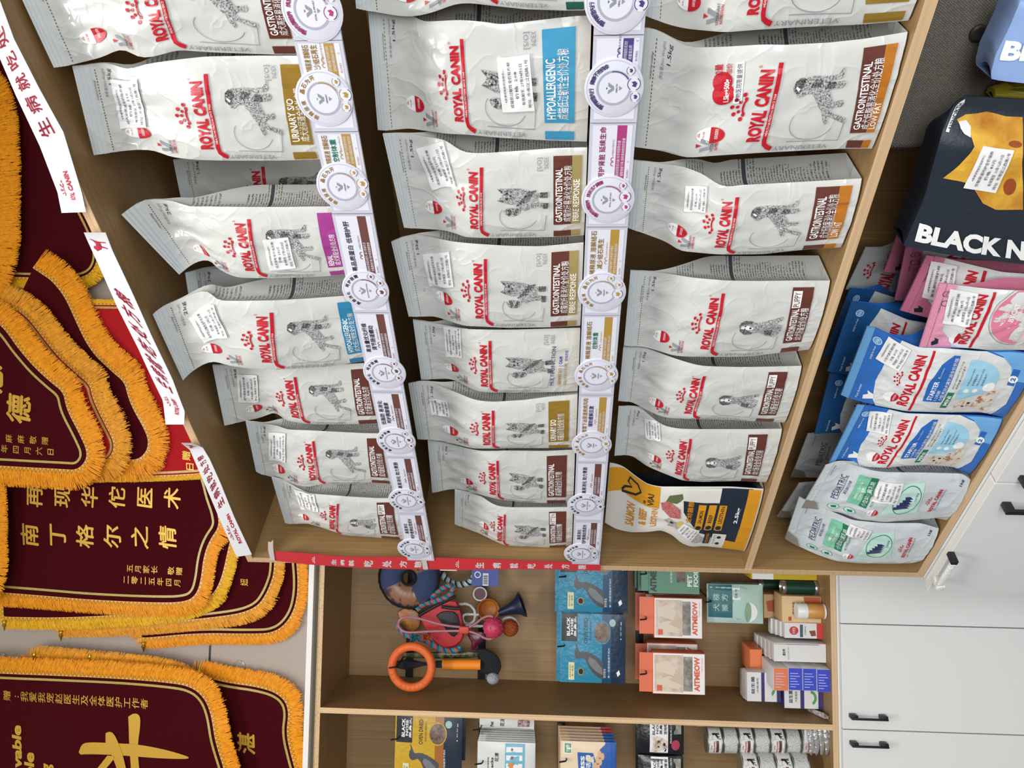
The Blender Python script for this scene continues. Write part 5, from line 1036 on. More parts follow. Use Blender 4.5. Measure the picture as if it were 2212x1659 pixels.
banner('scarlet banner layer between the maroon layers of the fanned stack', sh(A_, 58, -16)[:-1]+[(-60, 990)], [(-60, 850)], .305, VELR, FRG, .075, .018, seed=20)
banner('front maroon banner of the fanned stack with a large gold character', A_, [(-60, 850)], .275, VEL, FRO, .075, .032, seed=21,
       chars=[('德', 42, 888, 52, 58, .03, .2), ('惠', -22, 820, 60, 60, .03, .2)]+col('麻麻敬赠', 20, 98, 948, 953, 15, 17, .01, .1)+col('年四月六日', 10, 110, 970, 977, 15, 17, .01, .1))
# the stack further left
banner('lower maroon banner of the far left pair, one gold character showing', [(424, 1700), (424, 1462), (426, 1457), (440, 1459), (481, 1472), (572, 1484), (612, 1503), (627, 1535), (620, 1586), (632, 1640), (660, 1720), (640, 1800)], [(424, 1800)], .40, VEL, FRO, .06, .022, seed=22, chars=[('湛', 533, 1608, 38, 44, .03, .15)], fin=((432, 1452),))
banner('banner hidden behind the big bull banner, its fluffy fringe on top', [(66, 1640), (66, 1430), (68, 1425), (100, 1426), (260, 1440), (380, 1454), (420, 1490), (440, 1580), (450, 1720)], [(66, 1720)], .37, VEL, FRG, .055, .022, seed=23, fin=((76, 1416), (196, 1420)), trimmed=False)
eng = [('vable', 38, 1612, 20, 92, .04, .15), ('ble', 64, 1652, 22, 54, .04, .15), ('g', 106, 1657, 22, 18, .04, .15)]
banner('large maroon banner with a huge gold calligraphy character at lower left', [(-60, 1448), (0, 1453), (120, 1457), (253, 1463), (360, 1472), (412, 1480), (443, 1504), (459, 1548), (470, 1611), (486, 1659), (500, 1720)], [(-60, 1760)], .335, VEL, FRO, .062, .024, seed=24,
       chars=col('赠:我爱我宠赵医生及全体医护工作者', 16, 312, 1503, 1521, 16, 22, .01, .1)+eng)
_bull = COL.objects.get('velvet_banner')
big = [o for o in bpy.data.objects if o.get('label', '').startswith('large maroon banner')][0]
B = MB()      # brush strokes of the large character
def brush(pts, o=.004):
    p = smooth_line(pts, 2); d = .335; v = [U2.px(x, y, d-o) for x, y in p]; tr = geometry.tessellate_polygon([[Vector((x, y, 0)) for x, y in p]]); B.add(v, [tuple(t) for t in tr], GFOIL)
brush([(277, 1548), (290, 1540), (303, 1545), (303, 1570), (297, 1610), (300, 1659), (310, 1720), (285, 1720), (283, 1659), (279, 1610), (278, 1570)])
brush([(170, 1625), (176, 1608), (190, 1603), (240, 1605), (300, 1608), (360, 1620), (400, 1632), (410, 1637), (400, 1640), (340, 1638), (280, 1633), (230, 1630), (190, 1629), (174, 1630)], .0055)
brush([(228, 1584), (236, 1580), (246, 1584), (258, 1610), (268, 1640), (278, 1690), (262, 1700), (250, 1650), (228, 1606)], .007)
brush([(232, 1632), (250, 1634), (238, 1650), (220, 1670), (200, 1700), (190, 1700), (206, 1665)], .0085)
B.build('brushed_character', big, smooth=False)
# wall fittings
s_, z_ = U2.sz(517, 1440, WD); B = MB(); c = U2.P(s_, z_, WD); B.lathe(c, U2.N, [(0, .026), (.003, .025), (.008, .012), (.012, .008), (.013, .001)], mat('clear suction cup', '#a69c93', .15), 28)
t = thing('suction_hook', 'clear suction hook on the beige wall beside the lower left banner', 'hook', c); B.build('suction_cup', t)
B = MB(); B.tube([U2.P(s_, z_-.004, WD-.012), U2.P(s_, z_-.012, WD-.018), U2.P(s_, z_-.022, WD-.022), U2.P(s_, z_-.024, WD-.034), U2.P(s_, z_-.014, WD-.038)], .0018, _M['clear suction cup']); B.build('hook_arm', t)
s_, z_ = U2.sz(2, 1422, WD); c = U2.P(s_, z_, WD); B = MB(); B.lathe(c, U2.N, [(0, .026), (.003, .025), (.008, .012), (.013, .001)], _M['clear suction cup'], 28); tag(B.build('suction_cup', loc=c), 'clear suction cup on the wall at the upper frame edge between banner stacks', 'suction cup')

# ================================================================ toys on the peg rails of the left unit
def at2(x, y, d): return U2.px(x, y, d)
def sc2(d): return (2.5+d)/F                     # metres per image pixel, roughly
def hook(x, y, d0=.20, d1=DB, par=None, label=None, drop=.0):
    """black display hook: straight arm from the rail with a tip bent upwards"""
    s_, z_ = U2.sz(x, y, d0); B = MB(); B.tube([U2.P(s_, z_-.012, d1-.0085), U2.P(s_, z_-.012, d0+.012), U2.P(s_, z_-.009, d0+.004), U2.P(s_, z_+.012, d0-.006)], .0028, BLK, 8)
    o = B.build('display_hook', loc=U2.P(s_, z_, d1)); return tag(o, label, 'hook', 'display hooks on the peg rails')
NAVYC = mat('navy quilted cloth', '#26365c', .8, bump=.25, bscale=60, sheen=.3); CAMO = speckle('brown camouflage cloth', '#4c3540', '#8a6246', 26, .5, .02); FUZZ = mat('black fuzzy piping', '#121318', .95, bump=.8, bscale=300)
def torus_pts(c, R, pl, d, n=40, t0=0, t1=360, sq=1.): return [pl.P(c[0]+R*math.cos(math.radians(t0+(t1-t0)*k/n)), c[1]+R*sq*math.sin(math.radians(t0+(t1-t0)*k/n)), d) for k in range(n if t1-t0 == 360 else n+1)]
# plush ring, navy and camouflage
d = .20; c = U2.sz(884, 1247, d); R0 = 65*sc2(d); Ri = 15*sc2(d); t = thing('plush_ring_toy', 'navy and camouflage plush ring toy with black fuzzy edge', 'dog toy', U2.P(c[0], c[1]-R0, d))
Rm, rt = (R0+Ri)/2, (R0-Ri)/2
def sector(t0, t1, m, nm):
    B = MB(); n = 14; k = 16; vs = []
    for i in range(n+1):
        a = math.radians(t0+(t1-t0)*i/n)
        for j in range(k): b_ = 2*math.pi*j/k; r = Rm+rt*.97*math.cos(b_); vs.append(U2.P(c[0]+r*math.cos(a), c[1]+r*math.sin(a), d+rt*.55*math.sin(b_)*(1+.05*math.sin(i*2.6))))
    B.add(vs, [(i*k+j, i*k+(j+1) % k, (i+1)*k+(j+1) % k, (i+1)*k+j) for i in range(n) for j in range(k)], m); B.build(nm, t)
for a0, a1, m in ((-90, 0, CAMO), (0, 90, NAVYC), (90, 180, CAMO), (180, 270, NAVYC)): sector(a0+25, a1+25, m, 'plush_panel')
B = MB(); B.tube(torus_pts(c, R0, U2, d, 72), .007, FUZZ, 8, True, [.006+.0025*random.random() for _ in range(72)]); B.build('fuzzy_edge', t)
B = MB(); B.tube(torus_pts(c, Ri, U2, d-.012, 30), .005, FUZZ, 8, True); B.build('fuzzy_edge', t)
def rope(B, pts, r, ms, turns=9, n=80):
    p = resample3(pts, n)
    for k, m in enumerate(ms):
        q = []
        for i, v in enumerate(p):
            t_ = (p[min(n-1, i+1)]-p[max(0, i-1)]).normalized(); u = t_.cross(Vector((0, 1, .2))).normalized(); w_ = t_.cross(u); a = 2*math.pi*(turns*i/n+k/len(ms)); q.append(v+u*(math.cos(a)*r*.55)+w_*(math.sin(a)*r*.55))
        B.tube(q, r*.55, m, 6)
def resample3(pts, n):
    pts = [Vector(p) for p in pts]
    for _ in range(2):
        q = [pts[0]]
        for a, b in zip(pts, pts[1:]): q += [a.lerp(b, .25), a.lerp(b, .75)]
        pts = q+[pts[-1]]
    L = [0.]
    for a, b in zip(pts, pts[1:]): L.append(L[-1]+(b-a).length)
    t = np.linspace(0, L[-1], n); return [Vector([np.interp(x, L, [p[i] for p in pts]) for i in range(3)]) for x in t]
c8 = lambda x, y, d: at2(680+x/3.614, 1200+y/3.614, d)
TEAL = mat('teal cotton rope', '#2f8fa0', .8, bump=.3, bscale=300); ORGR = mat('orange cotton rope', '#c9582c', .8, bump=.3, bscale=300); BLUR = mat('blue cotton rope', '#265a94', .8, bump=.3, bscale=300); WHR = mat('white cotton rope', '#cfcfcf', .8, bump=.3, bscale=300); BKR = mat('black cotton rope', '#22252b', .8, bump=.3, bscale=300); CYR = mat('pale cyan cotton rope', '#8fb9c4', .8)
def ropething(name, label, pts, d, r, ms, turns=9, n=90):
    B = MB(); P_ = [c8(x, y, d+(0 if len(q) < 1 else q[0])) for x, y, *q in pts]; rope(B, P_, r, ms, turns, n); o = B.build(name, loc=P_[0]); return tag(o, label, 'dog toy', 'rope toys among the hanging toys')
ropething('braided_rope_toy', 'black, white and cyan braided rope right of the plush ring', [(985, 130), (1030, 190), (1090, 225), (1180, 225), (1235, 190), (1245, 150)], .24, .011, [BKR, WHR, CYR], 7)
ropething('twisted_rope_toy', 'teal, orange and blue twisted rope looped below the plush ring', [(800, 420), (850, 375), (950, 355), (1060, 310), (1085, 250), (1050, 225), (960, 280), (900, 330)], .20, .0095, [TEAL, ORGR, BLUR], 12)
ropething('twisted_rope_toy', 'teal, orange and blue twisted rope hanging left of the red pouch toy', [(640, 540), (700, 620), (860, 660), (930, 700), (1000, 740), (1080, 745), (1140, 720)], .22, .010, [ORGR, TEAL, BLUR], 10)
B = MB()
for k in range(60):
    m = (TEAL, ORGR)[k > 30]; x, y = (770, 640) if k <= 30 else (865, 645); a = random.uniform(0, 6.28); l = random.uniform(18, 52)
    B.tube([c8(x, y, .19), c8(x+l*.6*math.cos(a), y+l*.5*math.sin(a), .17+random.uniform(-.01, .01)), c8(x+l*math.cos(a)+4, y+l*.8*math.sin(a), .18)], .0016, m, 4)
tag(B.build('rope_tassel', loc=c8(800, 640, .19)), 'frayed teal and orange rope ends above the orange ring', 'dog toy')
ropething('white_cord', 'white cord looped behind the red pouch toy', [(1130, 380), (1200, 375), (1255, 430), (1250, 510), (1200, 540), (1160, 520), (1150, 455), (1280, 462)], .25, .005, [WHR, WHR], 20)
ropething('white_cord', 'white cord running round the orange ball', [(1180, 545), (1320, 555), (1440, 520), (1500, 478), (1560, 490), (1588, 545)], .235, .005, [WHR, WHR], 20)
# red cloth pouch toy with black panel
REDC = mat('red nylon cloth', '#b3262c', .6, bump=.3, bscale=40); BLKC = mat('black nylon cloth', '#17181c', .55, bump=.3, bscale=40)
t = thing('treat_pouch_toy', 'red nylon pouch toy with black panel among the ropes', 'dog toy', c8(980, 720, .22))
def slab(pts, d, th, m, name, par, org=c8, bul=.012):
    p = smooth_line(pts, 1); B = MB(); n = len(p); cx, cy = sum(q[0] for q in p)/n, sum(q[1] for q in p)/n; vs = []; rings = (1., .93, .6, .0)
    for f, o in ((1., 0.), (.94, bul*.55), (.6, bul*.9), (.25, bul)): vs += [org(cx+(q[0]-cx)*f, cy+(q[1]-cy)*f, d-o) for q in p]
    bk = [org(x, y, d+th) for x, y in p]; B.add(vs+bk, [(k*n+i, k*n+(i+1) % n, (k+1)*n+(i+1) % n, (k+1)*n+i) for k in range(3) for i in range(n)]+[tuple(3*n+i for i in range(n)), tuple(4*n+i for i in range(n))[::-1]]+[(i, 4*n+i, 4*n+(i+1) % n, (i+1) % n) for i in range(n)], m)
    return B.build(name, par)
slab([(820, 470), (960, 390), (1090, 330), (1140, 420), (1165, 560), (1160, 660), (1090, 715), (990, 728), (900, 640), (850, 560)], .225, .03, REDC, 'pouch_body', t)
slab([(945, 470), (1000, 430), (1110, 440), (1135, 540), (1100, 640), (1050, 620), (1000, 540)], .212, .01, BLKC, 'black_panel', t)
B = MB(); B.tube([c8(810, 470, .222), c8(950, 390, .215), c8(1100, 318, .222)], .005, BLKC, 8); B.tube([c8(990, 400, .205), c8(1060, 412, .2), c8(1130, 415, .205)], .006, BLKC, 8); B.build('carry_strap', t)
# ball on a pink cord
d = .17; t = thing('ball_on_cord', 'pink rubber ball on a pink and grey cord loop', 'dog toy', c8(1395, 640, d))
PCORD = speckle('pink braided cord', '#7a3c4c', '#c98a94', 900, .5, .1); PINKB = mat('pink rubber', '#c23a5c', .45)
B = MB(); B.tube(resample3([c8(*q, d) for q in ((1170, 562), (1000, 545), (850, 500), (740, 475), (670, 490), (648, 530), (665, 580), (730, 605), (900, 590), (1170, 588))], 60), .0042, PCORD, 8); B.build('cord', t)
B = MB(); B.tube(resample3([c8(*q, d) for q in ((1200, 562), (1260, 530), (1310, 485), (1380, 465), (1400, 500))], 24), .0042, PCORD, 8); B.tube(resample3([c8(*q, d) for q in ((1200, 592), (1270, 610), (1330, 650), (1385, 655), (1400, 620))], 24), .0042, PCORD, 8); B.build('cord', t)
B = MB(); B.bevbox(U2, *sorted((U2.sz(680+1128/3.614, 1200+608/3.614, d)[0], U2.sz(680+1128/3.614, 1200+550/3.614, d)[0])), *sorted((U2.sz(680+1205/3.614, 1362, d)[1], U2.sz(680+1128/3.614, 1362, d)[1])), d-.008, d+.008, mat('red rubber sleeve', '#c8402f', .5), .004); B.build('sleeve', t)
cc = c8(1395, 562, d); B = MB(); B.sphere(cc, 22.5*sc2(d), PINKB, 28)
for k in range(60):
    z_ = 1-2*(k+.5)/60; a = k*2.39996; r = math.sqrt(1-z_*z_); nv = (r*math.cos(a), r*math.sin(a), z_); q = [cc[i]+nv[i]*22.3*sc2(d) for i in range(3)]; B.sphere(q, .0032, PINKB, 6)
B.build('ball', t)
d = .22; cc = c8(1525, 565, d); B = MB(); B.sphere(cc, 18.3*sc2(d), mat('burnt orange rubber', '#a9521c', .5, bump=.9, bscale=130), 28); tag(B.build('rubber_ball', loc=cc), 'burnt orange waffle ball behind the pink ball', 'dog toy')
ORGP = mat('dull orange rubber', '#a5601f', .5); NVR = mat('navy rubber', '#16243f', .4); MAROON = mat('maroon rubber', '#4a1622', .4)
d = .26; cc = c8(1355, 420, d); B = MB(); B.lathe(cc, U2.N, [(-.03, .018), (-.02, .03), (0, .040), (.010, .041), (.008, .037), (-.012, .028), (-.026, .001)], ORGP, 28); tag(B.build('rubber_cup_toy', loc=cc), 'dull orange rubber cup toy above the pink ball', 'dog toy')
d = .25; ax = Vector(at2(1128, 1306, d))-Vector(at2(1078, 1325, d)); cc = Vector(at2(1078, 1325, d)); l = ax.length
B = MB(); B.lathe(cc, ax, [(0, .012), (l*.3, .016), (l*.55, .022), (l*.8, .032), (l*.98, .046), (l*1.02, .047), (l*.99, .040), (l*.7, .018), (l*.4, .002)], NVR, 28); tag(B.build('rubber_trumpet_toy', loc=tuple(cc)), 'navy rubber trumpet-shaped toy with flared mouth', 'dog toy')
B = MB(); cc = c8(1290, 300, .27); B.lathe(cc, U2.N, [(-.02, .02), (0, .024), (.006, .022), (.006, .001)], MAROON, 24); B.tube(torus_pts(U2.sz(680+1290/3.614, 1283, .262), .024, U2, .262, 30), .003, WHR, 6, True); tag(B.build('rubber_cup_toy', loc=cc), 'small maroon rubber cup with white rim at the back', 'dog toy')
t = thing('rubber_bone_toy', 'translucent maroon rubber toy behind the orange plush handle', 'dog toy', c8(1260, 740, .26)); slab([(1180, 600), (1260, 590), (1330, 600), (1320, 670), (1270, 700), (1240, 745), (1218, 730), (1225, 680)], .265, .012, mat('translucent maroon rubber', '#5a1a30', .25), 'bone', t)
t = thing('plush_bird_toy', 'amber feathered toy under the twisted rope', 'dog toy', c8(720, 500, .25)); slab([(645, 440), (700, 405), (780, 420), (830, 470), (820, 570), (740, 610), (670, 560)], .25, .02, speckle('amber feather cloth', '#6b4a2a', '#b06a22', 40, .5, .15), 'body', t)
# orange ring
d = .15; t = thing('orange_ring_toy', 'bright orange foam ring hanging on a black hook', 'dog toy', at2(941, 1440, d)); c = U2.sz(889.5, 1440.5, d); k_ = sc2(d); OR = mat('bright orange foam', '#e2682a', .55, bump=.05, bscale=200)
B = MB(); B.tube(torus_pts(c, 43.6*k_, U2, d, 64), 9.2*k_, OR, 16, True)
for a0 in (40, 220):
    for i in range(11):
        for j in (-1, 0, 1, 2):
            a = math.radians(a0+i*4.2); r = 43.6*k_+j*.0045-.002; B.sphere(U2.P(c[0]+r*math.cos(a), c[1]+r*math.sin(a), d-9.0*k_), .0014, OR, 6)
B.build('ring', t); B = MB(); n_ = 'PETSLON RING'
for q, ch in enumerate(n_):
    if ch == ' ': continue
    th = math.radians(232-q*13.5); v, f = glyphs(ch, .03, 2)[:2]; hh = .0125; ww = hh*.62; px_, pz_ = c[0]+math.cos(th)*(43.6*k_-hh/2+.001), c[1]+math.sin(th)*(43.6*k_-hh/2+.001)
    B.add([U2.P(px_+math.sin(th)*(x-.5)*ww+math.cos(th)*y*hh, pz_-math.cos(th)*(x-.5)*ww+math.sin(th)*y*hh, d-9.25*k_) for x, y in v], f, mat('deeper orange relief', '#c75a22', .6))
B.build('relief_lettering', t, smooth=False)
hook(848, 1442, .13, label='black hook carrying the orange foam ring')
# plush handle toy
d = .22; t = thing('plush_stick_toy', 'black plush stick toy with orange sleeve and white tuft', 'dog toy', c8(1380, 990, d)); PL = mat('black plush', '#17191f', .9, bump=.5, bscale=120); OS = mat('orange nylon sleeve', '#f08a1c', .6, bump=.15, bscale=60)
B = MB(); p_ = resample3([c8(*q, d) for q in ((640, 850), (760, 850), (860, 845), (1000, 850), (1290, 850))], 30); B.tube(p_, .012, PL, 12, False, [.012+.006*math.sin(i*.45) if i < 14 else .0125 for i in range(30)]); B.build('shaft', t)
B = MB(); B.tube([c8(998, 851, d), c8(1100, 850, d), c8(1200, 850, d), c8(1295, 851, d)], .0185, OS, 16); B.build('sleeve', t)
slab([(1250, 730), (1330, 725), (1420, 770), (1462, 850), (1440, 920), (1400, 950), (1340, 930), (1295, 900), (1300, 820)], d+.01, .03, PL, 'plush_head', t)
B = MB(); cc = c8(1390, 960, d); B.sphere(cc, .021, mat('pale grey fur tuft', '#aeb2b8', .95, bump=1., bscale=200), 16, (1, 1, 1.1)); B.build('tuft', t)
t = thing('camouflage_tug_toy', 'flat camouflage tug strap hanging above the orange-sleeved stick', 'dog toy', c8(1000, 800, .27)); slab([(690, 760), (900, 752), (1300, 748), (1305, 800), (900, 806), (690, 795)], .27, .012, speckle('green camouflage cloth', '#2c2f22', '#6a6a45', 60, .5, .05), 'strap', t)
# retail cards
t = thing('retail_card', 'royal blue retail card with barcode on the braided rope', 'card', c8(1330, 240, .19)); B = MB()
def rect2(x0, y0, x1, y1, d, pl=U2):
    """image rectangle -> s0, s1, zlow, ztop at depth d"""
    xm, ym = (x0+x1)/2, (y0+y1)/2; return pl.sz(xm, y1, d)[0], pl.sz(xm, y0, d)[0], pl.sz(x1, ym, d)[1], pl.sz(x0, ym, d)[1]
s0, s1, za, zb = rect2(1019, 1222, 1077, 1266, .19); CB = mat('royal blue card', '#27408f', .4); B.box(U2, s0, s1, za, zb, .19, .1915, CB); B.build('card', t, smooth=False)
f = Surf(s0, s1, zb, zb-za, .19, U2); B = MB(); B.art(f, rect(.02, .62, .42, .62), WHITE, .0006)
for k in range(14): B.art(f, rect(.06+.036*k, .075+.036*k+.01*(k % 3), .44, .60), INK, .001)
B.art(f, arc(.55, .52-.3, .16, .12, .25), WHITE, .0008); B.build('print', t, smooth=False)
t = thing('retail_card', 'small white retail card showing below the red strip', 'card', at2(987, 1230, .2)); s0, s1, za, zb = rect2(948, 1215, 987, 1233, .20); B = MB(); B.bevbox(U2, s0, s1, za, zb, .20, .203, PAPER, .0012); B.build('card', t); B = MB(); B.art(Surf(s0, s1, zb, zb-za, .2, U2), rect(.2, .8, .2, .75), speckle('grey barcode print', '#33363a', '#9a9da0', 600, .5, .05), .0006); B.build('print', t, smooth=False)

# ================================================================ treat pouches, boxes and tins on the left unit
BLKLAB = mat('black label ink', '#23262b', .4); CREAML = mat('cream label paper', '#d9d8a8', .5)
def flat_pouch(name, label, cat, x0, y0, x1, y1, d, films, deco, group=None, th=.02, hang=True, side=None):
    """thin hanging pouch with rounded corners; films: [(material, b0, b1)]"""
    s0, s1, za, zb = rect2(x0, y0, x1, y1, d); W_, H_ = s1-s0, zb-za; na, nb = 12, 18
    t = thing(name, label, cat, U2.P((s0+s1)/2, za, d+th/2), group)
    def S(a, b, off=.0008):
        k = (math.sin(math.pi*min(1, max(0, a)))*math.sin(math.pi*min(1, max(0, b))))**.5; return U2.P(s0+W_*a, zb-H_*b, d-k*th*.5-off+.0015*math.sin(a*9+b*7)*k)
    B = MB(); v, f = rect(0, 1, 0, 1, na, nb)
    for m, b0, b1 in films: vv, ff = rect(0, 1, b0, b1, na, max(2, int(nb*(b1-b0)))); B.art(S, (vv, ff), m, 0)
    B.add([U2.P(s0+W_*a, zb-H_*b, d+.001+(math.sin(math.pi*a)*math.sin(math.pi*b))**.5*th*.5 if 0 < a < 1 and 0 < b < 1 else d+.001) for a, b in v], [tuple(reversed(g)) for g in f], side or films[-1][0])
    B.build('pouch', t)
    if deco: deco(S, t)
    return t
BIRD0 = [(0, .16), (.12, .08), (.22, .02), (.30, .06), (.33, .16), (.30, .26), (.42, .40), (.62, .55), (.80, .78), (.86, 1.), (.50, 1.), (.36, .80), (.22, .52), (.18, .30), (.10, .22)]
BIRD = [(1, .02), (.84, .06), (.76, .01), (.66, .0), (.57, .04), (.53, .12), (.55, .20), (.58, .30), (.50, .40), (.32, .50), (.16, .66), (.05, .84), (0, 1), (.45, 1), (.58, .82), (.68, .60), (.73, .44), (.73, .30), (.72, .2), (.77, .14), (.86, .10)]
WING = [(.50, .46), (.60, .52), (.52, .72), (.30, .96), (.12, .98), (.22, .74), (.36, .56)]
TEALF = mat('teal pouch film', '#2f86a6', .35, bump=.3, bscale=60); DTEAL = mat('deep navy pouch film', '#173049', .35, bump=.15, bscale=60); GREYP = mat('slate print', '#4a4c50', .4); JERK = speckle('dried meat print', '#4a3a30', '#8a7260', 60, .5, .15)
def duck_deco(main, bird=GREYP, title='OVEN DRIED', sub='DUCK BREAST'):
    def f(S, t):
        B = MB(); B.art(S, rect(.60, 1, .02, .26, 6, 4), BLKLAB, .001); B.art(S, text('BLACK', .68, .95, .10, .15, .03, 2), WHITE, .0014); B.art(S, text('NOSE', .70, .93, .16, .20, .03, 2), WHITE, .0014); B.art(S, text('黑鼻头', .67, .96, .21, .25, .02, 2), WHITE, .0014); B.build('brand_label', t, smooth=False)
        B = MB(); B.art(S, text(title, .58, .94, .36, .42, .01, 2), INK, .001); B.art(S, text(sub, .62, .92, .45, .475, 0, 1), INK, .001); B.art(S, text('宠物零食', .08, .22, .66, .70, .01, 2), WHITE, .0014); B.art(S, text('单一肉源低敏烘干肉片', .08, .52, .73, .76, 0, 2), WHITE, .0014)
        B.art(S, text('100g', .64, .9, .92, .94, 0, 1), WHITE, .0014); B.art(S, pgon([(.10, .88), (.16, .86), (.20, .90), (.14, .92)]), WHITE, .0014); B.build('lettering', t, smooth=False)
        B = MB(); B.art(S, into(pgon(BIRD, (8, 8)), .06, .60, .22, .66), bird, .0012); B.art(S, into(pgon(WING), .06, .60, .22, .66), mat('light slate print', '#77797c', .4), .0016); B.build('bird_picture', t, smooth=False)
        B = MB(); B.art(S, fan(.74, .64, .17, .135, 26), main, .001); B.art(S, fan(.74, .64, .15, .12, 26), JERK, .0014); B.art(S, fan(.88, .80, .055, .05, 16), mat('pale seal print', '#9fc0bd', .4), .0018); B.build('window', t, smooth=False)
        B = MB(); B.art(S, rect(.04, .30, .13, .22, 4, 2), CREAML, .0014); B.art(S, text('SINGLES', .08, .26, .145, .165, 0, 1), INK, .0018); B.art(S, text('单一肉源', .09, .25, .18, .205, 0, 1), INK, .0018); B.art(S, fan(.17, .32, .055, .045, 18), INK, .0014); B.art(S, arc(.17, .32, .055, .045, .2), GFOIL, .0018); B.build('sticker', t, smooth=False)
    return f
tf = [(TEALF, 0, .64), (mat('mid teal navy film', '#1d4a6d', .35), .64, .78), (DTEAL, .78, 1)]
for q, dd, dx in ((3, .20, -8), (2, .17, -5), (1, .14, -2)):
    flat_pouch('treat_pouch', 'teal duck treat pouch hidden behind the front one on the right hook, layer %s' % ('nearest', 'middle', 'rear')[q-1], 'treat pouch', 1207+dx, 1222, 1352+dx, 1320+q, dd, tf, None, 'teal duck treat pouches')
    flat_pouch('treat_pouch', 'teal duck treat pouch hidden behind the front one on the left hook, layer %s' % ('nearest', 'middle', 'rear')[q-1], 'treat pouch', 1210+dx, 1320, 1348+dx, 1470+q, dd, tf, None, 'teal duck treat pouches')
flat_pouch('treat_pouch', 'front teal duck treat pouch on the right hook below the red strip', 'treat pouch', 1207, 1180, 1356, 1322, .115, tf, duck_deco(TEALF), 'teal duck treat pouches')
flat_pouch('treat_pouch', 'front teal duck treat pouch on the left hook near the divider', 'treat pouch', 1210, 1326, 1351, 1475, .11, tf, duck_deco(TEALF), 'teal duck treat pouches')
hook(1215, 1246, .09, label='black hook carrying the right teal pouches'); hook(1212, 1396, .09, label='black hook carrying the left teal pouches')
def carton(name, label, cat, x0, y0, x1, y1, d, dep, faces, deco=None, group=None, zb_=None, name_part='carton', r=.001):
    """box whose front face fills an image rectangle at depth d; faces: front, other material"""
    s0, s1, za, zt = rect2(x0, y0, x1, y1, d)
    if zb_ is not None: za = zb_+.0008
    za = max(za, ZB2+.0008)
    t = thing(name, label, cat, U2.P((s0+s1)/2, za, d+dep/2), group); B = MB(); B.bevbox(U2, s0, s1, za, zt, d, d+dep, faces[1], r, 2)
    B.build(name_part, t); S = Surf(s0, s1, zt, zt-za, d, U2); B = MB(); B.art(S, rect(.012, .988, .008, .992), faces[0], .0004); B.build('front_panel', t, smooth=False)
    if deco: deco(S, t)
    return t, S
SAGE = mat('sage green card', '#5f8f76', .45); CORAL = mat('coral card', '#e0714f', .45); CORALI = mat('coral ink', '#dc6244', .45); BEIGEP = speckle('pale chicken breast print', '#b09078', '#e2d3c2', 22, .45, .2); JAR = speckle('window film print', '#4a4640', '#b9b2a6', 30, .5, .2)
def aitm(S, t):
    B = MB(); B.art(S, rect(.05, .95, .03, .58, 6, 4), BEIGEP, .0008); B.art(S, pgon([(.12, .50), (.20, .10), (.34, .06), (.44, .30), (.40, .52)]), mat('pale breast print', '#dccdb9', .5), .0012); B.art(S, pgon([(.44, .40), (.56, .08), (.72, .06), (.82, .26), (.66, .46)]), _M['pale breast print'], .0012); B.art(S, pgon([(.36, .30), (.50, .50), (.42, .60), (.22, .56)]), mat('soft fold print', '#cbb79f', .5), .0016); B.art(S, rect(.08, .22, .08, .18), CORALI, .0014); B.build('photo_print', t, smooth=False)
    B = MB(); B.art(S, rect(.08, .92, .585, .76, 6, 3), JAR, .001); B.build('window', t, smooth=False)
    B = MB(); B.art(S, text('AITMEOW', .08, .92, .79, .90, .05, 2), CORALI, .001); B.art(S, text('100% meat', .55, .90, .925, .955, 0, 1), CORALI, .001); B.build('brand_lettering', t, smooth=False)
def tabbed(label, x0, y0, x1, y1, d, tab, col_, deco, grp, plain=None):
    t, S = carton('treat_carton', label, 'treat box', x0, y0, x1, y1, d, .05, (plain or PAPER, col_), deco, grp)
    s0, s1, za, zt = rect2(*tab, d+.012); B = MB(); B.bevbox(U2, s0, s1, S.zt-.004, zt, d+.012, d+.014, col_, .0005, 1)
    B.add([U2.P(s0, S.zt-.002, d+.012), U2.P(s1, S.zt-.002, d+.012), U2.P(S.s1, S.zt-.002, d), U2.P(S.s0, S.zt-.002, d)], [(0, 1, 2, 3)], col_); B.build('hang_tab', t, smooth=False); return t
gA = 'coral cat treat cartons'
tabbed('coral cat treat carton half hidden behind the left front carton', 1397, 1390, 1507, 1478, .22, (1372, 1390, 1397, 1468), CORAL, aitm, gA)
tabbed('coral cat treat carton hidden behind the right front carton', 1394, 1284, 1500, 1368, .21, (1372, 1280, 1394, 1362), CORAL, None, gA)
tabbed('front coral cat treat carton beside the green carton', 1413, 1292, 1517, 1379, .12, (1381, 1289, 1413, 1369), CORAL, aitm, gA)
tabbed('front coral cat treat carton nearest the divider', 1410, 1411, 1523, 1500, .12, (1381, 1409, 1410, 1494), CORAL, aitm, gA)
def petf(S, t):
    B = MB(); B.art(S, text('AITMEOW', .04, .95, .02, .15, .05, 2), INK, .001); B.art(S, rect(.30, .95, .55, .72, 4, 2), JERK, .001); B.art(S, text('DUCK NECK', .30, .60, .42, .46, .01, 1), WHITE, .001); B.art(S, text('PET', .20, .50, .76, .85, .03, 2), WHITE, .001); B.art(S, text('FOOD', .20, .66, .88, .97, .03, 2), WHITE, .001); B.art(S, pgon([(.55, .18), (.8, .22), (.95, .36), (.75, .30)]), mat('pale sage print', '#9fb8a6', .5), .001); B.build('print', t, smooth=False)
gG = 'sage green pet food cartons'
for q, (dd, x) in enumerate(((.24, 1371), (.19, 1378))): carton('treat_carton', ('rear', 'middle')[q]+' sage green carton behind the lettered green carton', 'treat box', x, 1220, x+120, 1272+6*q, dd, .04, (SAGE, SAGE), None, gG)
tabbed('front sage green pet food carton beside the oak side panel', 1402, 1200, 1511, 1283, .125, (1385, 1205, 1402, 1276), SAGE, petf, gG, SAGE)
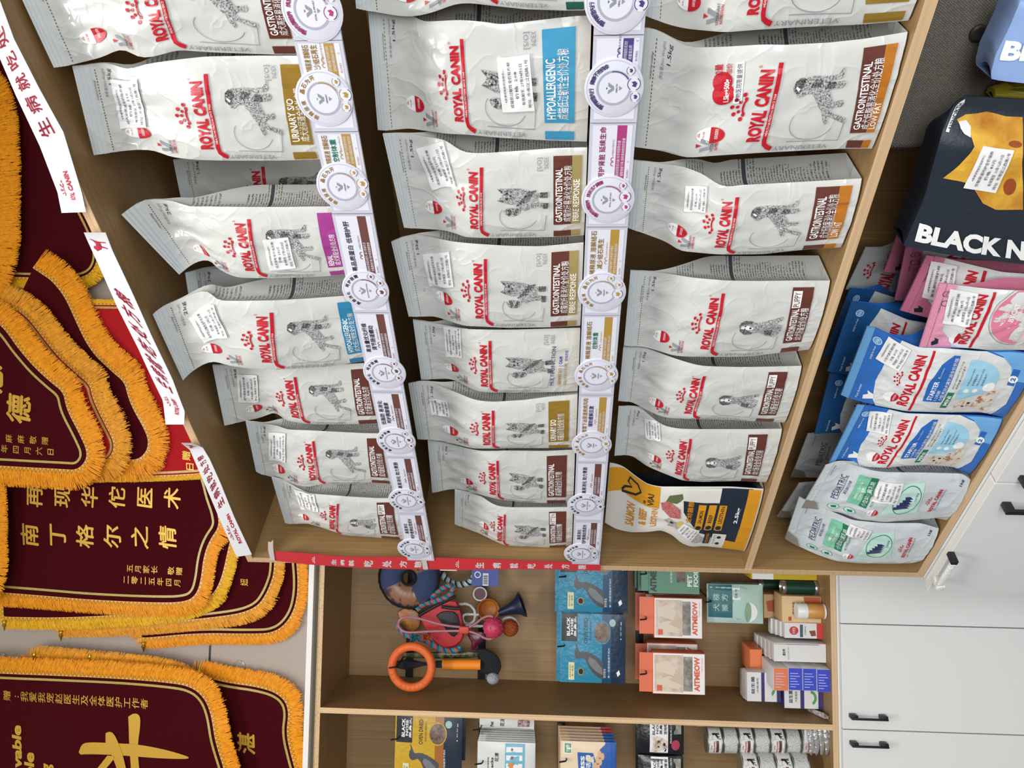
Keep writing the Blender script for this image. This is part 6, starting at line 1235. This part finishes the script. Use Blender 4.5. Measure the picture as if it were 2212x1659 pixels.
for x, y, n_ in ((1390, 1240, 'the sage green carton'), (1390, 1338, 'the right coral carton'), (1390, 1456, 'the left coral carton')): hook(x, y, .095, label='black hook carrying '+n_)
# things standing on the bottom panel
def dfl(x, y): return U2.d_at(x, y, ZB2, .0, .33)
MINT = mat('mint pouch film', '#b4cfc6', .35, bump=.15, bscale=50); TGRN = mat('dark teal ink', '#2c6a70', .45)
def mint(S, t):
    B = MB(); B.art(S, rect(.15, .99, .02, .44, 6, 4), TGRN, .001)
    for k, c in enumerate('犬猕猴方'): B.art(S, text(c, .32+.26*(k % 2), .50+.26*(k % 2), .10+.15*(k//2), .21+.15*(k//2), .01, 2), MINT, .0014)
    B.art(S, pgon([(.1, .52), (.6, .44), (.95, .60), (.9, .70), (.2, .78)]), mat('dusty teal print', '#7fa8a0', .5), .001); B.art(S, fan(.30, .72, .26, .17, 22, 180, 360), PAPER, .0014); B.art(S, fan(.30, .72, .26, .06, 22), mat('green tea print', '#8aa78c', .5), .0016); B.art(S, rect(.62, .92, .44, .58), PAPER, .0014); B.art(S, text('价格: 98', .66, .88, .48, .53, 0, 1), INK, .0018); B.build('print', t, smooth=False)
flat_pouch('supplement_pouch', 'mint green supplement pouch hanging above the amber tub', 'pouch', 1527, 1262, 1648, 1346, .16, [(MINT, 0, 1)], mint, None, .03); 
flat_pouch('supplement_pouch', 'second mint pouch behind the lettered mint pouch', 'pouch', 1535, 1258, 1645, 1325, .24, [(mat('mint film darkened for shade', '#6f8f88', .4), 0, 1)], None, None, .02)  # rear mint pouch: its shade is put into a darker film colour
hook(1530, 1300, .13, label='black hook carrying the mint pouches')
YB = mat('yellow carton card', '#c9a81a', .45)
t, S = carton('medicine_carton', 'yellow and white carton beside the oak side panel of the corner unit', 'box', 1622, 1205, 1738, 1252, .12, .10, (YB, YB), None, None, ZB2)
B = MB(); B.art(S, rect(.0, 1, .02, .34), PAPER, .0008); B.art(S, text('益生菌', .5, .8, .80, .86, 0, 1), INK, .001); B.build('print', t, smooth=False)
CANG = mat('dark green tin print', '#1f4636', .35, .3); TIN = mat('brushed tin', '#b9b9b4', .28, .9); SGREY = speckle('tin label print', '#6a6d70', '#c9c9c6', 500, .5, .1)
def tin(label, x0, x1, y0, y1, d, lab, grp, zb_=None, rings=True, cap=TIN, name='food_tin', cat='tin'):
    s0, s1, za, zt = rect2(x0, y0, x1, y1, d)
    if zb_ is not None: za = zb_+.0008
    za = max(za, ZB2+.0008)
    if s0 < sDv and s1 > -.181: s0, s1 = s0-s1-.181, -.181
    r = (s1-s0)/2; h = zt-za; c = U2.P((s0+s1)/2, za, d+r); t = thing(name, label, cat, c, grp)
    B = MB(); B.lathe(c, (0, 0, 1), [(0, r*.94), (h*.03, r), (h*.07, r), (h*.08, r*.975), (h*.92, r*.975), (h*.93, r), (h*.97, r), (h, r*.95), (h*.97, r*.9), (h*.965, .001)], cap, 32); B.build('tin_body', t)
    B = MB(); B.lathe(c, (0, 0, 1), [(h*.10, r*.98), (h*.10+1e-4, r*.985), (h*.90, r*.985), (h*.90+1e-4, r*.98)], lab, 32); o = B.build('paper_label', t)
    return t, c, r, h
for nm, v in (('front', (1692, 1751, 1256, 1287, .10)), ('rear', (1640, 1690, 1254, 1275, .22))): tin(nm+' dark green tin beside the yellow carton', v[0], v[1], v[2], v[3], v[4], CANG, 'dark green tins', ZB2 if nm == 'front' else ZB2+.0)
TANC = mat('tan carton card', '#cfa878', .5); TANF = mat('light tan carton card', '#dcbb8c', .5); RUST = mat('rust print', '#b4532c', .5)
def tanp(S, t):
    B = MB()
    for k in range(3): B.art(S, text(('成犬关节', '营养补充', '咀嚼片剂')[k], .30, .78, .26+.11*k, .33+.11*k, .01, 1), INK, .001)
    B.art(S, rect(.72, .86, .10, .2), RUST, .001) if False else B.art(S, rect(.06, .22, .16, .24), RUST, .001); B.art(S, pgon([(.55, .60), (.98, .55), (.98, .98), (.60, .98)]), RUST, .001); B.build('print', t, smooth=False)
carton('medicine_carton', 'rear tan carton with a rust flower print', 'box', 1650, 1285, 1760, 1336, .20, .08, (TANC, TANC), lambda S, t: (lambda B: (B.art(S, pgon([(.3, .08), (.7, .05), (.8, .25), (.5, .36), (.25, .25)]), RUST, .001), B.build('flower_print', t, smooth=False)))(MB()), 'tan cartons', ZB2)
carton('medicine_carton', 'front tan carton behind the white-capped amber tub', 'box', 1689, 1288, 1769, 1345, .085, .09, (TANF, TANC), tanp, 'tan cartons', ZB2)
# amber tub
d = .03; s0, s1, za, zt = rect2(1725, 1307, 1779, 1340, d); r = (s1-s0)/2; c = U2.P((s0+s1)/2, ZB2+.0008, d+r); h = zt-ZB2; t = thing('amber_tub', 'amber plastic tub with white screw cap in front of the tan cartons', 'tub', c)
B = MB(); B.lathe(c, (0, 0, 1), [(0, r*.9), (.004, r), (h*.62, r), (h*.64, r*.95)], mat('amber tub label', '#cf9350', .35), 32); B.build('tub_body', t); B = MB(); B.lathe(c, (0, 0, 1), [(h*.64, r*1.02), (h*.97, r*1.02), (h, r*.95), (h, .001)], mat('white plastic cap', '#e9e7e4', .35), 32); B.build('screw_cap', t); B = MB(); B.lathe(c, (0, 0, 1), [(.001, r*1.01), (h*.07, r*1.01), (h*.07+1e-4, r)], _M['white plastic cap'], 32); B.build('base_band', t)
WBX = mat('white carton card', '#dcdad8', .45); RBX = mat('red carton print', '#c43a34', .45); PURP = mat('deep purple carton print', '#3b2f6b', .45); LEAF = mat('leaf green print', '#4f9a52', .45)
def redp(S, t):
    B = MB(); B.art(S, rect(.0, 1, .84, 1), RBX, .0008); B.art(S, fan(.50, .24, .28, .12, 22), RBX, .0008); B.art(S, text('关节宝', .30, .70, .20, .28, .02, 1), WHITE, .0012); B.art(S, rect(.08, .9, .40, .48), mat('slate bar print', '#4a5568', .5), .0008); B.art(S, text('犬用营养品', .2, .8, .52, .56, 0, 1), INK, .001); B.art(S, pgon([(.15, .70), (.5, .64), (.55, .80), (.2, .82)]), mat('brown dog print', '#7a4a32', .5), .001); B.build('print', t, smooth=False)
for q in range(4): carton('medicine_carton', ('front white carton with red oval print beside the tan cartons', 'second white and red carton behind the front one', 'third white and red carton of the row', 'rearmost white and red carton of the row')[q], 'box', 1695-10*q, 1346-3*q, 1764.5, 1379-3*q, .075+.036*q, .034, (WBX, WBX), redp if q == 0 else None, 'white and red cartons', ZB2)
def bluep(S, t):
    B = MB(); B.art(S, stroke([(.20, .10), (.12, .2), (.10, .85), (.06, .93), (.06, 1.)][::-1], .03, .02), mat('cobalt stripe print', '#2b4a9a', .45), .001) if False else None
    B.art(S, rect(.93, .96, .0, .86), mat('cobalt stripe print', '#2b4a9a', .45), .001); B.art(S, rect(.93, .96, .0, .24), mat('rainbow stripe print', '#c98a2e', .45), .0012); B.art(S, text('速补钙', .32, .68, .16, .22, .03, 2), INK, .001); B.art(S, text('复合维生素矿物质', .10, .80, .26, .29, 0, 1), GREY, .001); B.build('print', t, smooth=False)
for q in range(5): carton('medicine_carton', ('front white carton with cobalt edge stripe', 'second carton behind the cobalt-striped carton', 'third carton of the cobalt-striped row', 'fourth carton of the cobalt-striped row', 'rearmost carton of the cobalt-striped row')[q], 'box', 1672-9*q, 1390-4*q, 1777.5, 1430-5*q, .045+.048*q, .045, (WBX, WBX), bluep if q == 0 else None, 'white cobalt-striped cartons', ZB2)
def arcp(S, t):
    B = MB(); B.art(S, rect(0, 1, .42, .52), PURP, .0008); B.art(S, rect(0, 1, .88, 1), PURP, .0008); B.art(S, arc(.52, .69, .34, .15, .4, 200, 360), LEAF, .001); B.art(S, text('益生菌', .25, .85, .12, .22, .02, 2), INK, .001); B.art(S, text('犬猫通用', .3, .8, .28, .34, 0, 1), INK, .001); B.build('print', t, smooth=False)
zz = ZB2; s0, s1, za, z_t = rect2(1693.6, 1491, 1773, 1531, .07)
carton('medicine_carton', 'lower purple-banded white carton with a green arc', 'box', 1693.6, 1485, 1773, 1531, .085, .062, (WBX, PURP), arcp, 'purple-banded cartons', ZB2); zl = z_t
for q, lab in enumerate(('front purple-banded carton stacked upon the lower one', 'second purple-banded carton behind the stacked one', 'rear purple-banded carton of the stacked row')):
    carton('medicine_carton', lab, 'box', 1614-4*q, 1453, 1694, 1516-3*q, .10+.055*q, .052, (WBX, WBX), arcp if q == 0 else None, 'purple-banded cartons', zl+.001 if q == 0 else ZB2)
OBX = mat('orange carton print', '#e07a4a', .45); UBX = mat('ultramarine carton print', '#3646c0', .45)
def lines_p(S, t):
    B = MB()
    for k in range(9): B.art(S, rect(.12, .5+.4*random.random(), .30+.06*k, .315+.06*k), mat('faint white ink', '#b9bfe6', .45), .001)
    for k in range(3): B.art(S, rect(.12+.28*k, .30+.28*k, .08, .2), (WHITE, RBX, WHITE)[k], .001)
    B.build('print', t, smooth=False)
def stackbox(lab, x0, x1, y0, y1, m, zlo=None, d=.02, grp='stacked flat cartons'):
    s0, s1, za, zt = rect2(x0, y0, x1, y1, d); za = max(za, ZB2+.0008)
    t = thing('medicine_carton', lab, 'box', U2.P((s0+s1)/2, za, d+.07), grp); B = MB(); B.bevbox(U2, s0, s1, za, zt, d, d+.14, WBX, .001, 2); B.build('carton', t); B = MB(); S = Surf(s0, s1, zt, zt-za, d, U2); B.art(S, rect(.01, .99, .02, .98), m, .0005)
    for k in range(6): B.art(S, rect(.10, .9, .12+.13*k, .15+.13*k) if False else rect(.14+.12*k, .17+.12*k, .12, .5+.4*((k*37) % 10)/10), mat('faint white ink', '#b9bfe6', .45), .0009)
    B.build('end_panel', t, smooth=False)
db = .012
stackbox('lowest ultramarine carton of the four-carton stack', 1764.5, 1795.5, 1446, 1495, UBX, None, db); stackbox('second ultramarine carton from the bottom of the stack', 1734, 1763.7, 1444, 1492, UBX, None, db); stackbox('third ultramarine carton, right below the orange one', 1703, 1733.3, 1443, 1491, UBX, None, db); stackbox('orange carton on top of the ultramarine stack', 1671, 1702.3, 1443, 1492, OBX, None, db)
t, S = carton('medicine_carton', 'orange-fronted carton lying on the rear purple-banded cartons', 'box', 1620, 1403, 1646, 1453, .16, .12, (OBX, OBX), None, None)
# leaflets
t = thing('leaflet_stack', 'small pile of printed leaflets in the corner by the divider', 'leaflets', at2(1797, 1545, .03)); LF = speckle('printed leaflet', '#8a7f86', '#d8d2d0', 60, .45, .1)
for k in range(4):
    B = MB(); a = [at2(1724+4*k, 1531+5*k, .16), at2(1760, 1532+4*k, .10), at2(1795-2*k, 1541+2*k, .02), at2(1752+3*k, 1549+1.2*k, .03)]; up = Vector((0, 0, .0015)); v = [Vector((p[0], p[1], ZB2+.004+.005*(3-k)+(.02 if j == 0 else .008 if j == 1 else 0))) for j, p in enumerate(a)]
    B.add(v+[p+up for p in v], [(3, 2, 1, 0), (4, 5, 6, 7), (0, 1, 5, 4), (1, 2, 6, 5), (2, 3, 7, 6), (3, 0, 4, 7)], LF); B.build('leaflet', t, smooth=False)
# ---- left bay
YF = mat('golden yellow pouch film', '#c9a02a', .35, bump=.3, bscale=60)
flat_pouch('treat_pouch', 'golden chicken treat pouch behind the front golden one', 'treat pouch', 858, 1538, 1006, 1640, .15, [(YF, 0, .6), (DNAVY, .6, 1)], None, None)
flat_pouch('treat_pouch', 'golden chicken treat pouch at the lower frame edge in the left bay', 'treat pouch', 853, 1545, 998, 1692, .11, [(YF, 0, .60), (mat('caramel pouch film', '#a5672f', .35), .60, .73), (DNAVY, .73, 1)], duck_deco(YF, GREYP, 'OVEN DRIED', 'CHICKEN BREAST'), None)
hook(852, 1597, .08, label='black hook carrying the golden treat pouches')
SNK = mat('white snack pouch film', '#d9d9d6', .35, bump=.1, bscale=60); RPINK = mat('raspberry print', '#b3405a', .45); CYP = mat('cyan cat print', '#6fb3c9', .45)
def snack(S, t):
    B = MB(); B.art(S, text('Pet', .60, .72, .20, .25, .02, 2), INK, .001) if False else None; B.art(S, text('genesis', .40, .70, .17, .21, .02, 2), INK, .001); B.art(S, text('snacks', .40, .70, .23, .28, .03, 2), INK, .001); B.art(S, text('花漾', .62, .80, .30, .37, .02, 2), INK, .001); B.art(S, rect(.30, .98, .48, .82, 4, 3), CYP, .001)
    for k in range(4): B.art(S, rect(.34+.16*k, .44+.16*k, .50, .78), PAPER, .0014); B.art(S, fan(.39+.16*k, .60, .03, .02, 8), RPINK, .0018)
    B.art(S, rect(.30, .62, .55, .62), mat('apricot print', '#e08a4a', .45), .0016); B.build('print', t, smooth=False)
for q in range(7):
    flat_pouch('snack_pouch', ('front white pet snack pouch at the lower frame edge', 'white snack pouch second in its hanging row', 'white snack pouch third in its hanging row', 'white snack pouch fourth in its hanging row', 'white snack pouch fifth in its hanging row', 'white snack pouch sixth in its hanging row', 'white snack pouch at the back of its hanging row')[q], 'treat pouch', 1031+1.2*q, 1603-4.8*q, 1156-.3*q, 1712-9*q, .08+.026*q, [(SNK, 0, 1)], snack if q == 0 else None, 'white pet snack pouches', .018)
def snack2(S, t):
    B = MB(); B.art(S, text('Pet', .10, .40, .20, .26, .03, 2), INK, .001); B.art(S, text('花漾', .15, .62, .38, .46, .02, 2), INK, .001); B.art(S, rect(.15, .60, .70, .92, 3, 3), speckle('raspberry pet print', '#7a4a4a', '#c9b6b2', 60, .5, .1), .001); B.build('print', t, smooth=False)
flat_pouch('snack_pouch', 'white snack pouch with raspberry print by the divider', 'treat pouch', 1036, 1534, 1154, 1573.5, .10, [(SNK, 0, 1)], snack2, 'white pet snack pouches', .018)
hook(1030, 1576, .06, label='bare black hook between the white snack pouches'); hook(1034, 1650, .05, label='black hook carrying the row of white snack pouches')
KRAFT = mat('kraft pouch film', '#d8b189', .4, bump=.15, bscale=60); PCH = mat('peach pouch film', '#e6cfae', .4); BLP = mat('cobalt print', '#2a5fae', .4); RPT = speckle('red toy poodle print', '#7a3a1e', '#b5683a', 80, .5, .15); CHK = mat('peach chunk print', '#e0b184', .45)
def kiss(S, t):
    B = MB(); B.art(S, pgon([(.02, .62), (.40, .60), (.86, .70), (.98, .82), (.98, .98), (.02, .98)], (6, 10)), BLP, .0008); B.art(S, pgon([(.30, .33), (.80, .30), (.80, .58), (.55, .66), (.30, .58)]), BLP, .0012); B.art(S, text('KISS', .36, .74, .36, .43, .04, 2), WHITE, .0016); B.art(S, text('犬活力', .34, .76, .45, .54, .03, 2), WHITE, .0016); B.art(S, text('BICHOMEUS', .40, .74, .56, .60, .02, 1), WHITE, .0016)
    B.art(S, rect(.76, .98, .05, .2, 2, 2), PAPER, .001); B.art(S, rect(.78, .96, .07, .185), LEAF, .0014); B.art(S, text('好质', .80, .94, .09, .165, .02, 1), WHITE, .0018)
    for k in range(6): B.art(S, fan(.78-.11*(k % 3)-.04*(k//3), .70-.0+.05*(k//3)-.04*(k % 3), .07, .035, 9), CHK, .0016)
    B.build('print', t, smooth=False); B = MB(); B.art(S, both(fan(.22, .24, .17, .12, 20), fan(.10, .20, .08, .09, 12), fan(.36, .20, .08, .09, 12)), RPT, .0014); B.art(S, both(fan(.18, .23, .02, .014, 8), fan(.27, .23, .02, .014, 8), fan(.225, .28, .03, .018, 8)), INK, .0018); B.build('poodle_picture', t, smooth=False)
for q in range(6):
    flat_pouch('snack_pouch', ('front kraft dog snack pouch with poodle picture', 'kraft snack pouch second in its hanging row', 'kraft snack pouch third in its hanging row', 'kraft snack pouch fourth in its hanging row', 'kraft snack pouch fifth in its hanging row', 'kraft snack pouch at the back of its hanging row')[q], 'treat pouch', 1211-1.2*q, 1602-6.5*q, 1331-2.2*q, 1712-10*q, .08+.03*q, [(PCH if q == 0 else KRAFT, 0, .62 if q == 0 else .70), (PCH, .62, .80), (BLP if q < 4 else RBX, .80, 1)] if q == 0 else [(KRAFT, 0, .80), (BLP if q < 4 else RBX, .80, 1)], kiss if q == 0 else None, 'kraft dog snack pouches', .02)
hook(1216, 1645, .05, label='black hook carrying the kraft snack pouches')
DOGP = speckle('tan and white dog print', '#8a5a34', '#e0d6c8', 34, .45, .08)
def dogp(S, t):
    B = MB(); B.art(S, rect(.05, .98, .28, .66, 6, 4), PAPER, .0008); B.art(S, text('BLACK', .52, .94, .33, .39, .03, 2), INK, .0012); B.art(S, text('NOSE', .55, .92, .41, .46, .03, 2), INK, .0012); B.art(S, text('黑鼻头', .54, .92, .48, .54, .02, 2), INK, .0012); B.art(S, text('宠物零食', .54, .94, .57, .64, .02, 2), INK, .0012); B.art(S, text('鸡肉味夹心软粒', .3, .96, .70, .74, 0, 1), WHITE, .0012); B.art(S, rect(.55, .94, .78, .94), JAR, .001); B.art(S, fan(.26, .82, .14, .09, 16), RPINK, .001); B.build('print', t, smooth=False)
    B = MB(); B.art(S, pgon([(.08, .30), (.20, .34), (.36, .34), (.48, .30), (.50, .42), (.44, .56), (.36, .66), (.20, .66), (.12, .54), (.06, .42)], (6, 8)), DOGP, .0012); B.art(S, both(fan(.22, .46, .025, .018, 10), fan(.36, .46, .025, .018, 10), fan(.28, .58, .05, .025, 10)), INK, .0016); B.build('dog_picture', t, smooth=False)
BPF = mat('black snack pouch film', '#1b1d20', .3, bump=.25, bscale=60, coat=.3)
flat_pouch('snack_pouch', 'black dog snack pouch with a puppy face below the divider', 'treat pouch', 1374, 1545, 1477, 1628, .11, [(BPF, 0, 1)], dogp, 'black dog snack pouches', .03)
flat_pouch('snack_pouch', 'black dog snack pouch at the lower frame edge beside the tins', 'treat pouch', 1378, 1632, 1476, 1712, .12, [(BPF, 0, 1)], dogp, 'black dog snack pouches', .03)
flat_pouch('snack_pouch', 'black dog snack pouch behind the one with the puppy face', 'treat pouch', 1373, 1540, 1474, 1640, .17, [(BPF, 0, 1)], None, 'black dog snack pouches', .02)
# tins stacked in the left bay
LABW = speckle('white tin label print', '#b9bcbc', '#dfdfdc', 90, .42, .05); LABT = speckle('text tin label print', '#8f9294', '#d9d9d6', 420, .47, .08)
def tinstack(xs, y0, y1, d, who, n0=0, alt=0):
    for k in range(len(xs)-1):
        m = (LABW, LABT)[(k+alt) % 2]; od = ('lowest', 'second', 'third', 'fourth', 'fifth', 'sixth', 'seventh', 'eighth')[len(xs)-2-k]
        s0, s1, za, zt = rect2(xs[k], y0, xs[k+1], y1, d); r = (s1-s0)/2
        t, c, r, h = tin('%s tin from the bottom of %s' % (od, who), xs[k]+.3, xs[k+1]-.3, y0, y1, d, m, 'stacked white food tins')
        if m is LABW:
            S = lambda a, b, off=0., c=c, r=r, h=h: (lambda th: (c[0]+math.sin(th)*(r*.985+off), c[1]-math.cos(th)*(r*.985+off), c[2]+h*(1-b)))((a-.5)*2.2+.15)
            B = MB(); B.art(S, both(crown(.25, .45, .18, .34), text('ROYAL CANIN', .12, .58, .38, .47, .05, 1, 0, (10, 4))), RED, .0008); B.art(S, rect(.12, .60, .55, .72, 5, 1), BRN, .0008); B.art(S, into(pgon(DOG), .64, .90, .30, .85), INK, .0008); B.build('label_print', t, smooth=False)
X7 = [1529+i*(1767-1529)/7 for i in range(8)]
tinstack(X7, 1581, 1637, .08, 'the front tin stack in the left bay')
_ty = proj(U2.P(-.1815, 1.2, .185))[1]
tinstack([1503+i*34.5 for i in range(8)], _ty, _ty+50, .185, 'the tin stack beside the divider', alt=1)
tinstack([1604+i*37 for i in range(5)], 1637, 1694, .05, 'the tin stack at the lower frame edge', alt=0)
tinstack([1540+i*33 for i in range(7)], _ty+54, _ty+104, .23, 'the rear tin stack in shadow', alt=1)
FOIL = mat('silver sachet foil', '#c4c4c4', .22, .6, bump=.5, bscale=80)
for q in range(5):
    x0 = 1748+11*q; t = thing('sachet', ('silver sachet with red print, front of the sachet row', 'silver sachet, second of the row', 'silver sachet, third of the row', 'silver sachet, fourth of the row', 'silver sachet at the end of the row by the side')[q], 'sachet', at2(1800, 1600, .03+.012*q), 'silver sachets standing before the tins')
    org = lambda x, y, d: at2(x, y, d); slab([(x0-4, 1576), (x0+6, 1574), (x0+9, 1590), (x0+12, 1610), (x0+9, 1628), (x0+2, 1634), (x0+1, 1612), (x0-2, 1594)], .022+.004*q, .012, FOIL, 'foil', t, org, .005)
t = thing('sachet', 'white and maroon printed sachet leaning on the front tins', 'sachet', at2(1765, 1600, .05), 'silver sachets standing before the tins'); s0, s1, za, zt = rect2(1738, 1577, 1764, 1606, .045)
B = MB(); B.bevbox(U2, s0, s1, za, zt, .045, .049, SNK, .0012); B.build('foil', t); B = MB(); B.art(Surf(s0, s1, zt, zt-za, .045, U2), rect(.05, .95, .55, .75), mat('maroon ink', '#7a2440', .4), .0006); B.build('print', t, smooth=False)
bpy.data.objects.remove(_fo); bpy.data.curves.remove(_fc)
for o in bpy.data.objects:
    if '_base' in o: del o['_base']
